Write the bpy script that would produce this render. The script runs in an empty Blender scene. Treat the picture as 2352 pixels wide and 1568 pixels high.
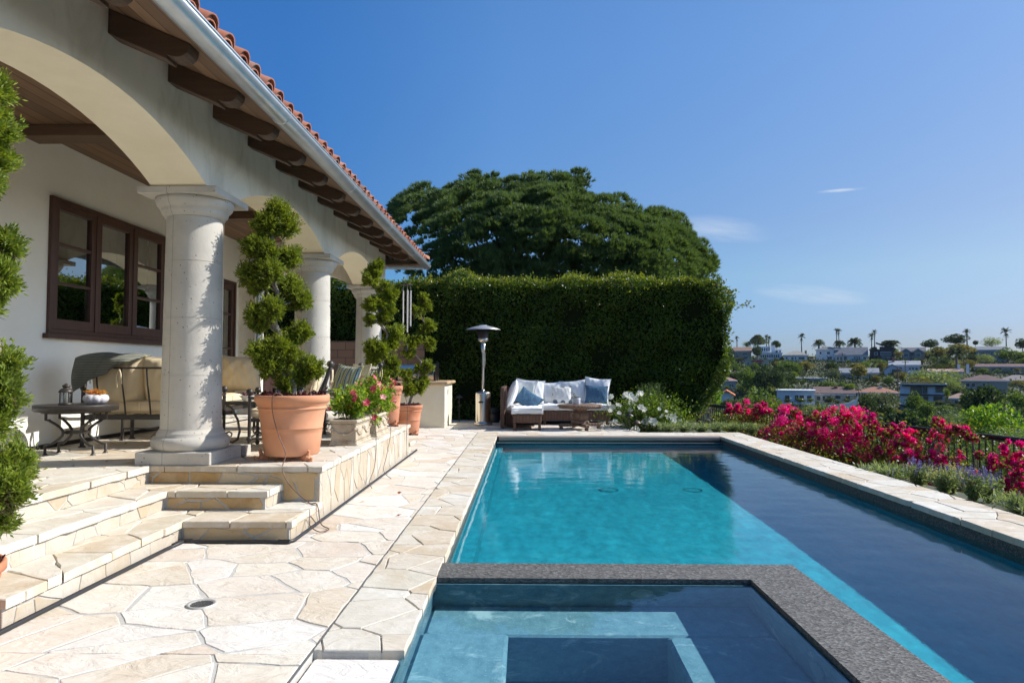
import bpy, bmesh, math, random
import numpy as np
from mathutils import Vector, Matrix, Euler

S = bpy.context.scene
COL = S.collection
PI = math.pi
R = math.radians
random.seed(7)
rng = np.random.default_rng(11)

# ------------------------------------------------------------------ camera
CAMH = 1.3
PITCH, YAW = R(2.34), R(1.13)
cam_d = bpy.data.cameras.new('camera')
cam_d.lens = 24; cam_d.sensor_width = 36; cam_d.clip_start = 0.05; cam_d.clip_end = 3000
cam = bpy.data.objects.new('camera', cam_d); COL.objects.link(cam)
cam.location = (0, 0, CAMH)
cam.rotation_euler = (R(90) + PITCH, 0, YAW)
S.camera = cam
CM = Euler(cam.rotation_euler).to_matrix()

def ray(px, py):
    """direction through a pixel of the 2352 x 1568 survey sheet"""
    return CM @ Vector(((px - 1176) / 1568.0, (784 - py) / 1568.0, -1.0))
def at(px, py, Y):
    """survey pixel to the point at distance Y ahead"""
    d = ray(px, py); t = Y / d.y
    return Vector((d.x * t, Y, CAMH + d.z * t))
def onz(px, py, z):
    d = ray(px, py); t = (z - CAMH) / d.z
    return Vector((d.x * t, d.y * t, z))

# ------------------------------------------------------------------ objects
def tag(o, label=None, cat=None, group=None, kind=None):
    if label: o['label'] = label
    if cat: o['category'] = cat
    if group: o['group'] = group
    if kind: o['kind'] = kind
    return o
def empty(name, loc=(0, 0, 0), label=None, cat=None, group=None, rz=0, parent=None):
    o = bpy.data.objects.new(name, None); COL.objects.link(o)
    o.location = loc; o.rotation_euler = (0, 0, rz); o.empty_display_size = 0.2
    if parent: o.parent = parent
    return tag(o, label, cat, group)
def link(name, me, m=None, parent=None, loc=(0, 0, 0), rz=0, smooth=False):
    if m is not None:
        for x in (m if isinstance(m, (list, tuple)) else [m]): me.materials.append(x)
    o = bpy.data.objects.new(name, me); COL.objects.link(o)
    o.location = loc; o.rotation_euler = (0, 0, rz)
    if parent: o.parent = parent
    if smooth:
        me.polygons.foreach_set('use_smooth', [True] * len(me.polygons))
    return o
def np_mesh(name, V, F):
    """V (n,3) array, F (m,k) array"""
    V = np.asarray(V, dtype=np.float32); F = np.asarray(F, dtype=np.int32)
    me = bpy.data.meshes.new(name)
    me.vertices.add(len(V)); me.vertices.foreach_set('co', V.ravel())
    m, k = F.shape
    me.loops.add(m * k); me.loops.foreach_set('vertex_index', F.ravel())
    me.polygons.add(m)
    me.polygons.foreach_set('loop_start', np.arange(0, m * k, k, dtype=np.int32))
    try: me.polygons.foreach_set('loop_total', np.full(m, k, dtype=np.int32))
    except Exception: pass
    me.update(calc_edges=True)
    return me
def copy_tree(o, parent=None):
    c = o.copy(); COL.objects.link(c); c.parent = parent
    for ch in [x for x in bpy.data.objects if x.parent == o]: copy_tree(ch, c)
    return c

class MB:
    """collects simple shapes into one mesh"""
    def __init__(s): s.v = []; s.f = []; s.sm = []; s.mi = []; s.m = 0
    def add(s, vs, fs, smooth=False):
        b = len(s.v); s.v += [tuple(v) for v in vs]
        for f in fs: s.f.append(tuple(b + i for i in f)); s.sm.append(smooth); s.mi.append(s.m)
    def box(s, lo, hi, rz=0, c=None):
        x0, y0, z0 = lo; x1, y1, z1 = hi
        vs = [Vector(p) for p in ((x0,y0,z0),(x1,y0,z0),(x1,y1,z0),(x0,y1,z0),(x0,y0,z1),(x1,y0,z1),(x1,y1,z1),(x0,y1,z1))]
        if rz:
            c = Vector(c) if c else Vector(((x0+x1)/2,(y0+y1)/2,0)); M = Matrix.Rotation(rz, 3, 'Z')
            vs = [M @ (v - c) + c for v in vs]
        s.add(vs, [(0,3,2,1),(4,5,6,7),(0,1,5,4),(1,2,6,5),(2,3,7,6),(3,0,4,7)])
    def bbox(s, lo, hi, b=.01):
        """box with chamfered vertical and top edges"""
        x0, y0, z0 = lo; x1, y1, z1 = hi
        def ring(i, z): return [(x0+i+b,y0+i,z),(x1-i-b,y0+i,z),(x1-i,y0+i+b,z),(x1-i,y1-i-b,z),(x1-i-b,y1-i,z),(x0+i+b,y1-i,z),(x0+i,y1-i-b,z),(x0+i,y0+i+b,z)]
        vs = ring(b, z0) + ring(0, z0+b) + ring(0, z1-b) + ring(b, z1)
        fs = [tuple(range(7,-1,-1)), tuple(range(24,32))]
        for k in range(3):
            for i in range(8):
                j = (i+1) % 8; fs.append((8*k+i, 8*k+j, 8*k+8+j, 8*k+8+i))
        s.add(vs, fs)
    def tube(s, pts, r, n=8, cap=True, smooth=True):
        pts = [Vector(p) for p in pts]
        rr = r if isinstance(r, (list, tuple)) else [r] * len(pts)
        vs = []; prev = None
        for i, p in enumerate(pts):
            d = (pts[min(i+1, len(pts)-1)] - pts[max(i-1, 0)])
            if d.length < 1e-9: d = Vector((0,0,1))
            d.normalize()
            if prev is None:
                a = Vector((0,0,1)) if abs(d.z) < .9 else Vector((1,0,0))
                u = d.cross(a).normalized()
            else:
                u = (prev - d * prev.dot(d))
                u = u.normalized() if u.length > 1e-6 else d.orthogonal().normalized()
            prev = u; w = d.cross(u)
            for k in range(n):
                t = 2*PI*k/n; vs.append(p + (u*math.cos(t) + w*math.sin(t)) * rr[i])
        fs = []
        for i in range(len(pts)-1):
            for k in range(n):
                j = (k+1) % n; fs.append((i*n+k, i*n+j, (i+1)*n+j, (i+1)*n+k))
        s.add(vs, fs, smooth)
        if cap:
            b = len(pts)-1
            s.add([vs[k] for k in range(n)], [tuple(range(n-1,-1,-1))])
            s.add([vs[b*n+k] for k in range(n)], [tuple(range(n))])
    def lathe(s, prof, c=(0,0,0), n=24, smooth=True, wob=None, cap=True):
        vs = []
        for r, z in prof:
            for k in range(n):
                t = 2*PI*k/n; q = r * (wob(t, z) if wob else 1)
                vs.append((c[0]+q*math.cos(t), c[1]+q*math.sin(t), c[2]+z))
        fs = []
        for i in range(len(prof)-1):
            for k in range(n):
                j = (k+1) % n; fs.append((i*n+k, i*n+j, (i+1)*n+j, (i+1)*n+k))
        s.add(vs, fs, smooth)
        if cap and prof[0][0] > .001: s.add(vs[:n], [tuple(range(n-1,-1,-1))])
        if cap and prof[-1][0] > .001: s.add(vs[-n:], [tuple(range(n))])
    def ball(s, c, r, n=10, sx=1, sy=1, sz=1):
        prof = [(max(1e-4, math.sin(PI*i/n))*1, -math.cos(PI*i/n)) for i in range(n+1)]
        vs = []; m = 2*n
        for pr, pz in prof:
            for k in range(m):
                t = 2*PI*k/m; vs.append((c[0]+r*sx*pr*math.cos(t), c[1]+r*sy*pr*math.sin(t), c[2]+r*sz*pz))
        fs = [(i*m+k, i*m+(k+1)%m, (i+1)*m+(k+1)%m, (i+1)*m+k) for i in range(n) for k in range(m)]
        s.add(vs, fs, True)
    def prism(s, poly, a, b, axis='y'):
        """poly of (u,v) extruded along an axis from a to b: axis y: (x,z); axis x: (y,z); axis z: (x,y)"""
        def P(u, v, t): return {'y': (u, t, v), 'x': (t, u, v), 'z': (u, v, t)}[axis]
        n = len(poly)
        vs = [P(u, v, a) for u, v in poly] + [P(u, v, b) for u, v in poly]
        fs = [tuple(range(n)), tuple(range(2*n-1, n-1, -1))] + [(i, (i+1)%n+0, (i+1)%n+n, i+n) for i in range(n)]
        s.add(vs, fs)
    def build(s, name, m, parent=None, loc=(0,0,0), rz=0, bevel=0, fix=True):
        me = bpy.data.meshes.new(name); me.from_pydata(s.v, [], s.f)
        me.polygons.foreach_set('use_smooth', s.sm)
        me.polygons.foreach_set('material_index', s.mi)
        me.update()
        if fix:
            bm = bmesh.new(); bm.from_mesh(me)
            bmesh.ops.recalc_face_normals(bm, faces=bm.faces); bm.to_mesh(me); bm.free()
        o = link(name, me, m, parent, loc, rz)
        if bevel:
            b = o.modifiers.new('bevel', 'BEVEL'); b.width = bevel; b.segments = 2; b.limit_method = 'ANGLE'
        return o

# ------------------------------------------------------------------ materials
class NT:
    def __init__(s, name):
        s.m = bpy.data.materials.new(name); s.m.use_nodes = True
        s.n = s.m.node_tree.nodes; s.l = s.m.node_tree.links
        s.b = s.n['Principled BSDF']; s.out = s.n['Material Output']
    def new(s, t, **kw):
        x = s.n.new(t)
        for k, v in kw.items():
            if k.startswith('i_'):
                x.inputs[k[2:].replace('_', ' ')].default_value = v
            else: setattr(x, k, v)
        return x
    def link(s, a, b): s.l.new(a, b)
    def ramp(s, fac, stops, interp='LINEAR'):
        r = s.new('ShaderNodeValToRGB'); e = r.color_ramp; e.interpolation = interp
        while len(e.elements) < len(stops): e.elements.new(.5)
        for q, (p, c) in zip(e.elements, stops): q.position = p; q.color = (*c, 1) if len(c) == 3 else c
        s.link(fac, r.inputs[0]); return r.outputs[0]
    def mix(s, fac, a, b, mode='MIX'):
        x = s.new('ShaderNodeMix', data_type='RGBA', blend_type=mode)
        for i, v in ((0, fac), (6, a), (7, b)):
            if isinstance(v, (int, float)): x.inputs[i].default_value = v
            elif isinstance(v, tuple): x.inputs[i].default_value = (*v[:3], 1)
            else: s.link(v, x.inputs[i])
        return x.outputs[2]
    def math(s, op, a, b=0.0, clamp=False):
        x = s.new('ShaderNodeMath', operation=op, use_clamp=clamp)
        for i, v in ((0, a), (1, b)):
            if isinstance(v, (int, float)): x.inputs[i].default_value = v
            else: s.link(v, x.inputs[i])
        return x.outputs[0]
    def coord(s, kind='Object'):
        return s.new('ShaderNodeTexCoord').outputs[kind]
    def wpos(s):
        return s.new('ShaderNodeNewGeometry').outputs['Position']
    def noise(s, vec, scale, detail=4, rough=.55, dist=0):
        x = s.new('ShaderNodeTexNoise'); x.inputs['Scale'].default_value = scale; x.inputs['Detail'].default_value = detail
        x.inputs['Roughness'].default_value = rough; x.inputs['Distortion'].default_value = dist
        if vec is not None: s.link(vec, x.inputs['Vector'])
        return x.outputs['Fac']
    def mapping(s, vec, scale=(1,1,1), rot=(0,0,0), loc=(0,0,0)):
        x = s.new('ShaderNodeMapping'); x.inputs['Scale'].default_value = scale; x.inputs['Rotation'].default_value = rot; x.inputs['Location'].default_value = loc
        s.link(vec, x.inputs['Vector']); return x.outputs[0]
    def bump(s, h, strength=.3, dist=.01, prev=None):
        x = s.new('ShaderNodeBump'); x.inputs['Strength'].default_value = strength; x.inputs['Distance'].default_value = dist
        s.link(h, x.inputs['Height'])
        if prev is not None: s.link(prev, x.inputs['Normal'])
        return x.outputs[0]
    def island(s): return s.new('ShaderNodeNewGeometry').outputs['Random Per Island']

def pm(name, col, rough=.6, metal=0., spec=.5, vary=None, bump=None, col2=None, cscale=4, emis=None):
    """principled paint: optional second colour mixed in by noise, optional fine bump (scale, strength, dist)"""
    t = NT(name); b = t.b
    b.inputs['Roughness'].default_value = rough; b.inputs['Metallic'].default_value = metal
    b.inputs['Specular IOR Level'].default_value = spec
    b.inputs['Base Color'].default_value = (*col, 1)
    co = t.coord()
    if col2 or vary:
        c2 = col2 or tuple(max(0, c*(1-(vary or .2))) for c in col)
        f = t.noise(co, cscale, 6, .6)
        c = t.ramp(f, [(.32, col), (.68, c2)])
        t.link(c, b.inputs['Base Color'])
    if bump:
        t.link(t.bump(t.noise(co, bump[0], 5, .6), bump[1], bump[2]), b.inputs['Normal'])
    return t.m

def leaf_mat(name, cols, trans=.35, rough=.55, noise_scale=1.2, tt=(1.5, 1.45, .6)):
    """leaf colours picked per leaf with broad clumps; light passes through the leaf"""
    t = NT(name); n = t.n
    isl = t.island()
    k = len(cols)
    c = t.ramp(isl, [(i/(max(1, k-1)), cols[i]) for i in range(k)])
    nz = t.noise(t.wpos(), noise_scale, 3, .5)
    c = t.mix(t.math('MULTIPLY_ADD', nz, 2.2), c, c) if False else c
    sh = t.ramp(nz, [(.3, (.72,.75,.7)), (.7, (1.15,1.12,1.0))])
    c = t.mix(1.0, c, sh, 'MULTIPLY')
    t.link(c, t.b.inputs['Base Color'])
    t.b.inputs['Roughness'].default_value = rough
    t.b.inputs['Specular IOR Level'].default_value = .35
    tr = t.new('ShaderNodeBsdfTranslucent')
    c2 = t.mix(1.0, c, tt, 'MULTIPLY')
    t.link(c2, tr.inputs['Color'])
    mx = t.new('ShaderNodeMixShader'); mx.inputs[0].default_value = trans
    t.link(t.b.outputs[0], mx.inputs[1]); t.link(tr.outputs[0], mx.inputs[2]); t.link(mx.outputs[0], t.out.inputs['Surface'])
    return t.m

def stone_mat(name, cols, stain=(.55,.36,.17), stain_amt=.5, mott=3.0, bump=.5, rough=.75, white=(.78,.74,.67)):
    """split flagstone: a tint per stone, ochre staining, fine cleft surface"""
    t = NT(name); co = t.wpos()
    isl = t.island(); k = len(cols)
    c = t.ramp(isl, [(i/(k-1), cols[i]) for i in range(k)])
    off = t.new('ShaderNodeVectorMath', operation='ADD'); t.link(co, off.inputs[0])
    cmb = t.new('ShaderNodeCombineXYZ'); t.link(t.math('MULTIPLY', isl, 37.0), cmb.inputs[0]); t.link(t.math('MULTIPLY', isl, 91.0), cmb.inputs[1]); t.link(t.math('MULTIPLY', isl, 17.0), cmb.inputs[2])
    t.link(cmb.outputs[0], off.inputs[1]); v = off.outputs[0]
    n1 = t.noise(v, mott, 6, .62, .6)
    c = t.mix(t.math('MULTIPLY', t.ramp(n1, [(.5, (0,0,0)), (.78, (1,1,1))]), stain_amt), c, stain)
    n2 = t.noise(v, mott*2.3, 5, .6)
    c = t.mix(t.math('MULTIPLY', t.ramp(n2, [(.45, (0,0,0)), (.75, (1,1,1))]), .55), c, white)
    n4 = t.noise(v, .9, 4, .6)
    c = t.mix(t.ramp(n4, [(.42, (0,0,0)), (.72, (.28,.28,.28))]), c, (stain[0]*1.15, stain[1]*1.25, stain[2]*1.5))
    n3 = t.noise(v, 60, 3, .6)
    vn = t.noise(t.mapping(v, (1,3.2,1)), 7, 7, .7, 1.5)
    c = t.mix(t.ramp(vn, [(.60, (0,0,0)), (.70, (.55,.55,.55)), (.8, (.2,.2,.2))]), c, (stain[0]*.8, stain[1]*.75, stain[2]*.8))
    c = t.mix(t.ramp(n3, [(.62, (0,0,0)), (.8, (.35,.35,.35))]), c, (.33,.27,.2))
    t.link(c, t.b.inputs['Base Color']); t.b.inputs['Roughness'].default_value = rough
    t.b.inputs['Specular IOR Level'].default_value = .3
    cl = t.noise(t.mapping(v, (1,1.6,1)), 5, 8, .6, 1.2)
    b1 = t.bump(cl, bump, .02)
    t.link(t.bump(n3, .25, .003, b1), t.b.inputs['Normal'])
    return t.m
# ------------------------------------------------------------------ light
SUN = Vector((1, .22, .814)).normalized()
EL = math.asin(SUN.z); AZ = math.atan2(SUN.x, SUN.y)
w = bpy.data.worlds.new("World"); S.world = w; w.use_nodes = True
nt = w.node_tree; bg = nt.nodes['Background']
sky = nt.nodes.new('ShaderNodeTexSky'); sky.sky_type = 'NISHITA'; sky.sun_disc = False
sky.sun_elevation = EL; sky.sun_rotation = AZ
sky.altitude = 0; sky.air_density = 1.0; sky.dust_density = 0.25; sky.ozone_density = 4.0
wtc = nt.nodes.new('ShaderNodeTexCoord'); wsp = nt.nodes.new('ShaderNodeSeparateXYZ'); nt.links.new(wtc.outputs['Generated'], wsp.inputs[0])
wrp = nt.nodes.new('ShaderNodeValToRGB'); nt.links.new(wsp.outputs[2], wrp.inputs[0])
we = wrp.color_ramp.elements                       # clearer, deeper air than the model gives near the horizon
def fill(el, st, k=1.0):
    for p_, c_ in st:
        if p_ in (0, 1): q_ = el[int(p_) if p_ == 0 else len(el)-1]
        else: q_ = el.new(p_)
        q_.color = (c_[0]*k, c_[1]*k, c_[2]*k, 1)
fill(we, ((0, (.19,.24,.42)), (.055, (.25,.314,.53)), (.13, (.36,.414,.53)), (.20, (.39,.43,.56)), (.26, (.41,.47,.61)), (.42, (.45,.56,.74)), (1, (.5,.7,.9))), 1.3)
wma = nt.nodes.new('ShaderNodeMath'); wma.operation = 'MULTIPLY_ADD'; wma.inputs[1].default_value = .5; wma.inputs[2].default_value = .5
nt.links.new(wsp.outputs[0], wma.inputs[0])
wr2 = nt.nodes.new('ShaderNodeValToRGB'); nt.links.new(wma.outputs[0], wr2.inputs[0])
fill(wr2.color_ramp.elements, ((0, (.30,.70,.90)), (.35, (.46,.84,.96)), (.485, (.92,1.1,1.04)), (.80, (1.36,1.12,.88)), (.88, (2.5,2.0,1.5)), (1, (4.0,3.1,2.2))), 1/1.5)  # unseen sky on the sun side brightened to fill the shaded walls
wmx = nt.nodes.new('ShaderNodeMix'); wmx.data_type = 'RGBA'; wmx.blend_type = 'MULTIPLY'; wmx.inputs[0].default_value = 1
nt.links.new(sky.outputs[0], wmx.inputs[6]); nt.links.new(wrp.outputs[0], wmx.inputs[7])
wmy = nt.nodes.new('ShaderNodeMix'); wmy.data_type = 'RGBA'; wmy.blend_type = 'MULTIPLY'; wmy.inputs[0].default_value = 1
nt.links.new(wmx.outputs[2], wmy.inputs[6]); nt.links.new(wr2.outputs[0], wmy.inputs[7]); wmx = wmy
def wm_(op, a, b=0.0, cl=False):
    x = nt.nodes.new('ShaderNodeMath'); x.operation = op; x.use_clamp = cl
    for i_, v_ in ((0, a), (1, b)):
        if isinstance(v_, (int, float)): x.inputs[i_].default_value = v_
        else: nt.links.new(v_, x.inputs[i_])
    return x.outputs[0]
# thin high cirrus, a few torn wisps low in the sky on the right
cu = wm_('DIVIDE', wsp.outputs[0], wm_('MAXIMUM', wsp.outputs[1], .05)); cv = wm_('DIVIDE', wsp.outputs[2], wm_('MAXIMUM', wsp.outputs[1], .05))
cvec = nt.nodes.new('ShaderNodeCombineXYZ'); nt.links.new(wm_('MULTIPLY', cu, 9.0), cvec.inputs[0]); nt.links.new(wm_('MULTIPLY', wm_('ADD', cv, wm_('MULTIPLY', cu, .12)), 60.0), cvec.inputs[1])
cn = nt.nodes.new('ShaderNodeTexNoise'); cn.inputs['Scale'].default_value = 1.0; cn.inputs['Detail'].default_value = 6; cn.inputs['Roughness'].default_value = .65; nt.links.new(cvec.outputs[0], cn.inputs['Vector'])
tot = None
for u0, v0, a_, b_, k_ in ((.285, .205, .085, .022, .45), (.42, .108, .09, .016, .55), (.463, .262, .038, .0028, 1.4)):
    g1 = wm_('POWER', wm_('DIVIDE', wm_('SUBTRACT', cu, u0), a_), 2.0); vv = wm_('SUBTRACT', wm_('SUBTRACT', cv, v0), wm_('MULTIPLY', wm_('SUBTRACT', cu, u0), .08 if k_ > 1 else -.08)); g2_ = wm_('POWER', wm_('DIVIDE', vv, b_), 2.0)
    m_ = wm_('MULTIPLY', wm_('SUBTRACT', 1.0, wm_('ADD', g1, g2_), True), k_); tot = m_ if tot is None else wm_('ADD', tot, m_)
cf = wm_('MULTIPLY', tot, wm_('MULTIPLY', wm_('SUBTRACT', cn.outputs['Fac'], .33, True), 2.2), True)
wcl = nt.nodes.new('ShaderNodeMix'); wcl.data_type = 'RGBA'; nt.links.new(cf, wcl.inputs[0]); nt.links.new(wmx.outputs[2], wcl.inputs[6]); wcl.inputs[7].default_value = (3.3, 3.5, 3.7, 1)
nt.links.new(wcl.outputs[2], bg.inputs[0]); bg.inputs[1].default_value = .15
ld = bpy.data.lights.new('sun', 'SUN'); ld.energy = 3.9; ld.angle = R(.5); ld.color = (1, .96, .90)
sun = bpy.data.objects.new('sun', ld); COL.objects.link(sun)
sun.rotation_euler = SUN.to_track_quat('Z', 'Y').to_euler()
ld.cycles.is_caustics_light = True
S.view_settings.view_transform = 'Standard'; S.view_settings.look = 'None'; S.view_settings.gamma = 1
S.view_settings.exposure = .75
S.render.engine = 'CYCLES'
cy = S.cycles
cy.caustics_refractive = True; cy.caustics_reflective = False; cy.max_bounces = 10; cy.transparent_max_bounces = 16
cy.transmission_bounces = 8; cy.glossy_bounces = 4; cy.diffuse_bounces = 6; cy.sample_clamp_indirect = 8
cy.use_light_tree = False

# ------------------------------------------------------------------ materials
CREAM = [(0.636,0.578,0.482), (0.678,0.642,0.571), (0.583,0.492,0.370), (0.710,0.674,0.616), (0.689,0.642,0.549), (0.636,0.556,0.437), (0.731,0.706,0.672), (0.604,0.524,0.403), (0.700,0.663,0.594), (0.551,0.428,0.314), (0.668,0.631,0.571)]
M = {}
M['flag'] = stone_mat('limestone flags', CREAM, stain=(.52,.36,.21), stain_amt=.5, mott=1.6, bump=.9)
M['flag_edge'] = stone_mat('limestone edging', [(0.518,0.453,0.340), (0.570,0.530,0.437), (0.518,0.419,0.292), (0.605,0.573,0.494), (0.579,0.539,0.454)], stain=(.50,.35,.20), stain_amt=.5, mott=2.5, bump=.6)
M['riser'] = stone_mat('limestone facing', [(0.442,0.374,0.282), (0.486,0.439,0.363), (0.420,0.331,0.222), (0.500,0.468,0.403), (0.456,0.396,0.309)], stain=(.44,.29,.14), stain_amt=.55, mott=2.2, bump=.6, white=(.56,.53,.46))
M['riser_ochre'] = stone_mat('ochre stained facing', [(.56,.38,.18), (.62,.47,.28), (.52,.33,.13), (.66,.55,.38)], stain=(.38,.19,.05), stain_amt=.85, mott=2.6, bump=.6, white=(.62,.53,.38))
M['mortar'] = pm('grey mortar', (.42,.405,.37), .9, col2=(.52,.50,.46), cscale=30, bump=(120,.4,.004))
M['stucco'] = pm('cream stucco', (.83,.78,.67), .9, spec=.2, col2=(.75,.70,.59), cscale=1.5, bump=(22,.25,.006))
def pool_dapple(m, col, amt, sc=(1.6, 1.6, .35)):
    # rippling pool light on the walls, put into the render colour as mottling
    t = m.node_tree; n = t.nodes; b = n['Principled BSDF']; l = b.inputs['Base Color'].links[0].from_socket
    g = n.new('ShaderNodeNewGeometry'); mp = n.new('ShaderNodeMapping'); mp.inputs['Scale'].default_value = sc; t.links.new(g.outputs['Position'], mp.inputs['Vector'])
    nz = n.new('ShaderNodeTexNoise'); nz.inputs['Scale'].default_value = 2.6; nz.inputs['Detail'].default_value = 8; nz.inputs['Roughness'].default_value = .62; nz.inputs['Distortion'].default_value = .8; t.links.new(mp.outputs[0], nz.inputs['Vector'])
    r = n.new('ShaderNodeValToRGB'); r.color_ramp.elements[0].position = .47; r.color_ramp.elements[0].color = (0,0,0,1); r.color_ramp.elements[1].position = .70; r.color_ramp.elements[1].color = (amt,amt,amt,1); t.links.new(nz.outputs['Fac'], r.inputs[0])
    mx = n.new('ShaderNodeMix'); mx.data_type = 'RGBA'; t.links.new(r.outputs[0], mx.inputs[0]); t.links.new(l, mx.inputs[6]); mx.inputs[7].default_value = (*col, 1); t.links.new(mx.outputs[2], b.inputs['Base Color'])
pool_dapple(M['stucco'], (.56,.50,.40), .60, (1.3, 1.3, .55))
M['stucco_warm'] = pm('warm cream stucco', (.84,.76,.58), .9, spec=.2, col2=(.76,.67,.49), cscale=2, bump=(20,.2,.006))
M['stucco_in'] = pm('pale porch stucco', (.88,.87,.79), .9, spec=.2, col2=(.82,.80,.71), cscale=1.5, bump=(22,.3,.006))

def wood(name, c1, c2, axis='y', plank=None, rough=.6):
    t = NT(name); co = t.wpos()
    sc = {'y': (14, .7, 14), 'x': (.7, 14, 14), 'z': (14, 14, .7)}[axis]
    g = t.noise(t.mapping(co, sc), 2.2, 6, .65, .5)
    c = t.ramp(g, [(.25, c1), (.75, c2)])
    if plank:
        sep = t.new('ShaderNodeSeparateXYZ'); t.link(co, sep.inputs[0])
        u = t.math('DIVIDE', sep.outputs[0 if axis == 'y' else 1], plank)
        fr = t.math('FRACT', u); gp = t.math('LESS_THAN', fr, .07)
        fl = t.math('FLOOR', u); wn = t.new('ShaderNodeTexWhiteNoise', noise_dimensions='1D'); t.link(fl, wn.inputs['W'])
        c = t.mix(1.0, c, t.ramp(wn.outputs['Value'], [(0, (.75,.72,.7)), (1, (1.25,1.2,1.15))]), 'MULTIPLY')
        c = t.mix(gp, c, (c1[0]*.25, c1[1]*.25, c1[2]*.25))
    t.link(c, t.b.inputs['Base Color']); t.b.inputs['Roughness'].default_value = rough
    t.link(t.bump(g, .3, .004), t.b.inputs['Normal'])
    return t.m
M['corbel'] = wood('dark stained corbel wood', (.055,.030,.017), (.105,.06,.036), 'x')
M['plank'] = wood('ceiling boards', (.13,.075,.042), (.21,.13,.075), 'y', .14)
M['beam'] = wood('ceiling beam wood', (.09,.05,.03), (.14,.085,.05), 'x')
M['frame'] = wood('window frame wood', (.055,.024,.015), (.09,.042,.028), 'z', rough=.45)
M['soil'] = pm('soil', (.07,.05,.035), .95, col2=(.13,.10,.07), cscale=9, bump=(30,.8,.03))
M['black_pipe'] = pm('black tubing', (.02,.02,.022), .45)
M['iron'] = pm('wrought iron', (.025,.022,.020), .45, spec=.5, col2=(.045,.035,.028), cscale=30, bump=(60,.2,.002))
M['steel'] = pm('galvanised steel', (.50,.54,.58), .38, metal=.75, col2=(.40,.44,.48), cscale=5, bump=(8,.15,.004))
M['inox'] = pm('brushed stainless', (.60,.56,.50), .28, metal=1., bump=(30,.1,.002))

# ------------------------------------------------------------------ flagstones
def clip(poly, nx, ny, d):
    """keep the side where nx*x+ny*y <= d"""
    out = []; n = len(poly)
    for i in range(n):
        a, b = poly[i], poly[(i+1) % n]
        da, db = nx*a[0]+ny*a[1]-d, nx*b[0]+ny*b[1]-d
        if da <= 0: out.append(a)
        if (da < 0 < db) or (db < 0 < da):
            t = da/(da-db); out.append((a[0]+(b[0]-a[0])*t, a[1]+(b[1]-a[1])*t))
    return out
def area(p): return .5*sum(p[i][0]*p[(i+1)%len(p)][1]-p[(i+1)%len(p)][0]*p[i][1] for i in range(len(p)))

def cells(poly, cell, gap, an=1.0, rs=None, rot=0.0, holes=()):
    """irregular crazy-paving polygons filling a convex region; an stretches them along y"""
    rs = rs or random.Random(3)
    xs = [p[0] for p in poly]; ys = [p[1] for p in poly]
    cx, cy_ = cell/math.sqrt(an), cell*math.sqrt(an)
    seeds = []
    x = min(xs)-cx; row = 0
    while x < max(xs)+cx:
        y = min(ys)-cy_ + (row % 2)*cy_*.5
        while y < max(ys)+cy_:
            seeds.append((x+rs.uniform(-.47,.47)*cx, y+rs.uniform(-.47,.47)*cy_, rs.uniform(-.16,.16)*cell*cell))
            y += cy_
        x += cx; row += 1
    out = []
    k2 = an
    for i, (sx, sy, sw) in enumerate(seeds):
        p = list(poly); near = []
        for j, (tx, ty, tw) in enumerate(seeds):
            if j == i: continue
            dx, dy = (tx-sx), (ty-sy)
            q = dx*dx*k2 + dy*dy/k2
            if q < (3.0*cell)**2: near.append((q, dx, dy, tx, ty, tw))
        near.sort()
        for q, dx, dy, tx, ty, tw in near[:18]:
            # weighted bisector in the stretched metric
            nx, ny = dx*k2, dy/k2
            L = math.hypot(nx, ny)
            d = nx*(sx+tx)/2 + ny*(sy+ty)/2 + (sw-tw)/2
            g = gap*(.6+.8*abs(math.sin(i*3.1+tx*7+sx*7)))
            p = clip(p, nx/L, ny/L, d/L-g/2)
            if len(p) < 3: break
        if len(p) >= 3 and area(p) > .004*cell: out.append(p)
    return out

def flags(mb, poly, cell, fn, gap=.014, thick=.03, an=1.0, seed=1, jit=.008, bev=.0035, hz=.0018, base=True):
    """stones as solid slabs: fn(u, v, w) maps plane and height to the world"""
    rs = random.Random(seed)
    for p in cells(poly, cell, gap, an, rs):
        # rough outline
        q = []
        n = len(p)
        for i in range(n):
            a, b = p[i], p[(i+1) % n]; L = math.hypot(b[0]-a[0], b[1]-a[1])
            if L < .012: continue
            k = max(1, int(L/.09))
            for j in range(k):
                t = j/k + (rs.uniform(-.25,.25)/k if j else 0)
                jx = jit*(1 if j else .6)
                q.append((a[0]+(b[0]-a[0])*t+rs.uniform(-jx, jx), a[1]+(b[1]-a[1])*t+rs.uniform(-jx, jx)))
        if len(q) < 3: continue
        cx = sum(x for x, y in q)/len(q); cy2 = sum(y for x, y in q)/len(q)
        h = rs.uniform(-hz, hz)
        def inn(pt, b):
            dx, dy = cx-pt[0], cy2-pt[1]; L = math.hypot(dx, dy) or 1; b = min(b, L*.5)
            return (pt[0]+dx/L*b, pt[1]+dy/L*b)
        m = len(q)
        vs = [fn(x, y, -thick) for x, y in q] + [fn(x, y, h-bev) for x, y in q] + [fn(*inn(pt, bev*1.3), h) for pt in q]
        fs = [tuple(range(2*m, 3*m))]
        for i in range(m):
            j = (i+1) % m; fs += [(i, j, m+j, m+i), (m+i, m+j, 2*m+j, 2*m+i)]
        mb.add(vs, fs)
def rect(x0, y0, x1, y1): return [(x0,y0),(x1,y0),(x1,y1),(x0,y1)]
def flat(z): return lambda u, v, w: (u, v, z+w)

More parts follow.
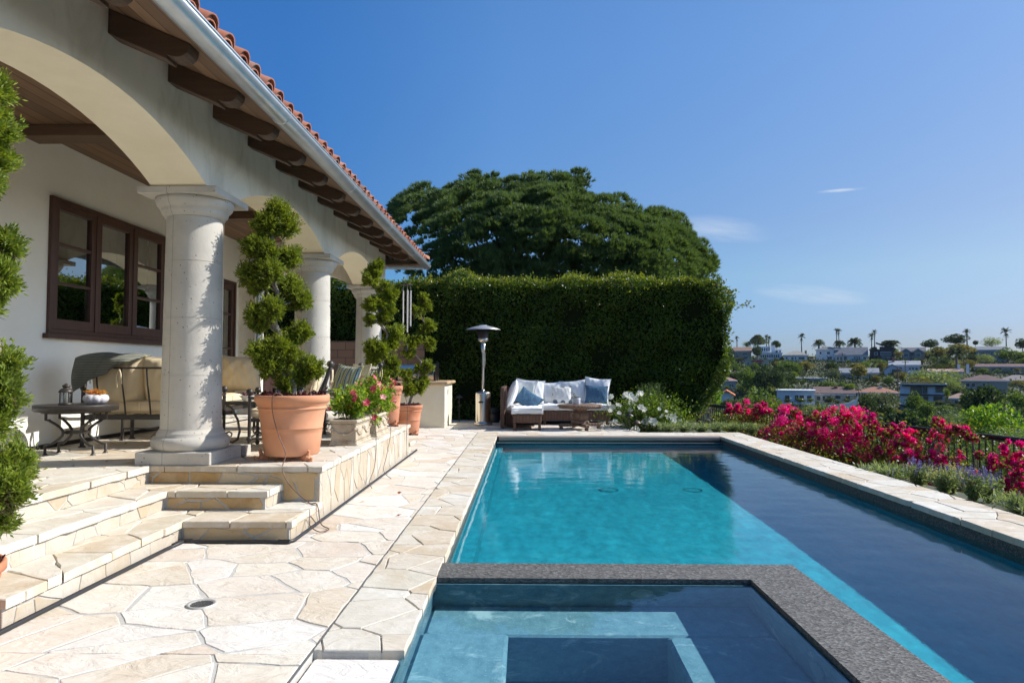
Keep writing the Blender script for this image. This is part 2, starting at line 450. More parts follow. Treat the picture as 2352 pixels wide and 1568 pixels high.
# ------------------------------------------------------------------ paving
SEAM = -.985; PX0, PX1 = -.575, 3.79; PY1 = 13.42; TY = 5.96; TX = -1.79
pv = MB(); pv.m = 1
pv.box((-9, -3, -.6), (SEAM-.0, 17.6, -.0035))
pv.box((SEAM, 14.19, -.6), (2.35, 17.6, -.0035))
pv.m = 0
flags(pv, rect(-2.62, -.6, SEAM-.011, 3.15), .42, flat(0), gap=.012, seed=5, an=.8)
flags(pv, rect(-2.62, 3.15, SEAM-.011, 5.2), .40, flat(0), gap=.014, seed=31, an=.8)
flags(pv, rect(-4.4, -.6, -2.63, 3.35), .42, flat(0), gap=.012, seed=8)
flags(pv, rect(TX, 5.2, SEAM-.011, 10.9), .42, flat(0), gap=.012, seed=9, an=.8)
flags(pv, rect(-6.4, 10.9, SEAM-.011, 17.55), .42, flat(0), gap=.012, seed=12)
flags(pv, rect(SEAM-.01, 14.20, 2.3, 17.55), .42, flat(0), gap=.012, seed=14)
pv.m = 2; pv.box((SEAM-.010, -.6, -.0032), (SEAM+.0035, 14.2, -.0012))
pv.build('patio_paving', [M['flag'], M['mortar'], pm('joint sealant', (.13,.13,.125), .8)], fix=True)['kind'] = 'structure'

cp = MB(); cp.m = 1
cp.box((SEAM, 3.2, -.5), (PX0-.03, 14.18, -.008))
cp.box((PX0-.04, PY1+.04, -.5), (4.36, 14.17, -.008))
cp.box((PX1+.03, -1, -.5), (4.36, PY1+.041, -.009))
cp.m = 0
flags(cp, rect(SEAM+.004, 3.2, PX0+.015, 14.18), .36, flat(.004), gap=.008, thick=.055, seed=21, jit=.004, an=.75)
flags(cp, rect(PX0+.02, PY1, PX1+.0, 14.18), .38, flat(.004), gap=.008, thick=.055, seed=22, jit=.004)
flags(cp, rect(PX1-.015, -1, 4.40, 14.20), .40, flat(.004), gap=.008, thick=.055, seed=23, jit=.006, an=.8)
cp.build('pool_coping', [M['flag_edge'], M['mortar']])['kind'] = 'structure'
# lid of the skimmer, a cast slab set a little lower with a ring pressed in it
sk = MB(); sk.bbox((SEAM+.01, 2.2, -.09), (PX0+.0, 3.185, -.03), .008)
sk.lathe([(.16,-.030),(.165,-.024),(.175,-.024),(.18,-.030)], c=(-.79, 2.62, 0), n=28)
sk.bbox((SEAM+.01, -.8, -.09), (PX0+.0, 2.19, -.03), .008)
so = sk.build('skimmer_lid', M['flag']); tag(so, 'pale cast stone slab with a pressed ring in the coping beside the spa', 'skimmer lid')

# drain grate
dg = empty('floor_drain', onz(463, 1388, .0), 'small round slotted drain grate set in the pale flagstones', 'drain')
g_ = MB(); g_.lathe([(.0,.003),(.062,.003),(.066,.008),(.078,.008),(.08,.0)], n=28); g_.build('rim', pm('grate metal', (.5,.48,.44), .5, metal=.3), dg)
g_ = MB()
for i in range(-5, 6):
    x = i*.0105; L = math.sqrt(max(0, .058**2-x*x)); g_.box((x-.0028, -L, .003), (x+.0028, L, .0045))
g_.build('slot', pm('slot dark', (.02,.02,.02), .8), dg, rz=-.5)

# ------------------------------------------------------------------ terrace and steps
Z1, Z2, Z3 = .152, .304, .456
tr = MB(); tr.m = 1
e = .005
tr.box((-6.2, TY+e, -.3), (TX-e, 10.5-e, Z3-.014))
tr.box((-6.2, 10.5-e, -.3), (-2.65, 13.75, Z3-.014))
tr.box((-6.2, 3.42, -.3), (-3.3-e, TY+e, Z3-.014))
tr.box((-3.3-e, 3.42, -.3), (-2.96-e, TY+e, Z2-.014)); tr.box((-2.96-e, 3.42, -.3), (-2.62-e, TY+e, Z1-.014))
tr.box((-2.96-e, 5.6+e, -.3), (-2.13-e, TY+e, Z2-.014)); tr.box((-2.62-e, 5.2+e, -.3), (TX-e, TY+e, Z1-.014))
tr.m = 0
K = dict(thick=.05, jit=.009, bev=.005)
# floor of the terrace with its overhanging edge stones
flags(tr, rect(-6.1, TY+.34, TX-.30, 10.2), .45, flat(Z3), seed=41, **K)
flags(tr, rect(-6.1, 3.42, -3.62, TY+.33), .45, flat(Z3), seed=42, **K)
flags(tr, rect(-6.1, 10.2, -2.66, 13.72), .45, flat(Z3), seed=43, **K)
flags(tr, rect(-3.63, TY-.02, TX+.02, TY+.335), .44, flat(Z3+.002), gap=.008, seed=44, **K)
flags(tr, rect(TX-.295, TY+.34, TX+.02, 10.52), .42, flat(Z3+.002), gap=.008, seed=45, an=.9, **K)
flags(tr, rect(-3.62, 3.42, -3.28, TY-.02), .44, flat(Z3+.002), gap=.008, seed=46, an=.9, **K)
# treads
flags(tr, rect(-3.31, 3.42, -2.94, TY-.01), .46, flat(Z2), gap=.01, seed=47, an=1., **K)
flags(tr, rect(-2.935, 5.58, -2.11, TY-.005), .42, flat(Z2), gap=.008, seed=48, **K)
flags(tr, rect(-2.97, 3.42, -2.60, 5.59), .46, flat(Z1), gap=.01, seed=49, an=1., **K)
flags(tr, rect(-2.595, 5.18, TX+.02, 5.61), .44, flat(Z1), gap=.01, seed=50, **K)
flags(tr, rect(-2.13, 5.615, TX+.02, TY-.005), .4, flat(Z1), gap=.01, seed=51, **K)
tr.build('raised_terrace', [M['flag_edge'], M['mortar']])['kind'] = 'structure'
# risers: stones facing the pool side (+X) and facing the steps' front (-Y)
def face_x(x): return lambda u, v, w: (x+w, u, v)
def face_y(y): return lambda u, v, w: (u, y-w, v)
KR = dict(thick=.03, jit=.005, bev=.003, hz=.002)
rx = MB()
flags(rx, rect(TY+.0, .0, 10.48, Z3-.055), .26, face_x(TX), gap=.011, seed=61, an=2.0, **KR)
flags(rx, rect(3.42, Z2+.003, TY-.02, Z3-.055), .24, face_x(-3.3), gap=.008, seed=62, an=1, **KR)
flags(rx, rect(3.42, Z1+.003, 5.58, Z2-.055), .24, face_x(-2.96), gap=.008, seed=63, an=1, **KR)
flags(rx, rect(3.42, .0, 5.2, Z1-.055), .24, face_x(-2.62), gap=.008, seed=64, an=1, **KR)
flags(rx, rect(5.62, Z1+.003, TY-.02, Z2-.055), .24, face_x(-2.13), gap=.012, seed=65, **KR)
flags(rx, rect(5.22, 0, TY-.02, Z1-.055), .24, face_x(TX), gap=.012, seed=66, **KR)
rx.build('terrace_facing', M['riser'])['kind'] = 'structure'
ry = MB()
flags(ry, rect(-3.3, Z2+.003, TX-.02, Z3-.055), .26, face_y(TY), gap=.014, seed=71, an=.7, **KR)
flags(ry, rect(-2.11, Z1+.003, TX-.05, Z3-.055), .28, face_y(TY-.003), gap=.014, seed=75, an=.9, **KR)
flags(ry, rect(-2.94, Z1+.003, -2.15, Z2-.055), .26, face_y(5.6), gap=.014, seed=72, an=.7, **KR)
flags(ry, rect(-2.6, 0, TX-.02, Z1-.055), .26, face_y(5.2), gap=.014, seed=73, an=.7, **KR)
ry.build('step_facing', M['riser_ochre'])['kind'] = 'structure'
# lower step at the far end of the terrace
ls = MB(); ls.box((-2.6, 10.5, 0), (TX-.03, 10.86, .13)); flags(ls, rect(-2.62, 10.5, TX+.02, 10.9), .4, flat(.18), gap=.01, seed=81, **K)
ls.build('far_step', M['flag_edge'])['kind'] = 'structure'

# ------------------------------------------------------------------ pool
def plaster(name, c1, c2, patch, amt=.6, sc=1.1):
    t = NT(name); co = t.wpos()
    c = t.ramp(t.noise(co, sc, 6, .6), [(.3, c1), (.7, c2)])
    c = t.mix(1.0, c, t.ramp(t.noise(t.mapping(co, (1,.6,1)), 14, 5, .7), [(.35, (.72,.78,.80)), (.7, (1.3,1.2,1.15))]), 'MULTIPLY')  # mottling puts rippling water light into the plaster colour
    p = t.ramp(t.noise(co, 3.2, 8, .7, .8), [(.56, (0,0,0)), (.66, (amt,amt,amt))])
    c = t.mix(p, c, patch)
    sp = t.noise(co, 90, 2, .5); c = t.mix(t.ramp(sp, [(.6, (0,0,0)), (.75, (.4,.4,.4))]), c, patch)
    t.link(c, t.b.inputs['Base Color']); t.b.inputs['Roughness'].default_value = .8
    return t.m
M['plaster'] = plaster('pool plaster', (.012,.215,.30), (.02,.265,.35), (.08,.36,.43), .3)
M['spa_plaster'] = plaster('spa plaster', (.12,.22,.27), (.16,.27,.32), (.40,.47,.49), .95)
t = NT('split slate tile'); co = t.wpos()
vo = t.new('ShaderNodeTexVoronoi'); vo.inputs['Scale'].default_value = 52; t.link(t.mapping(co, (1,1.9,2.2)), vo.inputs['Vector'])
cc = t.ramp(vo.outputs['Color'], [(0,(.040,.038,.034)),(.5,(.095,.090,.082)),(1,(.19,.185,.17))])
t.link(cc, t.b.inputs['Base Color']); t.b.inputs['Roughness'].default_value = .75
b1 = t.bump(t.noise(co, 25, 6, .7), .6, .012); t.link(t.bump(vo.outputs['Distance'], .7, .006, b1), t.b.inputs['Normal'])
M['slate'] = t.m
WL = -.145; FL = -1.13
SPY0, SPY1, SPX1 = 4.33, 4.66, 1.78; SPI = 1.40
pb = MB()
pb.box((PX0-.3, SPY1-.4, FL-.3), (PX1+.4, PY1+.9, FL))                       # floor
pb.box((SPX1-.4, -1.2, FL-.3), (PX1+.4, SPY1-.4, FL))
pb.box((PX0-.3, SPY1, FL), (PX0, PY1+.0, -.35)); pb.box((PX1, -1.2, FL), (PX1+.3, PY1, -.35))
pb.box((PX0-.3, PY1, FL), (PX1+.3, PY1+.3, -.35))
pb.box((PX0, SPY1+.003, FL), (PX0+.14, PY1, -.62))                              # ledge along the deck side
pb.box((PX0+.14, SPY1+.003, FL), (SPX1+.01, SPY1+.14, FL+.25)) 
pb.box((PX0-.3, -1.5, FL), (PX1+.3, -1.2, -.35))
po = pb.build('pool_basin', M['plaster']); po['kind'] = 'structure'
tb = MB()
tb.box((PX0-.28, SPY1, -.35), (PX0-.008, PY1+.008, -.052)); tb.box((PX1+.008, -1.2, -.35), (PX1+.28, PY1+.008, -.052))
tb.box((PX0-.28, PY1+.008, -.35), (PX1+.28, PY1+.28, -.052)); tb.box((PX0-.28, -1.48, -.35), (PX1+.28, -1.21, -.052))
to = tb.build('pool_tile_band', M['slate']); to['kind'] = 'structure'
# spa: rim, shell, benches and the step pad
sp = MB(); SB = -1.0; RT = -.004
sp.box((PX0-.2, SPY0, FL), (SPX1, SPY1, RT)); sp.box((SPI, -1.2, FL), (SPX1, SPY0, RT))
so2 = sp.build('spa_rim', M['slate']); so2['kind'] = 'structure'
ss = MB(); q = .004
ss.box((PX0-.25, -1.2, SB-.2), (SPI-q, SPY0-q, SB))
ss.box((PX0-.25, SPY0-.02, SB), (SPI-q, SPY0-q, -.06)); ss.box((SPI-.02, -1.2, SB), (SPI-q, SPY0-.02, -.06)); ss.box((PX0-.25, -1.2, SB), (PX0+.0, SPY0-.02, -.06))
BZ = -.43
ss.bbox((PX0+.0, 3.86, SB), (SPI-.02, SPY0-.02, BZ), .02)
ss.bbox((SPI-.62, -1.2, SB), (SPI-.021, 3.86, BZ), .02)
ss.bbox((PX0, -1.2, SB), (PX0+.34, 3.86, BZ-.001), .02); ss.bbox((PX0+.001, 2.6, BZ), (PX0+.48, 3.80, -.33), .02)
so3 = ss.build('spa_basin', M['spa_plaster']); so3['kind'] = 'structure'
for o in (po, to, so2, so3): o.cycles.is_caustics_receiver = True

def water_mat(name, tint, sc, st):
    t = NT(name); b = t.b
    b.inputs['Base Color'].default_value = (*tint, 1); b.inputs['Roughness'].default_value = 0
    b.inputs['IOR'].default_value = 1.333; b.inputs['Specular Tint'].default_value = (.6,.82,1,1); b.inputs['Transmission Weight'].default_value = 1
    n = t.noise(t.mapping(t.wpos(), (1, .8, 1)), sc, 3, .6, .3)
    n2 = t.noise(t.wpos(), sc*5, 2, .5)
    t.link(t.bump(n2, st*.8, .010, t.bump(n, st, .02)), b.inputs['Normal'])
    return t.m
wm = MB()
def grid(mb, x0, x1, y0, y1, z, n, m):
    vs = [(x0+(x1-x0)*i/n, y0+(y1-y0)*j/m, z) for j in range(m+1) for i in range(n+1)]
    fs = [(j*(n+1)+i, j*(n+1)+i+1, (j+1)*(n+1)+i+1, (j+1)*(n+1)+i) for j in range(m) for i in range(n)]
    mb.add(vs, fs, True)
def wave(x, y):
    r2 = random.Random(17); z = 0
    for k in range(9):
        a = r2.uniform(0, 6.28); L = .16+.06*k; z += .00014*(L/.16)**.7*math.sin((x*math.cos(a)+y*math.sin(a))*6.283/L + r2.uniform(0, 6.28))
    return z
XA, XB, XC = PX0-.01, SPX1-.002, PX1+.01; hx = .05
gx = [XA+(XB-XA)*i/46 for i in range(46)] + [XB+(XC-XB)*i/40 for i in range(41)]
gy = [-1.2+(SPY1-.002+1.2)*j/110 for j in range(110)] + [SPY1-.002+(PY1+.012-SPY1)*j/170 for j in range(171)]
wv = [(x, y, WL+wave(x, y)) for y in gy for x in gx]; gn = len(gx)
wm.add(wv, [(j*gn+i, j*gn+i+1, (j+1)*gn+i+1, (j+1)*gn+i) for j in range(len(gy)-1) for i in range(gn-1) if not (j < 110 and i < 46)], True)
wo = wm.build('pool_water', water_mat('pool water', (.38,.95,1.0), 11, .04), fix=False); wo['kind'] = 'structure'
wm = MB(); grid(wm, PX0-.001, SPI+.0, -1.2, SPY0+.001, -.028, 2, 2)
w2 = wm.build('spa_water', water_mat('spa water', (.60,.92,1.0), 3, .03), fix=False); w2['kind'] = 'structure'
for o in (wo, w2): o.cycles.is_caustics_caster = True
# drains, jets and lights
for i, (x, y) in enumerate(((1.13, 9.35), (2.26, 9.35))):
    m = MB(); m.lathe([(.112,.0),(.112,.012),(.125,.012),(.125,0)], n=24, cap=False)
    tag(m.build('pool_drain', M['slate'], loc=(x, y, FL+.002)), ['round drain cover on the pool floor, the one nearer the deck', 'round drain cover on the pool floor, the one nearer the planted side'][i], 'drain')
mj = pm('jet fitting', (.22,.30,.33), .5)
for i, (x, y, z, r, lab) in enumerate(((.16, SPY0-.024, -.22, .04, 'small round jet in the shaded back wall of the spa'), (.72, SPY0-.024, -.2, .07, 'larger round light fitting in the back wall of the spa'), (.72, SPY0-.024, -.36, .03, 'small round jet below the light in the spa wall'))):
    m = MB(); m.tube([(0,0,0),(0,-.012,0)], r, 20); m.tube([(0,-.012,0),(0,-.02,0)], r*.45, 14)
    tag(m.build('spa_jet' if r < .05 else 'spa_light', mj, loc=(x, y, z)), lab, 'spa jet' if r < .05 else 'spa light')
m = MB(); m.tube([(0,0,0),(-.012,0,0)], .07, 20); tag(m.build('spa_jet', mj, loc=(SPI-.024, 3.3, -.25)), 'round fitting in the right wall of the spa below the wide rim', 'spa jet')
# roller of the pool cover
rc = empty('pool_cover_roller', (0,0,0), 'tan pool cover rolled up in its slot along the far end of the pool', 'pool cover')
m = MB(); m.tube([(PX0+.06, PY1-.05, -.035), (PX1-.04, PY1-.05, -.035)], .052, 16); m.build('roll', pm('tan vinyl', (.42,.32,.25), .5), rc)
m = MB(); m.box((PX0+.02, PY1-.16, -.125), (PX1-.02, PY1-.12, -.112)); m.build('leading_bar', pm('grey bar', (.30,.31,.33), .4, metal=.4), rc)
m = MB(); m.box((PX0+.01, PY1-.06, -.045), (PX0+.05, PY1-.0, -.02)); m.build('bracket', M['iron'], rc); m = MB(); m.box((PX1-.05, PY1-.06, -.045), (PX1-.01, PY1, -.02)); m.build('bracket', M['iron'], rc)

# ------------------------------------------------------------------ terrain
def fence_x(y): return 7.1 + (y-9.7)*(5.2-7.1)/10.0
def lerp(t, pts):
    for (a, x), (b, y_) in zip(pts, pts[1:]):
        if t <= b: return x + (y_-x)*(t-a)/(b-a) if t > a else x
    return pts[-1][1]
def terrain_h(x, y):
    fx = fence_x(min(max(y, -10), 26))
    d = max(x-fx, y-60.0) if x > -60 else y-60
    if x < 4.42 and y < 14.22 and x > -12: return -2.6
    near = lerp(d, [(-2.8,-.10),(-1.5,-.3),(0,-.72),(3,-1.9),(20,-8),(60,-22),(1e5,-22)])
    if x < 4.42: near = max(near, -.06) if y < 60 else near
    r = y + max(0, x-y)*.5
    far = lerp(r, [(0,-22),(95,-22),(130,-13),(160,-9.0),(200,-4.4),(250,.2),(300,5.0),(345,8.0),(430,8.2),(800,4),(2000,0)])
    return max(near, far) + (0.5*math.sin(x*.05)*math.cos(y*.043) if max(near, far) < 7 and r > 60 else 0)
xs = sorted(set([-400,-250,-150,-90,-60,-40,-25,-12.05,-12] + [-9+i*3 for i in range(5)] + [4.38, 4.43] + [4.8+.4*i for i in range(14)] + [10.5+1.5*i for i in range(12)] + [29+5*i for i in range(40)] + [230+15*i for i in range(25)] + [620,700,800,1000,1400]))
ys = sorted(set([-60,-40,-20,-10,-5] + [-3+1.2*i for i in range(14)] + [14.18, 14.23] + [15+1*i for i in range(16)] + [32+3*i for i in range(10)] + [64+6*i for i in range(60)] + [430,460,500,560,640,760,900,1200,1600]))
V = [(x, y, terrain_h(x, y)) for y in ys for x in xs]
nx_ = len(xs); F = [(j*nx_+i, j*nx_+i+1, (j+1)*nx_+i+1, (j+1)*nx_+i) for j in range(len(ys)-1) for i in range(nx_-1)]
t = NT('hillside ground'); co = t.wpos()
c = t.ramp(t.noise(co, .06, 6, .65), [(.3,(.03,.042,.018)),(.55,(.05,.06,.025)),(.75,(.14,.12,.08))])
c = t.mix(t.ramp(t.noise(co, 2.5, 5, .6), [(.35,(.6,.6,.6)),(.7,(0,0,0))]), c, (.05,.05,.025))
t.link(c, t.b.inputs['Base Color']); t.b.inputs['Roughness'].default_value = .95
link('hillside_ground', np_mesh('hillside_ground', V, F), t.m, smooth=True)['kind'] = 'structure'
# ------------------------------------------------------------------ house
WX, WI, BX, RX = -2.84, -3.34, -5.15, -5.62       # arcade outer face, inner face, back wall, recessed wall
CX = -3.10; COLY = [2.70, 6.30, 9.86, 13.42]
SPR = 2.93; ARCH = [(0.95, 1.5), (4.48, 1.5), (8.06, 1.5), (11.62, 1.48)]
YE = 13.72
house = empty('house', (-4, 7, .456), 'cream stucco house with an arcaded porch, clay tile roof and dark wooden eave brackets', 'house')
house.location = (0, 0, 0)

def arch_z(y, arcs, hr=.34):
    for c, h in arcs:
        if abs(y-c) < h:
            Rr = (h*h+hr*hr)/(2*hr)
            return SPR + math.sqrt(Rr*Rr-(y-c)**2) - (Rr-hr)
    return SPR
m = MB()
ys_ = [-2.0]
for c, h in ARCH: ys_ += [c-h] + [c+h*math.sin(PI/2*(k/14.0)) for k in range(-14, 15)] + [c+h]
ys_ = sorted(set([round(v, 4) for v in ys_ if v >= -2] + [YE]))
TOPZ = 3.84
P0 = [(y, arch_z(y, ARCH)) for y in ys_]
vs = []
for x, tz in ((WX, 3.755), (WI, TOPZ)):
    for y, z in P0: vs += [(x, y, z), (x, y, tz)]
n = len(P0); fs = []; sm = []
for i in range(n-1):
    a = 2*i; b = 2*n+2*i
    fs += [(a, a+2, a+3, a+1), (b, b+1, b+3, b+2), (a+1, a+3, b+3, b+1)]
fs += [(0, 1, 2*n+1, 2*n), (2*n-2, 2*n-1, 4*n-1, 4*n-2)]
m.add(vs, fs)
m.m = 1
m.add(vs, [(2*i, 2*n+2*i, 2*n+2*i+2, 2*i+2) for i in range(n-1)])
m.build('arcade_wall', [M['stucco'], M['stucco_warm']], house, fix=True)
# end wall with its arch, and the pier beside it
m = MB(); ex = [(-4.35, .95)]
xs_ = sorted(set([-5.32, -4.35-.95] + [round(-4.35+.95*math.sin(PI/2*k/12), 4) for k in range(-12, 13)] + [WI-.003]))
vs = []
Pe = [(x, arch_z(x, ex, .29)) for x in xs_]
for y in (13.25, 13.70):
    for x, z in Pe: vs += [(x, y, z), (x, y, TOPZ)]
n = len(Pe); fs = []
for i in range(n-1):
    a = 2*i; b = 2*n+2*i; fs += [(a, a+2, a+3, a+1), (b, b+1, b+3, b+2), (a, b, b+2, a+2)]
fs += [(0, 1, 2*n+1, 2*n), (2*n-2, 2*n-1, 4*n-1, 4*n-2)]
m.add(vs, fs)
m.box((RX-.3, 13.25, .40), (-5.3, 13.70, TOPZ+.001))
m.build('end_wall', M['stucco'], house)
# back wall with the window opening, return and recessed wall with the door opening
WY0, WY1, WZ0, WZ1 = 7.22, 9.58, 1.69, 3.185
m = MB()
m.box((BX-.25, -2, .35), (BX, WY0, TOPZ)); m.box((BX-.25, WY1, .35), (BX, 11.5, TOPZ))
m.box((BX-.25, WY0, .35), (BX, WY1, WZ0)); m.box((BX-.25, WY0, WZ1), (BX, WY1, TOPZ))
DY0, DY1, DZ = 12.05, 13.08, 2.98
m.box((RX-.25, 11.5, .35), (RX, DY0, TOPZ)); m.box((RX-.25, DY1, .35), (RX, 13.251, TOPZ)); m.box((RX-.25, DY0, DZ), (RX, DY1, TOPZ))
m.box((RX-.25, 11.25, .35), (BX-.251, 11.5, TOPZ))
m.build('back_wall', M['stucco_in'], house)
m = MB(); m.box((-6.6, -2, TOPZ-.04), (WI+.02, 13.25, TOPZ+.03)); m.build('ceiling', M['plank'], house)
for y in (-.9, 2.95, 6.78, 10.63):
    m = MB(); m.box((-6.0 if y > 10 and False else BX-.0, y, 3.68), (WI-.0, y+.26, TOPZ-.041)); m.build('ceiling_beam', M['beam'], house, bevel=.008)
m = MB(); m.lathe([(0,0),(.07,0),(.09,-.012),(.10,0)], c=(-4.6, 12.0, 3.795), n=20); m.build('ceiling_light', M['inox'], house)
m = MB(); m.box((BX, -2, .456), (BX+.02, 11.5, .50)); m.build('base_trim', pm('black base strip', (.02,.02,.02), .7), house)
# dark rooms behind the glass
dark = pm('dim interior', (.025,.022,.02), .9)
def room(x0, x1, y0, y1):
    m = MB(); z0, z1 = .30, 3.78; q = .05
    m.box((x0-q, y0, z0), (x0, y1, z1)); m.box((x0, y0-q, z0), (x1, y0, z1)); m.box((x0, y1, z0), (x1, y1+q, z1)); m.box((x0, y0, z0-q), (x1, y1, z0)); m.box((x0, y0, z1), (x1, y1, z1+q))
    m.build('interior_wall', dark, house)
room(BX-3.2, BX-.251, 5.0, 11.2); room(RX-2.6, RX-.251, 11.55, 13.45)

# glass: a strong mirror of the garden over a dim room
t = NT('window glass'); gl = t.new('ShaderNodeBsdfGlossy'); gl.inputs['Roughness'].default_value = .0; gl.inputs['Color'].default_value = (.85,.9,.92,1)
tr_ = t.new('ShaderNodeBsdfTransparent'); tr_.inputs[0].default_value = (.7,.72,.7,1)
fr = t.new('ShaderNodeFresnel'); fr.inputs[0].default_value = 1.9
mx = t.new('ShaderNodeMixShader'); t.link(t.math('MULTIPLY_ADD', fr.outputs[0], 1.0, True), mx.inputs[0]); 
mx_in = t.math('ADD', fr.outputs[0], .28, True); t.link(mx_in, mx.inputs[0])
t.link(tr_.outputs[0], mx.inputs[1]); t.link(gl.outputs[0], mx.inputs[2]); t.link(mx.outputs[0], t.out.inputs['Surface'])
M['glass'] = t.m
def casement(parent, y0, y1, z0, z1, x, mun, fw=.075):
    s = MB(); xa, xb = x-.05, x+.012
    s.box((xa, y0, z0), (xb, y0+fw, z1)); s.box((xa, y1-fw, z0), (xb, y1, z1)); s.box((xa, y0+fw, z0), (xb, y1-fw, z0+fw*1.5)); s.box((xa, y0+fw, z1-fw), (xb, y1-fw, z1))
    for z in mun: s.box((xa+.01, y0+fw, z-.016), (xb-.006, y1-fw, z+.016))
    o = s.build('sash', M['frame'], parent, bevel=.004)
    p = MB(); p.add([(x-.022, y0+fw, z0+fw), (x-.022, y1-fw, z0+fw), (x-.022, y1-fw, z1-fw), (x-.022, y0+fw, z1-fw)], [(0,1,2,3)])
    p.build('pane', M['glass'], parent)
win = empty('window', (0,0,0), parent=house)
m = MB(); f = .05; xo = BX+.035
m.box((BX-.2, WY0, WZ0), (xo, WY0+f, WZ1)); m.box((BX-.2, WY1-f, WZ0), (xo, WY1, WZ1)); m.box((BX-.2, WY0+f, WZ1-f), (xo, WY1-f, WZ1)); m.box((BX-.2, WY0+f, WZ0), (xo, WY1-f, WZ0+f))
ya, yb = WY0+.79, WY0+1.56
for y in (ya, yb): m.box((BX-.1, y-.02, WZ0+f), (xo+.01, y+.02, WZ1-f))
m.build('frame', M['frame'], win, bevel=.004)
m = MB(); m.box((BX-.02, WY0-.05, WZ0-.055), (BX+.075, WY1+.05, WZ0-.001)); m.build('sill', M['frame'], win, bevel=.006)
zz = [WZ0+.56, WZ0+.99]
casement(win, WY0+f+.002, ya-.021, WZ0+f+.002, WZ1-f-.002, BX+.02, zz)
casement(win, ya+.021, yb-.021, WZ0+f+.002, WZ1-f-.002, BX+.02, [])
casement(win, yb+.021, WY1-f-.002, WZ0+f+.002, WZ1-f-.002, BX+.02, zz)
m = MB()
for k in range(22): m.box((BX-.16, ya+.08, WZ1-.12-k*.026), (BX-.15, yb-.08, WZ1-.10-k*.026))
m.build('woven_blind', pm('bamboo blind', (.42,.33,.2), .8), win)
door = empty('door', (0,0,0), parent=house)
m = MB(); m.box((RX-.15, DY0, .456), (RX+.02, DY0+.06, DZ)); m.box((RX-.15, DY1-.06, .456), (RX+.02, DY1, DZ)); m.box((RX-.15, DY0+.06, DZ-.06), (RX+.02, DY1-.06, DZ)); m.build('frame', M['frame'], door)
casement(door, DY0+.062, DY1-.062, .47, DZ-.062, RX-.01, [1.05, 1.7, 2.35], .11)
m = MB(); m.tube([(RX+.0, DY0+.12, 1.45), (RX+.06, DY0+.12, 1.45), (RX+.06, DY0+.24, 1.45)], .01); m.build('handle', M['iron'], door)

# columns of drums, each on a square plinth
t = NT('cantera stone'); co = t.coord(); 
c = t.ramp(t.noise(co, 3, 5, .6), [(.3,(.55,.52,.46)),(.7,(.44,.415,.37))])
v1 = t.new('ShaderNodeTexVoronoi'); v1.inputs['Scale'].default_value = 26; t.link(t.mapping(co, (1,1,.8)), v1.inputs['Vector'])
pit = t.ramp(v1.outputs['Distance'], [(.10,(1,1,1)),(.16,(0,0,0))])
gate = t.ramp(t.noise(co, 9, 2, .5), [(.47,(0,0,0)),(.55,(1,1,1))])
pitg = t.math('MULTIPLY', pit, gate)
c = t.mix(pitg, c, (.14,.10,.07))
c = t.mix(t.ramp(t.noise(t.mapping(co,(1,1,.3)), 6, 6, .7), [(.55,(0,0,0)),(.8,(.5,.5,.5))]), c, (.62,.54,.40))
sp_ = t.new('ShaderNodeSeparateXYZ'); t.link(co, sp_.inputs[0])
seam = t.math('MULTIPLY', t.math('LESS_THAN', t.math('ABSOLUTE', t.math('ADD', sp_.outputs[0], .09)), .003), t.math('LESS_THAN', sp_.outputs[1], 0.0))
c = t.mix(seam, c, (.30,.27,.24))
t.link(c, t.b.inputs['Base Color']); t.b.inputs['Roughness'].default_value = .85; t.b.inputs['Specular IOR Level'].default_value = .2
t.link(t.bump(t.math('SUBTRACT', t.noise(co, 30, 4, .6), t.math('MULTIPLY', pitg, 2.0)), .3, .006), t.b.inputs['Normal'])
M['cantera'] = t.m
def column():
    r = empty('column', (0,0,0))
    m = MB(); m.bbox((-.335,-.335,0), (.335,.335,.115), .008); m.build('plinth', M['cantera'], r)
    m = MB(); m.lathe([(.30,.115),(.325,.135),(.338,.17),(.335,.205),(.315,.232),(.29,.24),(.292,.262),(.285,.275),(.278,.28),(.27,.30)], n=40); m.build('base', M['cantera'], r)
    m = MB()
    zs = [.285, .79, 1.31, 1.83, 2.24]
    for i_, (a, b) in enumerate(zip(zs, zs[1:])):
        ra, rb = .262-.010*(a-.285), .262-.010*(b-.285)
        m.lathe([(ra, a+.0018), (rb, b-.0018)], n=56)
        m.lathe([(ra-.006, a-.002), (ra-.006, a+.004)], n=56)
    o = m.build('shaft', M['cantera'], r)
    m = MB(); m.lathe([(.24,2.24),(.262,2.245),(.268,2.262),(.285,2.275),(.292,2.30),(.290,2.315),(.305,2.322),(.325,2.345),(.337,2.375),(.338,2.41),(.30,2.412)], n=40); m.build('capital', M['cantera'], r)
    m = MB(); m.bbox((-.355,-.355,2.411), (.355,.355,2.473), .004); m.build('abacus', M['cantera'], r)
    return r
c0 = column(); c0.parent = house
for i, y in enumerate(COLY):
    c = c0 if i == 0 else copy_tree(c0, house)
    c.location = (CX, y, .456)
m = MB(); m.bbox((-3.0, 6.63, .456), (-2.72, 6.75, .56), .006); m.build('pilaster_foot', M['cantera'], house)

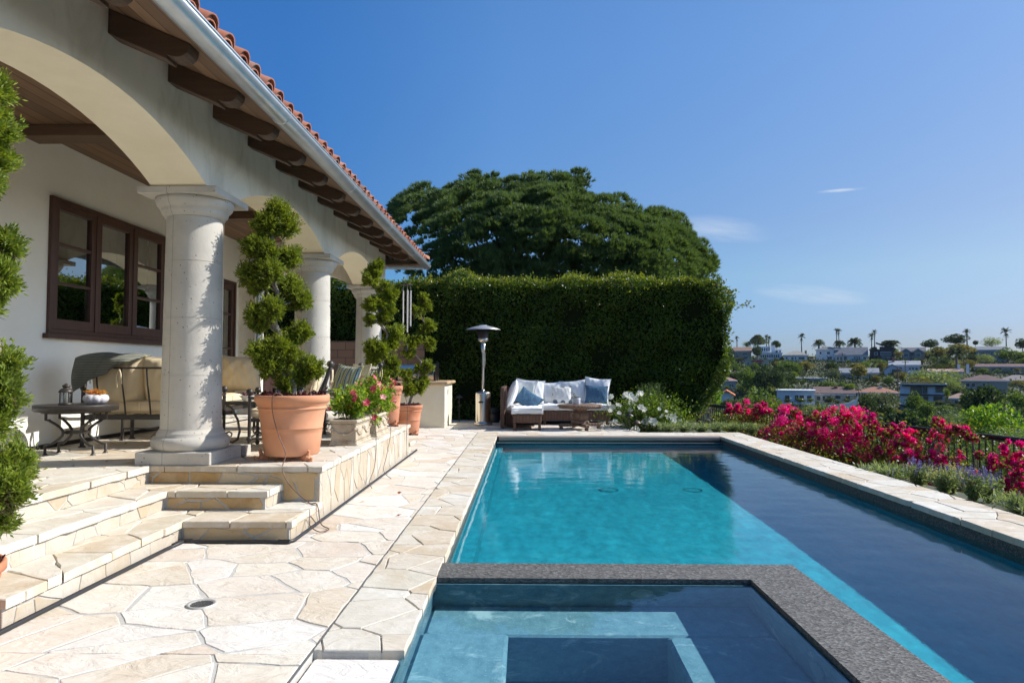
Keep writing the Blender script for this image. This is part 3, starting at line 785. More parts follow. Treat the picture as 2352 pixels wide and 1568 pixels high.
# eave: soffit, brackets, gutter, barrel tiles
SL = math.tan(R(24)); ux, uz = math.cos(R(24)), math.sin(R(24))
EX, EZ = -2.06, 3.412                                # lower edge of the soffit
def rz_(x): return EZ + (EX-x)*SL
m = MB(); YB = 13.90
m.prism([(EX, rz_(EX)), (-2.9, rz_(-2.9)), (-2.9, rz_(-2.9)+.03), (EX, rz_(EX)+.03)], -2, YB, 'y')
m.build('soffit', wood('eave boards', (.17,.10,.06), (.26,.165,.10), 'y', .16), house)
m = MB()
m.prism([(EX, rz_(EX)+.031), (-6.8, rz_(-6.8)+.031), (-6.8, rz_(-6.8)+.10), (EX, rz_(EX)+.06)], -2, 13.55, 'y')
m.add([(EX, YB, rz_(EX)+.031), (EX, 13.55, rz_(EX)+.031), (-6.8, 13.55, rz_(-6.8)+.05), (-6.8, YB, rz_(EX)+.031)], [(0,1,2),(0,2,3)])
roof = m.build('roof', M['mortar'], house)
m = MB(); m.box((-6.8, 13.71, rz_(EX)-.0), (EX, YB, rz_(EX)+.03)); m.build('end_soffit', M['plank'], house)
prof = [(0.02,-.17),(.02,0),(.64,0),(.636,-.035),(.622,-.068),(.595,-.098),(.56,-.122),(.515,-.138),(.485,-.142),(.47,-.142),(.47,-.17)]
def bracket_poly():
    out = []
    for u, v in prof:
        x = WX - .02 + u*ux + 0*v; z = rz_(WX-.02) - u*uz + v*1.02 + .0
        out.append((x, z))
    return out
bp = bracket_poly()
br = None
for k in range(17):
    y = .67 + .78*k + .0
    if k == 0:
        m = MB(); m.prism(bp, -.07, .07, 'y'); br = m.build('eave_bracket', M['corbel'], house, bevel=.006); o = br
    else:
        o = br.copy(); COL.objects.link(o); o.parent = house
    o.location = (0, y, -.002)
    if y > 13.7: bpy.data.objects.remove(o)
# gutter
m = MB(); GX, GZ, GR = -2.045, 3.435, .078
gp = [(GX+GR*math.cos(a), GZ+GR*math.sin(a)) for a in [PI + k*PI/12 for k in range(13)]]
vs = []; ysg = [-2, YB+.05]
for y in ysg: vs += [(x if y < 5 else x, y if i < 99 else y, z) for i, (x, z) in enumerate(gp)]
vs = [(x, -2, z) for x, z in gp] + [(x, YB + (x-(GX-GR)), z) for x, z in gp]
nn = len(gp)
m.add(vs, [(i, i+1, nn+i+1, nn+i) for i in range(nn-1)], True)
vs2 = [(x, YB + (x-(GX-GR)), z) for x, z in gp] + [(-7, YB + (x-(GX-GR)), z) for x, z in gp]
m.add(vs2, [(i, i+1, nn+i+1, nn+i) for i in range(nn-1)], True)
m.tube([(GX+GR, -2, GZ+.004), (GX+GR, YB+2*GR, GZ+.004), (-7, YB+2*GR, GZ+.004)], .011, 8)
g = m.build('gutter', M['steel'], house)
sd = g.modifiers.new('thick', 'SOLIDIFY'); sd.thickness = .004
k = 0
for y in (1.2, 3.4, 5.6, 7.8, 10.0, 12.2):
    m = MB(); m.tube([(GX+(GR+.003)*math.cos(a), y, GZ+(GR+.003)*math.sin(a)) for a in [PI*1.0 + j*PI/10 for j in range(11)]], .007, 6)
    m.build('gutter_joint', M['steel'], house)
# tiles
tt = NT('clay barrel tile'); isl = tt.island(); co = tt.coord()
c = tt.ramp(isl, [(0,(.24,.07,.035)),(.35,(.34,.11,.05)),(.6,(.28,.095,.06)),(.8,(.40,.16,.09)),(1,(.16,.075,.055))])
c = tt.mix(tt.ramp(tt.noise(co, 14, 6, .65), [(.45,(0,0,0)),(.7,(.7,.7,.7))]), c, (.16,.11,.09))
tt.link(c, tt.b.inputs['Base Color']); tt.b.inputs['Roughness'].default_value = .85
tt.link(tt.bump(tt.noise(co, 40, 4, .6), .4, .004), tt.b.inputs['Normal'])
M['tile'] = tt.m
m = MB(); rs = random.Random(4); mm = MB()
def barrel(mb, p0, du, dw, dn, L, r0, r1, n=8, th=.014):
    """p0 lower end centre; du along the slope, dw across, dn up"""
    vs = []
    for t_, r in ((0, r0), (L, r1)):
        for k in range(n+1):
            a = PI*k/n; vs.append(p0 + du*t_ + dw*(r*math.cos(a)) + dn*(r*math.sin(a)*.95))
        for k in range(n+1):
            a = PI*k/n; q = r-th; vs.append(p0 + du*t_ + dw*(q*math.cos(a)) + dn*(q*math.sin(a)*.95))
    N = n+1; fs = []
    for k in range(n):
        fs += [(k, k+1, 2*N+k+1, 2*N+k), (N+k, N+k+1, k+1, k), (N+k+1, N+k, 3*N+k, 3*N+k+1)]
    mb.add(vs, fs, True)
du = Vector((-ux, 0, uz)); dw = Vector((0, 1, 0)); dn = Vector((uz, 0, ux))
ny = int((13.8+2)/.24)
for j in range(ny+1):
    y = -2 + .24*j + rs.uniform(-.008,.008)
    for k in range(12):
        s0 = -.055 + k*.36 + rs.uniform(-.012,.012)
        if y > 13.62 - max(0, (s0)*ux*.0) - max(0, s0-.3)*.9: break
        p = Vector((EX, y, EZ+.085)) + du*s0 + dn*(.012*(rs.random()))
        barrel(m, p, du, dw, dn, .43, .088, .074)
        if k == 0:
            # mortar plug in the open end and a second stub tile under it
            a_ = [p + du*.03 + dw*(.070*math.cos(PI*q_/8)) + dn*(.066*math.sin(PI*q_/8)) for q_ in range(9)]
            m.m = 1; m.add(a_, [tuple(range(9))]); m.m = 0
            barrel(m, p + du*.0 - dn*.035, du, dw, dn, .3, .082, .078)
# tiles of the end slope, and along the hip
du2 = Vector((0, -ux, uz)); dw2 = Vector((1,0,0)); dn2 = Vector((0, uz, ux))
for j in range(20):
    x = EX-.10-.24*j
    for k in range(4):
        if k*.36*ux > (EX-x)*1.0+.05: break
        barrel(m, Vector((x, YB+.05, EZ+.085)) + du2*(k*.36), du2, dw2, dn2, .43, .088, .074)
dh = Vector((-ux, -ux, uz)).normalized(); wh = Vector((-1, 1, 0)).normalized(); nh = wh.cross(dh)
if nh.z < 0: nh = -nh
for k in range(14): barrel(m, Vector((EX+.03, YB+.02, EZ+.13)) + dh*(k*.34), dh, wh, nh, .42, .10, .085)
m.build('roof_tiles', [M['tile'], pm('tile mortar', (.42,.40,.38), .9, col2=(.55,.54,.52), cscale=40)], roof, fix=False)
# ------------------------------------------------------------------ foliage makers
def unit(a): return a/np.maximum(np.linalg.norm(a, axis=1, keepdims=True), 1e-9)
def leafs(C, D, L, W, flat=None, fold=0.0):
    """one rhombic leaf per row: base C, direction D, length L, half width W"""
    n = len(C); D = unit(D)
    A = rng.normal(size=(n, 3)) if flat is None else flat + rng.normal(size=(n, 3))*.35
    U = unit(np.cross(D, A)); L = np.broadcast_to(np.asarray(L, float), (n,))[:, None]; W = np.broadcast_to(np.asarray(W, float), (n,))[:, None]
    V = np.stack([C, C+D*L*.45+U*W, C+D*L, C+D*L*.45-U*W], 1).reshape(-1, 3)
    F = np.arange(n*4).reshape(n, 4)
    return V, F
def tris(C, D, L, W):
    n = len(C); D = unit(D); U = unit(np.cross(D, rng.normal(size=(n, 3))))
    L = np.broadcast_to(np.asarray(L, float), (n,))[:, None]; W = np.broadcast_to(np.asarray(W, float), (n,))[:, None]
    V = np.stack([C+U*W, C-U*W, C+D*L], 1).reshape(-1, 3)
    return V, np.arange(n*3).reshape(n, 3)
def join(parts):
    Vs = []; Fs = []; b = 0
    for V, F in parts: Vs.append(V); Fs.append(F+b); b += len(V)
    return np.concatenate(Vs), np.concatenate(Fs)
def sphere_pts(n): return unit(rng.normal(size=(n, 3)))

def sprays(c, r, n_t, n_l, leaf, up=.45, sz=1.0, rag=.34):
    """plumes that leave the heart of a clump and turn upward"""
    c = np.array(c); d0 = sphere_pts(n_t); d0[:, 2] *= sz
    ln = r*(1+rng.uniform(-rag, rag, n_t))
    up_v = np.array([0, 0, 1.0])
    t = rng.uniform(.35, 1, (n_t, n_l))
    base = c + d0[:, None, :]*(ln[:, None]*t)[..., None] + up_v*(up*r*.5)*(t**2)[..., None]
    tw = unit(d0 + up_v*up)[:, None, :]
    sprd = rng.normal(size=(n_t, n_l, 3))*.017*(r/.2)**.5
    P = (base+sprd).reshape(-1, 3)
    D = (tw + rng.normal(size=(n_t, n_l, 3))*.5).reshape(-1, 3)
    k = len(P)
    return leafs(P, D, leaf*rng.uniform(.6, 1.3, k), leaf*.17)

JUN = leaf_mat('juniper scale leaf', [(0.084,0.130,0.016), (0.154,0.215,0.023), (0.238,0.292,0.033), (0.112,0.156,0.023), (0.335,0.352,0.040)], .40, .6, 3.0)
JUN2 = leaf_mat('near juniper leaf', [(0.101,0.162,0.022), (0.176,0.243,0.030), (0.230,0.297,0.041), (0.122,0.176,0.027), (0.297,0.324,0.054)], .35, .6, 3.0)  # leaf colours of the near juniper
BARK = pm('grey brown bark', (.16,.12,.09), .9, col2=(.28,.24,.20), cscale=14, bump=(30,.6,.01))
TWIG = leaf_mat('dry juniper twig', [(.10,.06,.035), (.15,.10,.06), (.07,.05,.03)], .1, .8, 3)
RED = leaf_mat('dark red ground cover', [(.06,.008,.015), (.11,.015,.03), (.04,.01,.012)], .2, .5, 5)

def juniper(base, top, blobs, label, mat_, dens=1.0, leaf=.04, trunk_r=.035):
    extra_ = []
    for i, a in enumerate(blobs):                    # neighbours on the spiral grow into one another
        for b in blobs[i+1:i+3]:
            d_ = math.dist(a[:3], b[:3])
            if d_ < (a[3]+b[3])*1.15: extra_.append(tuple((p+q_)/2+rng.normal()*.008 for p, q_ in zip(a[:3], b[:3])) + (min(a[3], b[3])*.55,))
    blobs = list(blobs)+extra_
    """spiral topiary: blobs are (x, y, z, r) in the tree's own frame"""
    r = empty('spiral_juniper', base, label, 'topiary tree')
    m = MB(); H = top
    pts = []
    for k in range(13):
        z_ = H*k/12.; ww = [math.exp(-((b_[2]-z_)/.16)**2)+1e-6 for b_ in blobs]; kk = min(1, z_/.35)
        pts.append((kk*sum(w_*b_[0] for w_, b_ in zip(ww, blobs))/sum(ww), kk*.5*sum(w_*b_[1] for w_, b_ in zip(ww, blobs))/sum(ww), z_))
    m.tube(pts, [trunk_r*(1-.7*k/12.) for k in range(13)], 8)
    parts_t = []
    for x, y, z, q in blobs:
        for j in range(5):
            a = rng.uniform(0, 6.28); 
            pz = pts[max(0, min(12, int(12*(z-q*.7)/H)))]
            m.tube([pz, (x*.6+pz[0]*.4, y*.6+pz[1]*.4, z-q*.2), (x+q*.5*math.cos(a), y+q*.5*math.sin(a), z+q*.25*rng.uniform(-1, 1))], [trunk_r*.35, trunk_r*.22, .003], 5)
    m.build('trunk', BARK, r)
    P = []; T = []
    for x, y, z, q in blobs:
        nt = int(120*dens*(q/.16)**1.2)
        P.append(sprays((x, y, z-q*.10), q*.92, int(nt*1.1), 60, leaf*.84, up=.42))
        C = np.array((x, y, z-q*.25)) + sphere_pts(int(260*dens))*q*rng.uniform(.1, .75, (int(260*dens), 1))
        T.append(tris(C, rng.normal(size=C.shape), leaf*1.6, leaf*.07))
    V, F = join(P); link('foliage', np_mesh('foliage', V, F), mat_, r)
    V, F = join(T); link('twigs', np_mesh('twigs', V, F), TWIG, r)
    return r

terra = pm('pale terracotta', (.58,.25,.125), .8, spec=.25, col2=(.64,.33,.20), cscale=2.5, bump=(40,.1,.002))
terra2 = pm('orange terracotta', (.46,.17,.08), .8, spec=.25, col2=(.56,.27,.17), cscale=3.5, bump=(30,.15,.003))
def pot(loc, label, R_, H_, m_, feet=3, cover=True):
    r = empty('terracotta_pot', loc, label, 'plant pot')
    z0 = .045
    def P(l): return [(a*R_, z0+b*(H_-z0)) for a, b in l]
    m = MB()
    m.lathe(P([(.0,.0),(.70,.0),(.735,.02),(.80,.35),(.815,.44),(.828,.445),(.828,.46),(.82,.47),(.885,.74),(.90,.765),(.925,.77),(.93,.785),(.90,.80),(.91,.82),(.945,.845),(.965,.875),(1.0,.885),(1.0,.975),(.985,.995),(.955,1.0),(.93,.985),(.925,.93),(0,.92)]), n=56)
    m.build('body', m_, r)
    m = MB(); m.lathe([(0, z0+.925*(H_-z0)), (R_*.92, z0+.93*(H_-z0))], n=30); m.build('soil', M['soil'], r)
    for k in range(feet):
        a = 2*PI*k/feet + (.35 if feet == 3 else .8)+PI
        q = MB(); x, y = R_*.70*math.cos(a), R_*.70*math.sin(a)
        q.bbox((-.035, -.03, 0), (.045, .03, .06), .008); q.ball((.02, 0, .03), .035, 6); q.tube([(.05,0,.012), (.085,0,.012), (.095,0,.04)], [.018,.016,.01], 8); q.tube([(.03,0,.05),(.05,0,.10)], [.02,.012], 8)
        q.build('foot', m_, r, loc=(x, y, 0), rz=a)
    if cover:
        C = rng.uniform(-1, 1, (500, 3)); C = C[np.hypot(C[:, 0], C[:, 1]) < .95]; ang = np.hypot(C[:, 0], C[:, 1])
        C = C[ang > .55]; C[:, :2] *= R_*.9; C[:, 2] = H_-.02 + C[:, 2]*.02
        parts = [leafs(C + rng.normal(size=C.shape)*.012, rng.normal(size=C.shape)+[0,0,1.2], .035, .008) for _ in range(5)]
        V, F = join(parts); link('ground_cover', np_mesh('gc', V, F), RED, r)
    return r

def blob_from_px(base, D, lst, kr=.90):
    """survey-sheet circles (px, py, r, depth offset) to blobs around the trunk foot at distance D"""
    out = []
    for px, py, q, dy in lst:
        p = at(px, py, D+dy); out.append((p.x-base[0], p.y-base[1], p.z-base[2], kr*q*(D+dy)/1568))
    return out
# the big one on the terrace corner
b1 = (at(672, 915, 6.46).x, 6.46, Z3)
pot(b1, 'large pale terracotta pot at the corner of the raised terrace beside the steps', .342, .605, terra)
tb1 = (b1[0], b1[1], Z3+.56)
juniper(tb1, 1.75, blob_from_px(tb1, 6.46, [(615,518,36,-.02),(655,515,36,.05),(636,492,32,0),(588,566,33,-.10),(612,578,26,-.1),(664,592,30,.12),(575,632,32,-.08),(618,626,34,-.12),(590,655,24,-.1),(668,662,34,.13),(692,690,26,.1),(650,690,20,.1),(592,722,30,-.1),(622,712,32,-.12),(596,745,20,-.08),(690,765,28,.12),(668,775,22,.1),(600,812,34,-.1),(640,800,34,-.05),(662,826,34,.0),(620,842,30,-.1),(716,846,28,.1),(690,862,26,.08),(660,878,28,0)]),
        'tall spiral juniper growing from the large pale pot on the terrace corner', JUN, 1.0, .036, .04)
# second, at the far end of the terrace, and third, on the deck below it
b2 = (at(889, 915, 10.25).x, 10.25, Z3)
pot(b2, 'orange terracotta pot at the far end of the raised terrace behind the flower troughs', .235, .60, terra2)
tb2 = (b2[0], b2[1], Z3+.55)
juniper(tb2, 1.95, blob_from_px(tb2, 10.25, [(870,606,10,0),(862,622,20,0),(852,640,22,-.08),(884,662,20,.1),(895,680,22,.12),(870,692,16,.0),(852,700,18,-.1),(892,712,22,.1),(878,728,16,0),(848,735,14,-.1),(908,768,24,.12),(896,788,20,.08),(858,800,24,-.1),(875,806,20,-.1),(856,822,20,-.1),(902,838,24,.1),(890,856,20,.05),(872,866,18,-.1)], .88),
        'spiral juniper at the far end of the raised terrace, its spike reaching the arch', JUN, .6, .05, .03)
b3 = (at(938, 960, 13.7).x, 13.7, 0)
pot(b3, 'orange terracotta pot standing on the deck in front of the built-in grill counter', .285, .59, terra2)
tb3 = (b3[0], b3[1], .54)
juniper(tb3, 2.2, blob_from_px(tb3, 13.7, [(971,686,13,0),(974,704,17,.1),(955,716,15,-.1),(986,748,16,.1),(972,758,12,.05),(942,790,17,-.1),(958,780,12,-.05),(985,790,16,.1),(938,808,15,-.1),(980,842,17,.1),(962,850,12,.05),(934,862,15,-.1),(960,888,20,.05),(972,878,16,.1),(938,894,17,-.1)], .90),
        'slender spiral juniper on the deck before the grill counter', JUN, .45, .06, .03)
# the near one at the left edge
b4 = (-2.72, 3.08, 0)
pot(b4, 'terracotta pot at the foot of the steps, cut by the left edge of the photo', .30, .40, terra2)
tb4 = (b4[0]+.02, b4[1], .36)
juniper(tb4, 2.15, blob_from_px(tb4, 3.1, [(-30,215,52,0),(-12,300,50,0),(-22,370,50,0),(-40,430,46,-.1),(2,565,46,.05),(-2,640,46,0),(-40,700,44,0),(2,845,56,0),(5,905,52,-.05),(-30,960,56,-.1),(18,1070,60,0),(10,1130,60,-.05),(-20,1190,52,0),(-60,1000,50,.1)]),
        'near spiral juniper cut off by the left edge of the photo', JUN2, 1.15, .032, .035)

# drip tubes hanging from the pots and troughs to the black pipe
tubem = pm('brown drip tube', (.13,.07,.05), .5)
def drip(pts, label, r=.0045):
    P = [Vector(p) for p in pts]; out = []
    for i in range(len(P)-1):
        a, b, c_, d = P[max(0,i-1)], P[i], P[i+1], P[min(len(P)-1, i+2)]
        for k in range(6):
            t_ = k/6; out.append(.5*((2*b)+(-a+c_)*t_+(2*a-5*b+4*c_-d)*t_*t_+(-a+3*b-3*c_+d)*t_**3))
    out.append(P[-1])
    m = MB(); m.tube(out, r, 6); tag(m.build('drip_tube', tubem), label, 'drip tube')
bx, by = b1[0], b1[1]
drip([(bx+.02, by-.30, Z3+.60), (bx-.02, by-.33, Z3+.63), (bx-.06, by-.352, Z3+.60), (bx-.06, by-.345, Z3+.45), (bx-.02, by-.30, Z3+.25), (bx+.06, by-.34, Z3+.09), (bx+.10, 5.93, Z3-.02), (bx+.18, 5.90, .3), (bx+.36, 5.84, Z1+.015), (TX+.03, 5.78, Z1+.01), (TX+.10, 5.66, .03), (TX+.2, 5.55, .012), (TX+.16, 5.42, .02), (TX+.06, 5.5, .05), (TX+.03, 5.6, .10), (TX+.05, 5.7, .02)],
     'brown drip tube looping over the largest pot and down the terrace corner')
drip([(TX-.12, 8.02, Z3+.30), (TX-.04, 8.0, Z3+.30), (TX+.045, 7.96, Z3+.1), (TX+.05, 7.9, .2), (TX+.06, 7.6, .06), (TX+.12, 7.45, .01)], 'brown drip tube falling from the nearer flower trough to the deck', .004)
drip([(TX-.12, 8.9, Z3+.30), (TX+.04, 8.85, Z3+.1), (TX+.05, 8.6, .25), (TX+.07, 8.3, .08), (TX+.2, 8.1, .01)], 'brown drip tube falling from the farther flower trough to the deck', .004)
drip([(b2[0]+.2, b2[1]-.1, Z3+.58), (TX+.035, 10.1, Z3+.35), (TX+.035, 10.1, .3), (TX+.06, 10.0, .02)], 'brown drip tube falling from the pot at the far end of the terrace', .004)
m = MB(); zb = .014
m.tube([(TX+.05, 10.95, zb), (TX+.05, 8.2, zb), (TX+.045, 5.18, zb), (TX+.02, 5.12, zb), (-1.95, 5.13, zb), (-2.35, 5.11, zb), (-2.56, 5.13, zb), (-2.575, 4.9, zb), (-2.575, 3.2, zb), (-2.62, 2.6, zb)], .014, 8)
m.tube([(-2.5, 5.128, zb), (-2.6, 5.128, zb)], .019, 8); m.tube([(TX-.06, 5.125, zb), (TX+.03, 5.125, zb)], .019, 8); m.tube([(-2.575, 5.1, zb), (-2.575, 5.0, zb)], .019, 8)
tag(m.build('irrigation_pipe', M['black_pipe']), 'black irrigation pipe lying along the foot of the terrace and steps', 'pipe')

# ------------------------------------------------------------------ flower troughs
GREEN = leaf_mat('fresh green leaf', [(0.100,0.213,0.019), (0.175,0.325,0.025), (0.312,0.425,0.037), (0.075,0.163,0.019), (0.450,0.475,0.062)], .4, .4, 6)
def flower(mb, c, r, n=5, tilt=None):
    c = Vector(c); ax = (tilt or Vector((rng.normal()*.6, -.6+rng.normal()*.5, .6))).normalized()
    u = ax.orthogonal().normalized(); v = ax.cross(u)
    for k in range(n):
        a = 2*PI*k/n; d = u*math.cos(a)+v*math.sin(a); s_ = u*-math.sin(a)+v*math.cos(a)
        mb.add([c, c+d*r*.55+s_*r*.38+ax*r*.25, c+d*r+ax*r*.2, c+d*r*.55-s_*r*.38+ax*r*.25], [(0,1,2,3)])
PINK = leaf_mat('pink petal', [(.70,.03,.13), (.80,.10,.22), (.62,.02,.06), (.80,.30,.38)], .3, .5, 4, (1.2,1.2,1.2))
PALE = leaf_mat('pale pink petal', [(.80,.42,.40), (.80,.30,.32)], .3, .5, 4, (1.2,1.2,1.2))
BLUE = leaf_mat('blue petal', [(.07,.05,.55), (.12,.08,.65)], .3, .5, 4, (1.2,1.2,1.2))
trough_m = pm('weathered cast stone', (.60,.52,.40), .9, col2=(.36,.28,.19), cscale=5, bump=(24,.9,.012))
def trough(x0, y0, x1, y1, H, label):
    r = empty('stone_trough', ((x0+x1)/2, (y0+y1)/2, Z3), label, 'planter')
    hx, hy = (x1-x0)/2, (y1-y0)/2
    m = MB(); 
    m.bbox((-hx+.02, -hy+.02, .03), (hx-.02, hy-.02, H-.03), .006); m.bbox((-hx, -hy, 0), (hx, hy, .035), .01); m.bbox((-hx+.008, -hy+.008, .034), (hx-.008, hy-.008, .05), .006)
    for a in (0,):
        m.bbox((-hx, -hy, H-.035), (hx, -hy+.035, H), .008); m.bbox((-hx, hy-.035, H-.035), (hx, hy, H), .008)
        m.bbox((-hx, -hy+.035, H-.034), (-hx+.035, hy-.035, H-.001), .006); m.bbox((hx-.035, -hy+.035, H-.034), (hx, hy-.035, H-.001), .006)
    m.build('body', trough_m, r)
    g1 = MB()                                        # carved garlands and studs, front and pool side
    for side in (0, 1):
        L = hx if side == 0 else hy
        nsw = 1 if side == 0 else 2
        for q in range(nsw):
            c_ = (-L + (2*q+1)*L/nsw); w_ = L/nsw*.8
            pts = []
            for k in range(9):
                t_ = -1+k/4; z = H*.62 - .055*(1-t_*t_)
                pts.append((c_+t_*w_, -hy+.016, z) if side == 0 else (hx-.016, c_+t_*w_, z))
            g1.tube(pts, [.010+.006*(1-abs(-1+k/4)) for k in range(9)], 7)
            for t_ in (-1, 0, 1):
                g1.ball((c_+t_*w_, -hy+.014, H*.62-(.05 if t_ == 0 else -.005)) if side == 0 else (hx-.014, c_+t_*w_, H*.62-(.05 if t_ == 0 else -.005)), .02, 5)
        for k in range(int(2*L/.03)):
            u = -L+.02+k*.03; g1.ball((u, -hy+.014, H-.05) if side == 0 else (hx-.014, u, H-.05), .008, 3); g1.ball((u, -hy+.012, .062) if side == 0 else (hx-.012, u, .062), .007, 3)
    g1.build('garland', trough_m, r)
    m = MB(); m.box((-hx+.036, -hy+.036, H-.05), (hx-.036, hy-.036, H-.015)); m.build('soil', M['soil'], r)
    return r
trough(-2.17, 7.52, -1.85, 8.22, .285, 'nearer carved stone trough full of flowers on the terrace edge')
trough(-2.15, 8.50, -1.84, 9.20, .285, 'farther carved stone trough full of flowers on the terrace edge')
def flowering(name, c, size, nl, label, flowers, leaf=.05, cat='flowering plant', hang=0.0, mat_=None, stems=24):
    r = empty(name, c, label, cat)
    sx, sy, sz = size; m = MB(); tips = []
    for k in range(stems):
        a = rng.uniform(0, 6.28); q = rng.uniform(.2, 1)
        p = Vector((sx*q*math.cos(a), sy*q*math.sin(a), sz*rng.uniform(.5, 1.0) - (hang if q > .7 and rng.random() < .5 else 0)))
        m.tube([(p.x*.3, p.y*.3, -.02), (p.x*.6, p.y*.6, p.z*.6+.03), tuple(p)], [.004, .003, .0015], 4); tips.append(p)
    m.build('stems', pm('green stem', (.10,.14,.03), .7) if 'green stem' not in bpy.data.materials else bpy.data.materials['green stem'], r)
    T = np.array([tuple(t_) for t_ in tips]); i = rng.integers(0, len(T), nl); f = rng.uniform(.35, 1.05, (nl, 1))
    B = T[i]*np.concatenate([.3+.7*f, .3+.7*f, f], 1) + rng.normal(size=(nl, 3))*.022*(sx/.16)**.5
    D = rng.normal(size=(nl, 3)) + T[i]*[1.5/sx*.3, 1.5/sy*.3, 0] + [0, 0, .5]
    V, F = leafs(B, D, leaf*rng.uniform(.7, 1.3, nl), leaf*.24); link('foliage', np_mesh('fol', V, F), mat_ or GREEN, r)
    for nm, mt, nf, fr_, zr in flowers:
        for k in range(nf):
            fm = MB()
            t_ = T[rng.integers(0, len(T))]; 
            flower(fm, (t_[0]*1.08+rng.normal()*.02, t_[1]*1.08+rng.normal()*.02, t_[2]*rng.uniform(*zr)+.02), fr_*rng.uniform(.8, 1.2))
            fm.build(nm, mt, r, fix=False)
    return r
flowering('trough_flowers', (-2.01, 7.85, Z3+.26), (.24, .42, .36), 2600, 'leafy green plants with a few pink and blue flowers in the nearer trough', [('pink_flower', PINK, 14, .045, (.5, 1.1)), ('blue_flower', BLUE, 14, .016, (.15, .4))])
flowering('trough_flowers', (-1.97, 8.9, Z3+.26), (.32, .50, .44), 3400, 'trailing vine with bright pink flowers in the farther trough', [('pink_flower', PINK, 34, .05, (.4, 1.1)), ('pale_flower', PALE, 14, .055, (.6, 1.1))], hang=.3)

# ------------------------------------------------------------------ hedge
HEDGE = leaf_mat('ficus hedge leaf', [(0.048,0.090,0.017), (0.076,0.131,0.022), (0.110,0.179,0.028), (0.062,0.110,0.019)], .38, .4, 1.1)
HTOP = leaf_mat('lit young hedge leaf', [(0.123,0.164,0.016), (0.180,0.213,0.025), (0.082,0.131,0.016), (0.246,0.230,0.041)], .45, .4, 1.5)  # paler leaf colour paints back-light on the hedge rim; the shoots share it
def hedge_surface(n, x0, x1, y0, y1, z1, rx=.55):
    """points and outward normals over front, top and the rounded right end"""
    P = []; N = []
    Af = (x1-x0)*z1; At = (x1-x0)*(y1-y0); Ar = (y1-y0)*z1
    k = rng.choice(3, n, p=np.array([Af*1.0, At*.7, Ar])/(Af+At*.7+Ar))
    u, v = rng.random(n), rng.random(n)
    P = np.zeros((n, 3)); N = np.zeros((n, 3))
    f = k == 0; P[f] = np.stack([x0+u[f]*(x1-x0), np.full(f.sum(), y0), v[f]*z1], 1); N[f] = [0, -1, 0]
    f = k == 1; P[f] = np.stack([x0+u[f]*(x1-x0), y0+v[f]*(y1-y0), np.full(f.sum(), z1)], 1); N[f] = [0, 0, 1]
    f = k == 2; P[f] = np.stack([np.full(f.sum(), x1), y0+u[f]*(y1-y0), v[f]*z1], 1); N[f] = [1, 0, 0]
    # the right end tapers in towards the ground and is rounded at the top
    tx = (P[:, 0]-x0)/(x1-x0); low = np.clip(1-P[:, 2]/1.6, 0, 1)
    P[:, 0] -= np.where(tx > .8, (tx-.8)/.2, 0)*low**1.5*1.15
    top = np.clip((P[:, 2]-2.9)/.75, 0, 1); P[:, 0] -= np.where(tx > .9, (tx-.9)/.1, 0)*top**2*.35
    P[:, 2] -= np.where(tx > .93, ((tx-.93)/.07)**2, 0)*np.where(k == 1, .22, 0)
    b = .10*np.sin(P[:, 0]*1.7+P[:, 2]*1.1)+.07*np.sin(P[:, 0]*4.3-P[:, 2]*3.1+1)+.05*np.sin(P[:, 2]*6+P[:, 1]*5)
    P += N*(b[:, None]) 
    P[:, 2] += np.where(k == 1, .05*np.sin(P[:, 0]*2.3)+.04*np.sin(P[:, 0]*6.1), 0)
    return P, N
HX0, HX1, HY0, HY1, HZ = -8.6, 5.35, 17.75, 19.3, 3.62
hd = empty('hedge', (0, HY0, 0), 'tall clipped green hedge behind the sofa, filling the far end of the garden', 'hedge')
hd.location = (0, 0, 0)
P, N = hedge_surface(105000, HX0, HX1, HY0, HY1, HZ)
P = P - N*rng.exponential(.05, (len(P), 1)) + rng.normal(size=P.shape)*.015
V, F = leafs(P, N*.7+rng.normal(size=P.shape)*.9+[0, 0, .3], .07*rng.uniform(.7, 1.3, len(P)), .019)
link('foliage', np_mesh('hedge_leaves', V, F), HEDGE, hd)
P, N = hedge_surface(60000, HX0, HX1, HY0, HY1, HZ)
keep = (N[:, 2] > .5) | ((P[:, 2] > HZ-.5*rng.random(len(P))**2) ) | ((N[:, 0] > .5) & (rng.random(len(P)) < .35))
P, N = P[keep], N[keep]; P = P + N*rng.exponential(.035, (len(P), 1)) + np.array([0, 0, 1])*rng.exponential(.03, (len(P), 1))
V, F = leafs(P, N+rng.normal(size=P.shape)*.8+[0, 0, .6], .065*rng.uniform(.7, 1.3, len(P)), .018)
link('lit_young_leaves', np_mesh('hedge_lit_rim', V, F), HTOP, hd)
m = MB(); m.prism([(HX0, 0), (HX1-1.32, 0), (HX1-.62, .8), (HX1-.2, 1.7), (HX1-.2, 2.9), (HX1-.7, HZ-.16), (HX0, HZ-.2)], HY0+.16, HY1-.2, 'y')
m.build('shade_core', pm('inner shade', (.012,.016,.006), 1.0, spec=0), hd)  # solid dark core, the hedge's inner shade put into its colour
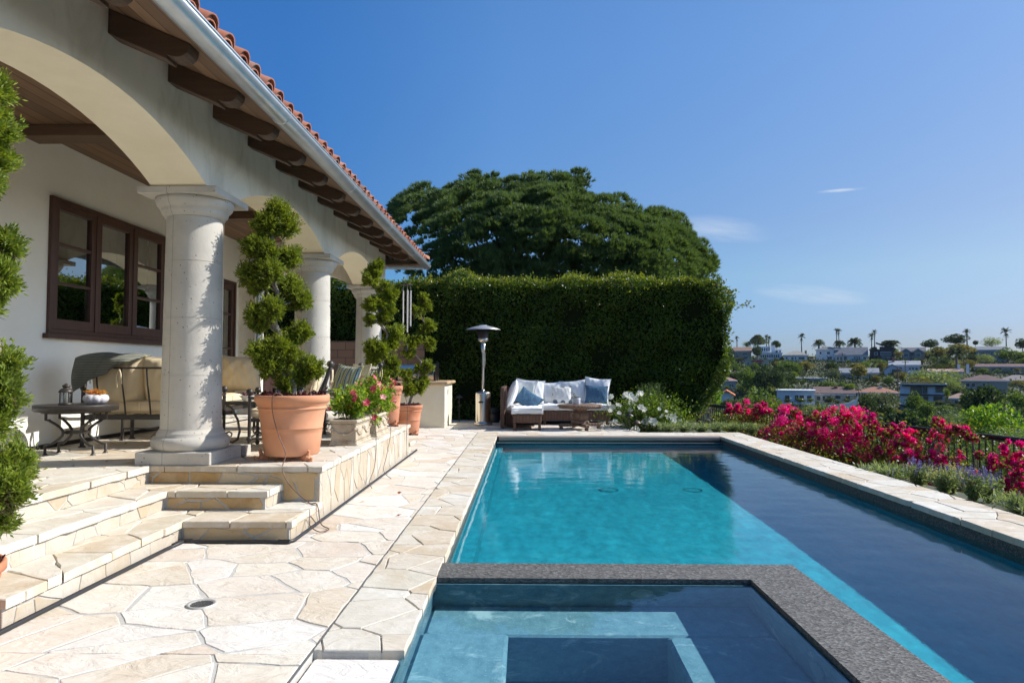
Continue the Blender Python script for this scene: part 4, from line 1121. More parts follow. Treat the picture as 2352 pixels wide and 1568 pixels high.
# shoots that escape the shears
m = MB(); L_ = []
for (px, py, qx, qy) in ((1660,700,1735,705),(1690,712,1722,690),(1668,672,1690,668),(990,640,985,628),(830,640,826,628),(1640,655,1668,648),(1300,640,1303,632)):
    a = at(px, py, 17.6); b = at(qx, qy, 17.5); m.tube([a, (a+b)/2+Vector((0,0,.03)), b], [.006,.004,.002], 4)
    for k in range(26):
        t_ = k/26; p = a.lerp(b, t_); L_.append((p.x, p.y, p.z))
m.build('stems', BARK, hd)
C = np.array(L_); V, F = leafs(C+rng.normal(size=C.shape)*.015, rng.normal(size=C.shape)+[.5, 0, .5], .075, .02); link('lit_young_leaves', np_mesh('shoot_leaves', V, F), HTOP, hd)

# ------------------------------------------------------------------ the pine behind the hedge
PINEM = leaf_mat('stone pine needles', [(0.068,0.122,0.047), (0.113,0.179,0.060), (0.166,0.236,0.080), (0.045,0.086,0.034)], .3, .55, .6)
pc = at(1262, 640, 33); pr = empty('stone_pine', (pc.x, 33, 0), 'huge dark green umbrella pine rising behind the hedge', 'tree')
oL, oR = at(905, 560, 33).x-pc.x, at(1640, 640, 33).x-pc.x; ztop = at(1240, 405, 33).z; zb_ = at(1240, 655, 33).z-.6
sky_line = [(885,520),(905,470),(940,445),(975,432),(1010,440),(1040,425),(1080,408),(1120,400),(1160,404),(1200,400),(1240,404),(1280,402),(1320,412),(1350,425),(1380,432),(1420,455),(1460,470),(1500,480),(1540,492),(1575,525),(1600,560),(1618,590),(1632,620),(1640,645)]
SLP = [(at(a, b, 33).x-pc.x, at(a, b, 33).z) for a, b in sky_line]
xsn = np.array([p[0] for p in SLP]); zsn = np.array([p[1] for p in SLP])
def dome(x, y):
    """crown surface height at (x, y): the skyline drops off with depth"""
    k = np.clip(1-(y/7.0)**2, 0, 1)
    return zb_ + (np.interp(x*1.0, xsn, zsn)-zb_)*k**.55
nC = 640; yy_ = rng.uniform(-6.4, 4.0, nC); uu = rng.uniform(0, 1, nC)
def place(u, y, hfrac):
    k = np.clip(1-(y/7.0)**2, 0, 1)**.5; persp = (33+y)/33
    sx_ = xsn[0]+.4+(xsn[-1]-xsn[0]-.6)*u; z = zb_ + (np.interp(sx_, xsn, zsn)-zb_)*hfrac
    mid = (xsn[0]+xsn[-1])/2
    x = (mid+(sx_-mid)*(.35+.65*k))*persp
    return x, (CAMH+(z-CAMH)*persp)
kt = np.clip(1-(yy_/7.0)**2, 0, 1)**.5
nB = 95; ub = rng.uniform(0, 1, nB); yb_ = rng.uniform(-6.2, 3.8, nB); pick = rng.integers(0, nB, nC); uu = np.clip(ub[pick]+rng.normal(size=nC)*.028, 0, 1); yy_ = np.clip(yb_[pick]+rng.normal(size=nC)*.45, -6.5, 4); kt = np.clip(1-(yy_/7.0)**2, 0, 1)**.5; lift = rng.uniform(-.09, .05, nB)[pick] - np.abs(uu-ub[pick])*1.6
hx_, hz2 = place(uu, yy_, (1+lift)* (.30+.70*kt)*(1-rng.exponential(.05, nC))-.06)
n2 = 760; y2_ = -6.4*np.sqrt(rng.random(n2)); kk2 = np.clip(1-(y2_/7.0)**2, 0, 1)**.5
x2_, z2_ = place(rng.uniform(0, 1, n2), y2_, (.30+.70*kk2)*rng.uniform(.0, .95, n2)**1.1)
Cc = np.concatenate([np.stack([hx_, yy_, hz2], 1), np.stack([x2_, y2_, z2_], 1)])
Cc = Cc[Cc[:, 2] > zb_-.5]; Cc[:, 2] += np.where(rng.random(len(Cc)) < .18, rng.uniform(.1, .4, len(Cc)), 0)
parts = []; nT = 42
outw = unit(Cc-np.array([0, 0, zb_-3.0])); rr_ = rng.uniform(.34, .66, len(Cc))
dirs = sphere_pts(len(Cc)*nT).reshape(len(Cc), nT, 3); dirs = dirs + outw[:, None, :]*.9 + np.array([0, 0, .5]); dirs = dirs/np.linalg.norm(dirs, axis=2, keepdims=True)
tuft = (Cc[:, None, :] + dirs*rr_[:, None, None]*rng.uniform(.75, 1, (len(Cc), nT, 1))*np.array([1.1, 1.1, .8])).reshape(-1, 3)
ax_ = unit(dirs.reshape(-1, 3)*.9 + [0, 0, .55] + rng.normal(size=tuft.shape)*.25)
for k in range(13):
    d = ax_ + rng.normal(size=ax_.shape)*.30
    parts.append(tris(tuft, d, rng.uniform(.15, .26, len(tuft)), .015))
V, F = join(parts); link('crown', np_mesh('pine_crown', V, F), PINEM, pr)
m = MB(); base = Vector((0, 0, -1)); 
m.tube([(0,0,-1),(.1,0,1.2),(0,.1,2.4),(.2,0,3.2)], [.42,.36,.32,.25], 12)
for k in range(26):
    j = rng.integers(0, len(Cc)); p = Cc[j]; s_ = Vector((.1, 0, rng.uniform(2.0, 3.2)))
    m.tube([s_, Vector((p[0]*.35, p[1]*.35, 3.4+rng.uniform(-.2, .8))), Vector((p[0]*.7, p[1]*.7, min(p[2]-.4, 4.6+rng.uniform(0, 2)))), Vector(p)], [.16, .11, .07, .03], 7)
m.build('trunk', pm('pine bark', (.17,.10,.07), .9, col2=(.10,.07,.055), cscale=6, bump=(10,.8,.03)), pr)
# ------------------------------------------------------------------ fabrics
def fabric(name, col, col2=None, scale=3, rough=.95):
    t = NT(name); co = t.coord()
    n1 = t.noise(co, scale, 4, .5); c2 = col2 or tuple(x*.86 for x in col)
    t.link(t.ramp(n1, [(.3, col), (.7, c2)]), t.b.inputs['Base Color'])
    t.b.inputs['Roughness'].default_value = rough; t.b.inputs['Specular IOR Level'].default_value = .15
    t.link(t.bump(t.noise(co, 220, 2, .5), .25, .001, t.bump(t.noise(co, 9, 3, .5), .5, .012)), t.b.inputs['Normal'])
    return t.m
WHITE = fabric('white outdoor canvas', (.78,.78,.77), (.72,.72,.72))
CREAMF = fabric('cream outdoor canvas', (.72,.60,.40), (.66,.54,.35))
def pattern(name, kind):
    t = NT(name); co = t.coord('UV') if False else t.coord()
    if kind == 'stripe':
        sp = t.new('ShaderNodeSeparateXYZ'); t.link(co, sp.inputs[0])
        f = t.math('FRACT', t.math('MULTIPLY', sp.outputs[0], 7.5))
        c = t.ramp(f, [(0,(.62,.58,.42)),(.16,(.36,.44,.16)),(.30,(.66,.62,.46)),(.40,(.08,.14,.22)),(.52,(.32,.45,.48)),(.66,(.66,.62,.46)),(.78,(.40,.46,.18)),(.90,(.12,.20,.28))], 'CONSTANT')
    elif kind == 'damask':
        w = t.new('ShaderNodeTexWave', wave_type='RINGS', rings_direction='SPHERICAL'); w.inputs['Scale'].default_value = 9; w.inputs['Distortion'].default_value = 9; w.inputs['Detail'].default_value = 3; w.inputs['Detail Scale'].default_value = 2.2
        t.link(co, w.inputs['Vector']); c = t.ramp(w.outputs['Fac'], [(.35,(.045,.10,.17)),(.55,(.07,.15,.24)),(.62,(.22,.34,.38)),(.75,(.06,.13,.21))])
    else:
        v = t.new('ShaderNodeTexVoronoi'); v.inputs['Scale'].default_value = 5.2; v.inputs['Randomness'].default_value = .25; t.link(co, v.inputs['Vector'])
        c = t.ramp(v.outputs['Distance'], [(0,(.35,.38,.10)),(.06,(.08,.10,.14)),(.12,(.38,.40,.14)),(.17,(.10,.13,.17)),(.26,(.14,.17,.19)),(.33,(.68,.66,.62))], 'CONSTANT')
    t.link(c, t.b.inputs['Base Color']); t.b.inputs['Roughness'].default_value = .9; t.b.inputs['Specular IOR Level'].default_value = .15
    t.link(t.bump(t.noise(co, 200, 2, .5), .2, .001), t.b.inputs['Normal'])
    return t.m
STRIPE = pattern('striped cushion cloth', 'stripe'); DAMASK = pattern('blue damask cloth', 'damask'); FLORAL = pattern('blue medallion cloth', 'floral')

def cushion_mesh(w, h, t_, ear=.06, n=22, seam=True, sag=0.0, p=2.6, box=0.0, wr=.006, seed=0):
    """cushion in the x-z plane, thickness along y; box>0 keeps square sides"""
    rs = random.Random(seed); ph = [rs.uniform(0, 6) for _ in range(6)]
    vs = []; fs = []
    def P(u, v, s):
        k = 1 + ear*(abs(u)**3*abs(v)**3) - .045*(1-abs(v)**2)*abs(u)**6 - .045*(1-abs(u)**2)*abs(v)**6
        x = u*w/2*k; z = v*h/2*k - sag*(1-u*u)*(1 if v > 0 else 0)*max(0, v)
        th = max(0.0, (1-abs(u)**p))**.55*max(0.0, (1-abs(v)**p))**.55
        y = s*(box*t_/2 + (1-box)*t_/2*th)
        y += s*wr*math.sin(u*9+ph[0])*math.sin(v*7+ph[1])*th + s*wr*.8*math.sin(u*17+v*5+ph[2])*th
        return (x, y, z)
    N = n+1
    g = [-1+2*i/n for i in range(N)]
    g = [math.copysign(abs(a)**.75, a) for a in g]
    for s in (-1, 1):
        for j in range(N):
            for i in range(N): vs.append(P(g[i], g[j], s))
    for s in (0, 1):
        o = s*N*N
        for j in range(n):
            for i in range(n):
                q = (o+j*N+i, o+j*N+i+1, o+(j+1)*N+i+1, o+(j+1)*N+i); fs.append(q if s == 0 else q[::-1])
    rim = [i for i in range(N)] + [j*N+n for j in range(1, N)] + [n*N+i for i in range(n-1, -1, -1)] + [j*N for j in range(n-1, 0, -1)]
    for a, b in zip(rim, rim[1:]+rim[:1]): fs.append((b, a, N*N+a, N*N+b))
    return vs, fs, [vs[i] for i in rim], [vs[N*N+i] for i in rim]
def cushion(name, size, loc, rot, m_, parent=None, label=None, cat=None, group=None, piping=True, **kw):
    w, h, t_ = size
    vs, fs, ra, rb = cushion_mesh(w, h, t_, **kw)
    mb = MB(); mb.add(vs, fs, True)
    if piping:
        mid = [((a[0]+b[0])/2, (a[1]+b[1])/2, (a[2]+b[2])/2) for a, b in zip(ra, rb)]
        if kw.get('box', 0) > 0:
            mb.tube(ra+ra[:1], .005, 5); mb.tube(rb+rb[:1], .005, 5)
        else: mb.tube(mid+mid[:1], .006, 5)
    o = mb.build(name, m_, parent, loc=loc); o.rotation_euler = rot
    b = [x for x in o.data.polygons]
    if label: tag(o, label, cat, group)
    return o

# ------------------------------------------------------------------ wicker
def wicker(name, c1, c2):
    t = NT(name); co = t.coord()
    w1 = t.new('ShaderNodeTexWave', wave_type='BANDS', bands_direction='Z'); w1.inputs['Scale'].default_value = 14; t.link(co, w1.inputs['Vector'])
    w2 = t.new('ShaderNodeTexWave', wave_type='BANDS', bands_direction='DIAGONAL'); w2.inputs['Scale'].default_value = 9
    sp = t.new('ShaderNodeSeparateXYZ'); t.link(co, sp.inputs[0]); cb = t.new('ShaderNodeCombineXYZ'); t.link(t.math('ADD', sp.outputs[0], sp.outputs[1]), cb.inputs[0]); t.link(cb.outputs[0], w2.inputs['Vector'])
    f = t.math('MULTIPLY', w1.outputs['Fac'], w2.outputs['Fac'])
    c = t.ramp(t.noise(co, 25, 3, .6), [(.3, c1), (.7, c2)])
    c = t.mix(t.ramp(f, [(.0,(.7,.7,.7)),(.4,(0,0,0))]), c, (c1[0]*.35, c1[1]*.35, c1[2]*.35))
    t.link(c, t.b.inputs['Base Color']); t.b.inputs['Roughness'].default_value = .7
    t.link(t.bump(f, .8, .008), t.b.inputs['Normal'])
    return t.m
WICK = wicker('brown wicker', (.13,.065,.04), (.20,.11,.07)); WICK2 = wicker('weathered wicker', (.20,.12,.08), (.28,.18,.12))

sf = empty('sectional_sofa', (0.7, 16.2, 0), 'brown wicker corner sofa with white cushions on the deck in front of the hedge', 'sofa'); sf.location = (0,0,0)
def S_(mb, name, par=sf, m_=WICK): return mb.build(name, m_, par, bevel=.012)
# end seat
m = MB(); m.box((-.27, 14.58, .16), (.34, 15.75, .34)); m.box((-.29, 14.56, .315), (.36, 15.75, .34)); S_(m, 'base')
for x in (-.26, .27):
    m = MB(); m.box((x, 14.59, 0), (x+.06, 14.65, .16)); S_(m, 'leg')
m = MB(); m.prism([(14.95, .04), (17.15, .04), (17.15, .90), (15.05, .90)], -.55, -.46, 'x'); S_(m, 'backrest')
m = MB(); m.box((-.455, 15.2, .06), (-.271, 17.1, .34)); S_(m, 'base')
m = MB(); m.box((.345, 16.15, .10), (1.99, 17.15, .32)); m.box((-.27, 15.76, .10), (.34, 17.15, .32)); S_(m, 'base')
m = MB(); m.box((-.45, 17.16, .06), (2.0, 17.25, .86)); S_(m, 'backrest')
for x in (.45, 1.92):
    m = MB(); m.box((x-.03, 16.17, 0), (x+.04, 16.24, .10)); S_(m, 'leg')
m = MB(); m.box((-.55, 15.2, 0), (-.47, 15.28, .05)); S_(m, 'leg')
HP = PI/2
cushion('seat_cushion', (.64, 1.22, .15), (.035, 15.17, .415), (HP, 0, 0), WHITE, sf, p=8, box=.72, seed=1)
cushion('seat_cushion', (.88, .98, .15), (.80, 16.62, .40), (HP, 0, 0), WHITE, sf, p=8, box=.7, seed=2)
cushion('seat_cushion', (.76, .98, .15), (1.61, 16.62, .40), (HP, 0, 0), WHITE, sf, p=8, box=.7, seed=3)
cushion('seat_cushion', (.80, 1.0, .14), (-.05, 16.55, .40), (HP, 0, 0), WHITE, sf, p=8, box=.7, seed=4)
# back cushions, then throw pillows, which are things of their own
cushion('back_cushion', (.72, .56, .20), (-.30, 15.35, .74), (R(-4), R(0), R(-90)+R(0)), WHITE, sf, seed=5)
bpy.data.objects[-1] if False else None
o = [x for x in sf.children if x.name.startswith('back_cushion')][0]; o.rotation_euler = Euler((R(20), 0, R(90)), 'XYZ')
c = cushion('back_cushion', (.66, .58, .18), (-.30, 16.15, .76), (R(16), 0, R(90)), WHITE, sf, seed=6)
cushion('back_cushion', (.60, .60, .2), (.16, 16.85, .73), (R(-14), R(4), R(6)), WHITE, sf, seed=7)
cushion('back_cushion', (.60, .54, .2), (.62, 16.98, .71), (R(-12), R(-2), 0), WHITE, sf, seed=8)
cushion('back_cushion', (.62, .56, .2), (1.18, 16.98, .74), (R(-12), R(-5), 0), WHITE, sf, seed=9)
cushion('back_cushion', (.60, .62, .2), (1.76, 16.92, .77), (R(-12), R(6), R(-6)), WHITE, sf, seed=10)
cushion('throw_pillow', (.56, .56, .17), (-.02, 16.35, .78), (R(-18), R(5), R(-28)), WHITE, None, 'large plain white pillow leaning in the corner of the sofa', 'pillow', seed=11)
cushion('throw_pillow', (.55, .40, .15), (.06, 15.40, .62), (R(-38), R(30), R(-22)), DAMASK, None, 'blue damask pillow lying slanted on the end seat of the sofa', 'pillow', seed=12)
cushion('throw_pillow', (.46, .42, .14), (.88, 16.66, .68), (R(-16), R(-1), 0), FLORAL, None, 'white pillow with blue and yellow medallions in the middle of the sofa', 'pillow', seed=13)
cushion('throw_pillow', (.52, .42, .14), (1.72, 16.64, .69), (R(-16), R(3), R(-4)), DAMASK, None, 'blue damask pillow standing at the right end of the sofa', 'pillow', seed=14)
cushion('throw_pillow', (.34, .30, .1), (-.04, 16.0, .66), (R(-24), R(14), R(-40)), pm('green cloth', (.45,.58,.33), .9), None, 'small light green pillow half hidden behind the slanted blue one', 'pillow', seed=15)

# pedestal table of wicker and its pot
pt = empty('pedestal_table', (1.19, 15.0, 0), 'round weathered wicker pedestal table in front of the sofa', 'table')
m = MB(); m.lathe([(0,.535),(.47,.535),(.495,.525),(.495,.495),(.48,.485),(.46,.483),(.46,.455),(.2,.45),(0,.45)], n=48); m.build('tabletop', WICK2, pt)
m = MB(); m.lathe([(.20,.45),(.19,.43),(.15,.42),(.145,.40),(.16,.385),(.19,.35),(.20,.30),(.19,.25),(.16,.21),(.13,.195),(.14,.18),(.19,.17),(.20,.15),(.20,.13)], n=40); m.build('pedestal', WICK2, pt)
for a in (.25, .25+HP, .25+PI, .25+1.5*PI):
    m = MB(); m.bbox((0, -.05, .06), (.48, .05, .128), .015); m.lathe([(.035,0),(.045,.02),(.04,.05),(.03,.06)], c=(.43, 0, 0), n=14); m.build('foot', WICK2, pt, rz=a)
tp = empty('succulent_pot', (1.11, 14.92, .536), 'small white pot of succulents standing on the wicker pedestal table', 'potted plant')
m = MB(); m.lathe([(0,0),(.075,0),(.082,.02),(.085,.11),(.092,.14),(.084,.142),(.078,.12),(0,.12)], n=24); m.build('pot', pm('white glaze', (.62,.63,.66), .4), tp)
P_ = []
for k in range(7):
    c_ = np.array([[rng.normal()*.035, rng.normal()*.035, .13]]); n_ = 26
    P_.append(leafs(np.repeat(c_, n_, 0)+rng.normal(size=(n_, 3))*.006, sphere_pts(n_)+[0,0,.9], .045, .009))
ln_ = np.stack([np.linspace(-.02, -.09, 40), np.zeros(40), np.linspace(.14, .27, 40)], 1); P_.append(leafs(ln_, sphere_pts(40)+[-.3,0,.3], .035, .008))
V, F = join(P_); link('succulent', np_mesh('succ', V, F), leaf_mat('succulent leaf', [(.10,.22,.12), (.18,.26,.10), (.40,.14,.10), (.12,.20,.13)], .2, .4, 20), tp)

# ------------------------------------------------------------------ patio heater
ht = empty('patio_heater', (-1.0, 16.1, 0), 'tall stainless mushroom patio heater standing by the hedge', 'patio heater')
m = MB(); m.lathe([(.22,0),(.225,.02),(.225,.045),(.20,.055),(.185,.075),(.18,.08)], n=40); m.build('foot_ring', M['inox'], ht)
m = MB(); m.lathe([(.18,.08),(.18,.74),(.175,.755),(.15,.775),(.10,.79),(.05,.80),(.035,.83)], n=48); m.build('tank_cover', M['inox'], ht)
m = MB(); m.box((-.09, -.19, .52), (.02, -.176, .56)); m.build('door_handle', M['iron'], ht)
m = MB(); m.lathe([(.027,.82),(.027,1.72)], n=20); m.build('pole', M['inox'], ht)
m = MB(); m.lathe([(.045,1.70),(.055,1.74),(.055,1.92),(.035,1.93)], n=24); m.lathe([(.05,1.93),(.13,1.97),(.135,2.02),(.13,2.03)], n=30); m.build('valve_housing', M['inox'], ht)
m = MB(); m.lathe([(.125,2.03),(.145,2.24),(.10,2.26)], n=30); m.build('burner', pm('burner mesh', (.06,.05,.05), .6, metal=.5), ht)
m = MB(); m.lathe([(.41,2.225),(.415,2.235),(.36,2.265),(.22,2.305),(.10,2.33),(.09,2.345),(0,2.35)], n=48); m.lathe([(.41,2.225),(.3,2.25),(.12,2.29),(0,2.30)], n=48); m.build('reflector', pm('spun aluminium', (.62,.60,.58), .35, metal=.6), ht)
m = MB(); m.tube([(.035,-.02,1.35),(.045,-.03,1.5),(.04,-.03,1.7)], .012, 8); m.build('gas_tube', M['inox'], ht)
# things stored behind the heater
m = MB(); m.lathe([(0,0),(.13,.0),(.15,.1),(.13,.2),(.05,.23),(0,.23)], c=(0,0,.0), n=20, wob=lambda a, z: 1+.1*math.sin(3*a)); m.lathe([(.10,.22),(.13,.25),(.09,.34),(0,.36)], n=16, wob=lambda a, z: 1+.12*math.sin(2*a+1))
tag(m.build('covered_bundle', pm('dark cloth', (.025,.03,.035), .7, bump=(12,.8,.03)), loc=(-.78, 16.9, 0)), 'dark cloth bundle on the ground between the heater and the sofa', 'bundle')
def path_light(loc, label, H=.38, tone=None):
    r = empty('path_light', loc, label, 'path light'); tn = tone or M['iron']
    m = MB(); m.tube([(0,0,0),(0,0,H)], .012, 8); m.build('stake', tn, r)
    m = MB(); m.lathe([(.10,H-.02),(.10,H-.012),(.03,H+.035),(0,H+.05)], n=20); m.build('shade', tn, r)
bronze = pm('bronze path light', (.10,.07,.05), .5, metal=.3)
path_light((-1.65, 17.0, 0), 'thin dark path light in the shade left of the heater', .62)
path_light((2.23, 14.75, -.02), 'dark path light with a wide shade at the front of the white roses', .34, M['iron'])
path_light((2.36, 14.6, -.02), 'short path light stake beside the wide one at the front of the roses', .20, bronze)

# ------------------------------------------------------------------ grill counter
gc = empty('grill_counter', (0,0,0), 'cream stucco outdoor kitchen counter with a stone top behind the potted juniper', 'counter')
m = MB(); m.box((-4.6, 15.25, 0), (-1.80, 16.75, .96)); m.build('body', M['stucco_warm'], gc, bevel=.01)
m = MB(); m.bbox((-4.65, 15.16, .962), (-1.72, 16.82, 1.035), .02); m.build('countertop', pm('tan stone top', (.42,.27,.14), .6, col2=(.55,.40,.24), cscale=5, bump=(20,.2,.004)), gc)
m = MB(); m.box((-1.799, 15.75, .72), (-1.79, 15.83, .84)); m.build('socket_plate', M['steel'], gc)
gr_ = empty('gas_grill', (-2.5, 15.8, 1.035), 'stainless gas grill with a rounded hood built on the stone counter', 'grill')
m = MB(); hp = [(-.28, 0), (-.30, .12), (-.26, .26), (-.12, .36), (.1, .40), (.28, .40), (.28, 0)]; m.prism([(y, z) for y, z in hp], -.42, .42, 'x'); m.build('hood', M['inox'], gr_, bevel=.02)
for s in (-.46, .435):
    m = MB(); m.prism([(-.31, 0), (-.33, .14), (-.28, .30), (-.12, .40), (.3, .44), (.3, 0)], s, s+.025, 'x'); m.build('side_frame', M['iron'], gr_)
m = MB(); m.tube([(-.36, -.36, .13), (.36, -.36, .13)], .014, 10); m.tube([(-.33,-.28,.13),(-.33,-.36,.13)], .01); m.tube([(.33,-.28,.13),(.33,-.36,.13)], .01); m.build('handle', M['steel'], gr_)
m = MB()
for k in range(4): m.box((-.40, -.312, .17+.025*k), (.40, -.302, .18+.025*k))
m.build('vent_slot', M['iron'], gr_)

# garden wall, gate boards and wind chime
bw = empty('block_wall', (0,0,0), 'brown concrete block wall seen between the porch columns', 'wall')
t = NT('brown block'); br_ = t.new('ShaderNodeTexBrick'); br_.inputs['Scale'].default_value = 1; br_.inputs['Brick Width'].default_value = .4; br_.inputs['Row Height'].default_value = .2; br_.inputs['Mortar Size'].default_value = .008
br_.inputs['Color1'].default_value = (.20,.12,.07,1); br_.inputs['Color2'].default_value = (.28,.17,.10,1); br_.inputs['Mortar'].default_value = (.09,.06,.05,1)
t.link(t.mapping(t.coord(), (1,1,1), (R(90),0,0)), br_.inputs['Vector']); t.link(br_.outputs[0], t.b.inputs['Base Color']); t.b.inputs['Roughness'].default_value = .9
m = MB(); m.box((-5.9, 17.35, 0), (-2.6, 17.55, 2.02)); m.build('wall', t.m, bw)
gt = empty('wooden_gate', (0,0,0), 'reddish vertical board gate beside the end of the porch', 'gate')
for k in range(8):
    m = MB(); x = -7.35+.17*k; m.box((x, 16.9, .06), (x+.16, 16.93, 2.1)); m.build('board', wood('gate wood', (.30,.13,.08), (.42,.21,.13), 'z') if k == 0 else bpy.data.materials['gate wood'], gt)
m = MB(); m.box((-7.36, 16.87, 1.78), (-6.0, 16.899, 1.88)); m.build('rail', bpy.data.materials['gate wood'], gt)
m = MB(); m.box((-6.0, 16.85, 0), (-5.88, 16.97, 2.2)); m.build('post', bpy.data.materials['gate wood'], gt)
m = MB(); m.tube([(-5.22, 13.20, .46), (-5.22, 13.20, 3.78)], .04, 12); m.build('downpipe', M['steel'], house)
wc = at(934, 655, 12.6); ch = empty('wind_chime', (wc.x, 12.6, wc.z), 'silver tube wind chime hanging from the eave near the hedge', 'wind chime')
m = MB(); m.lathe([(0,0),(.11,0),(.11,.012),(0,.014)], n=20); m.tube([(0,0,.01),(.0,0,rz_(wc.x)-wc.z+.02 if wc.x < EX else .6)], .002, 4); m.build('top_disc', M['iron'], ch)
for k, (L, a) in enumerate(((.86,2.7),(.72,3.9),(.78,5.1),(.66,.3),(.6,1.5))):
    x, y = .075*math.cos(a), .075*math.sin(a)
    m = MB(); m.tube([(x,y,-.10),(x,y,-.10-L)], .014, 10); m.tube([(x,y,0),(x,y,-.11)], .0015, 4); m.build('tube', pm('chime tube', (.62,.58,.54), .4, metal=.4) if k == 0 else bpy.data.materials['chime tube'], ch)
m = MB(); m.tube([(0,0,0),(0,0,-1.12)], .0015, 4); m.ball((0,0,-.5), .035, 6, sz=.4); m.ball((0,0,-1.17), .03, 6, sy=.3, sz=2.2); m.build('clapper', M['iron'], ch)

# ------------------------------------------------------------------ porch furniture
IR = M['iron']
def finial(m, p, r=.036): m.lathe([(.02,-.06),(.026,-.055),(.014,-.04),(.014,-.03)], c=p, n=12); m.ball(p, r, 8)
def iron_chair(name, label, w=.70, d=.66, loc=(0,0,0), rz=0, cat='chair', bars=5):
    """faces its own -y; floor at 0"""
    r = empty(name, loc, label, cat, rz=rz)
    hw = w/2
    for sx in (-1, 1):
        m = MB(); m.tube([(sx*hw, -d/2, 0), (sx*hw, -d/2, .57)], .017, 10); finial(m, (sx*hw, -d/2, .61)); m.ball((sx*hw, -d/2, .13), .03, 6); m.ball((sx*hw, -d/2, .02), .026, 6, sz=.7); m.build('front_leg', IR, r)
        m = MB(); m.tube([(sx*hw, d/2, 0), (sx*hw, d/2, .40), (sx*hw, d/2+.06, .62), (sx*hw, d/2+.13, .86)], .017, 10); finial(m, (sx*hw, d/2+.14, .90), .038); m.build('back_leg', IR, r)
        m = MB(); m.tube([(sx*hw, -d/2, .55), (sx*hw, -d/6, .53), (sx*hw, d/4, .56), (sx*hw, d/2+.05, .60)], .015, 8); m.build('armrest', IR, r)
        m = MB(); m.tube([(sx*hw, -d/2, .13), (sx*hw, d/2, .13)], .009, 8); m.build('stretcher', IR, r)
    m = MB(); m.box((-hw, -d/2, .30), (hw, -d/2+.02, .33)); m.box((-hw, d/2-.02, .30), (hw, d/2, .33)); m.box((-hw, -d/2, .301), (-hw+.02, d/2, .329)); m.box((hw-.02, -d/2, .301), (hw, d/2, .329)); m.build('seat_frame', IR, r)
    m = MB(); m.tube([(-hw, -d/2, .131), (hw, -d/2, .131)], .009, 8); m.build('stretcher', IR, r); m = MB(); m.tube([(-hw, d/2+.125, .84), (hw, d/2+.125, .84)], .012, 8)
    for k in range(1, bars+1):
        x = -hw+w*k/(bars+1); m.tube([(x, d/2-.005, .33), (x, d/2+.05, .45), (x, d/2+.03, .62), (x, d/2+.125, .84)], .008, 6)
    m.build('back_frame', IR, r)
    cushion('seat_cushion', (w-.06, d-.04, .12), (0, -.01, .39), (HP, 0, 0), CREAMF, r, p=6, box=.55, seed=int(w*100))
    cushion('back_cushion', (w-.08, .50, .13), (0, d/2-.05, .66), (R(-14), 0, 0), CREAMF, r, p=4, seed=int(w*77))
    for sx in (-1, 1):
        m = MB(); p0 = Vector((sx*(hw-.02), d/2+.13, .86)); m.tube([p0, p0+Vector((.03*sx,.03,-.02)), p0+Vector((.035*sx,.03,-.10)), p0+Vector((.02*sx,.02,-.16))], .006, 6); m.tube([p0, p0+Vector((-.03*sx,.03,-.03)), p0+Vector((-.03*sx,.03,-.12))], .006, 6); m.build('tie', CREAMF, r)
    return r
iron_chair('iron_armchair', 'black iron armchair with cream cushions half hidden behind the largest pot', loc=(-2.62, 7.44, Z3), rz=R(-75))
iron_chair('iron_armchair', 'black iron armchair holding the striped pillow behind the flower troughs', w=.60, loc=(-2.55, 9.30, Z3), rz=R(-50))
cushion('throw_pillow', (.46, .44, .15), (-2.42, 9.16, Z3+.68), (R(-18), R(4), R(-34)), STRIPE, None, 'blue and green striped pillow on the armchair behind the flowers', 'pillow', seed=31)

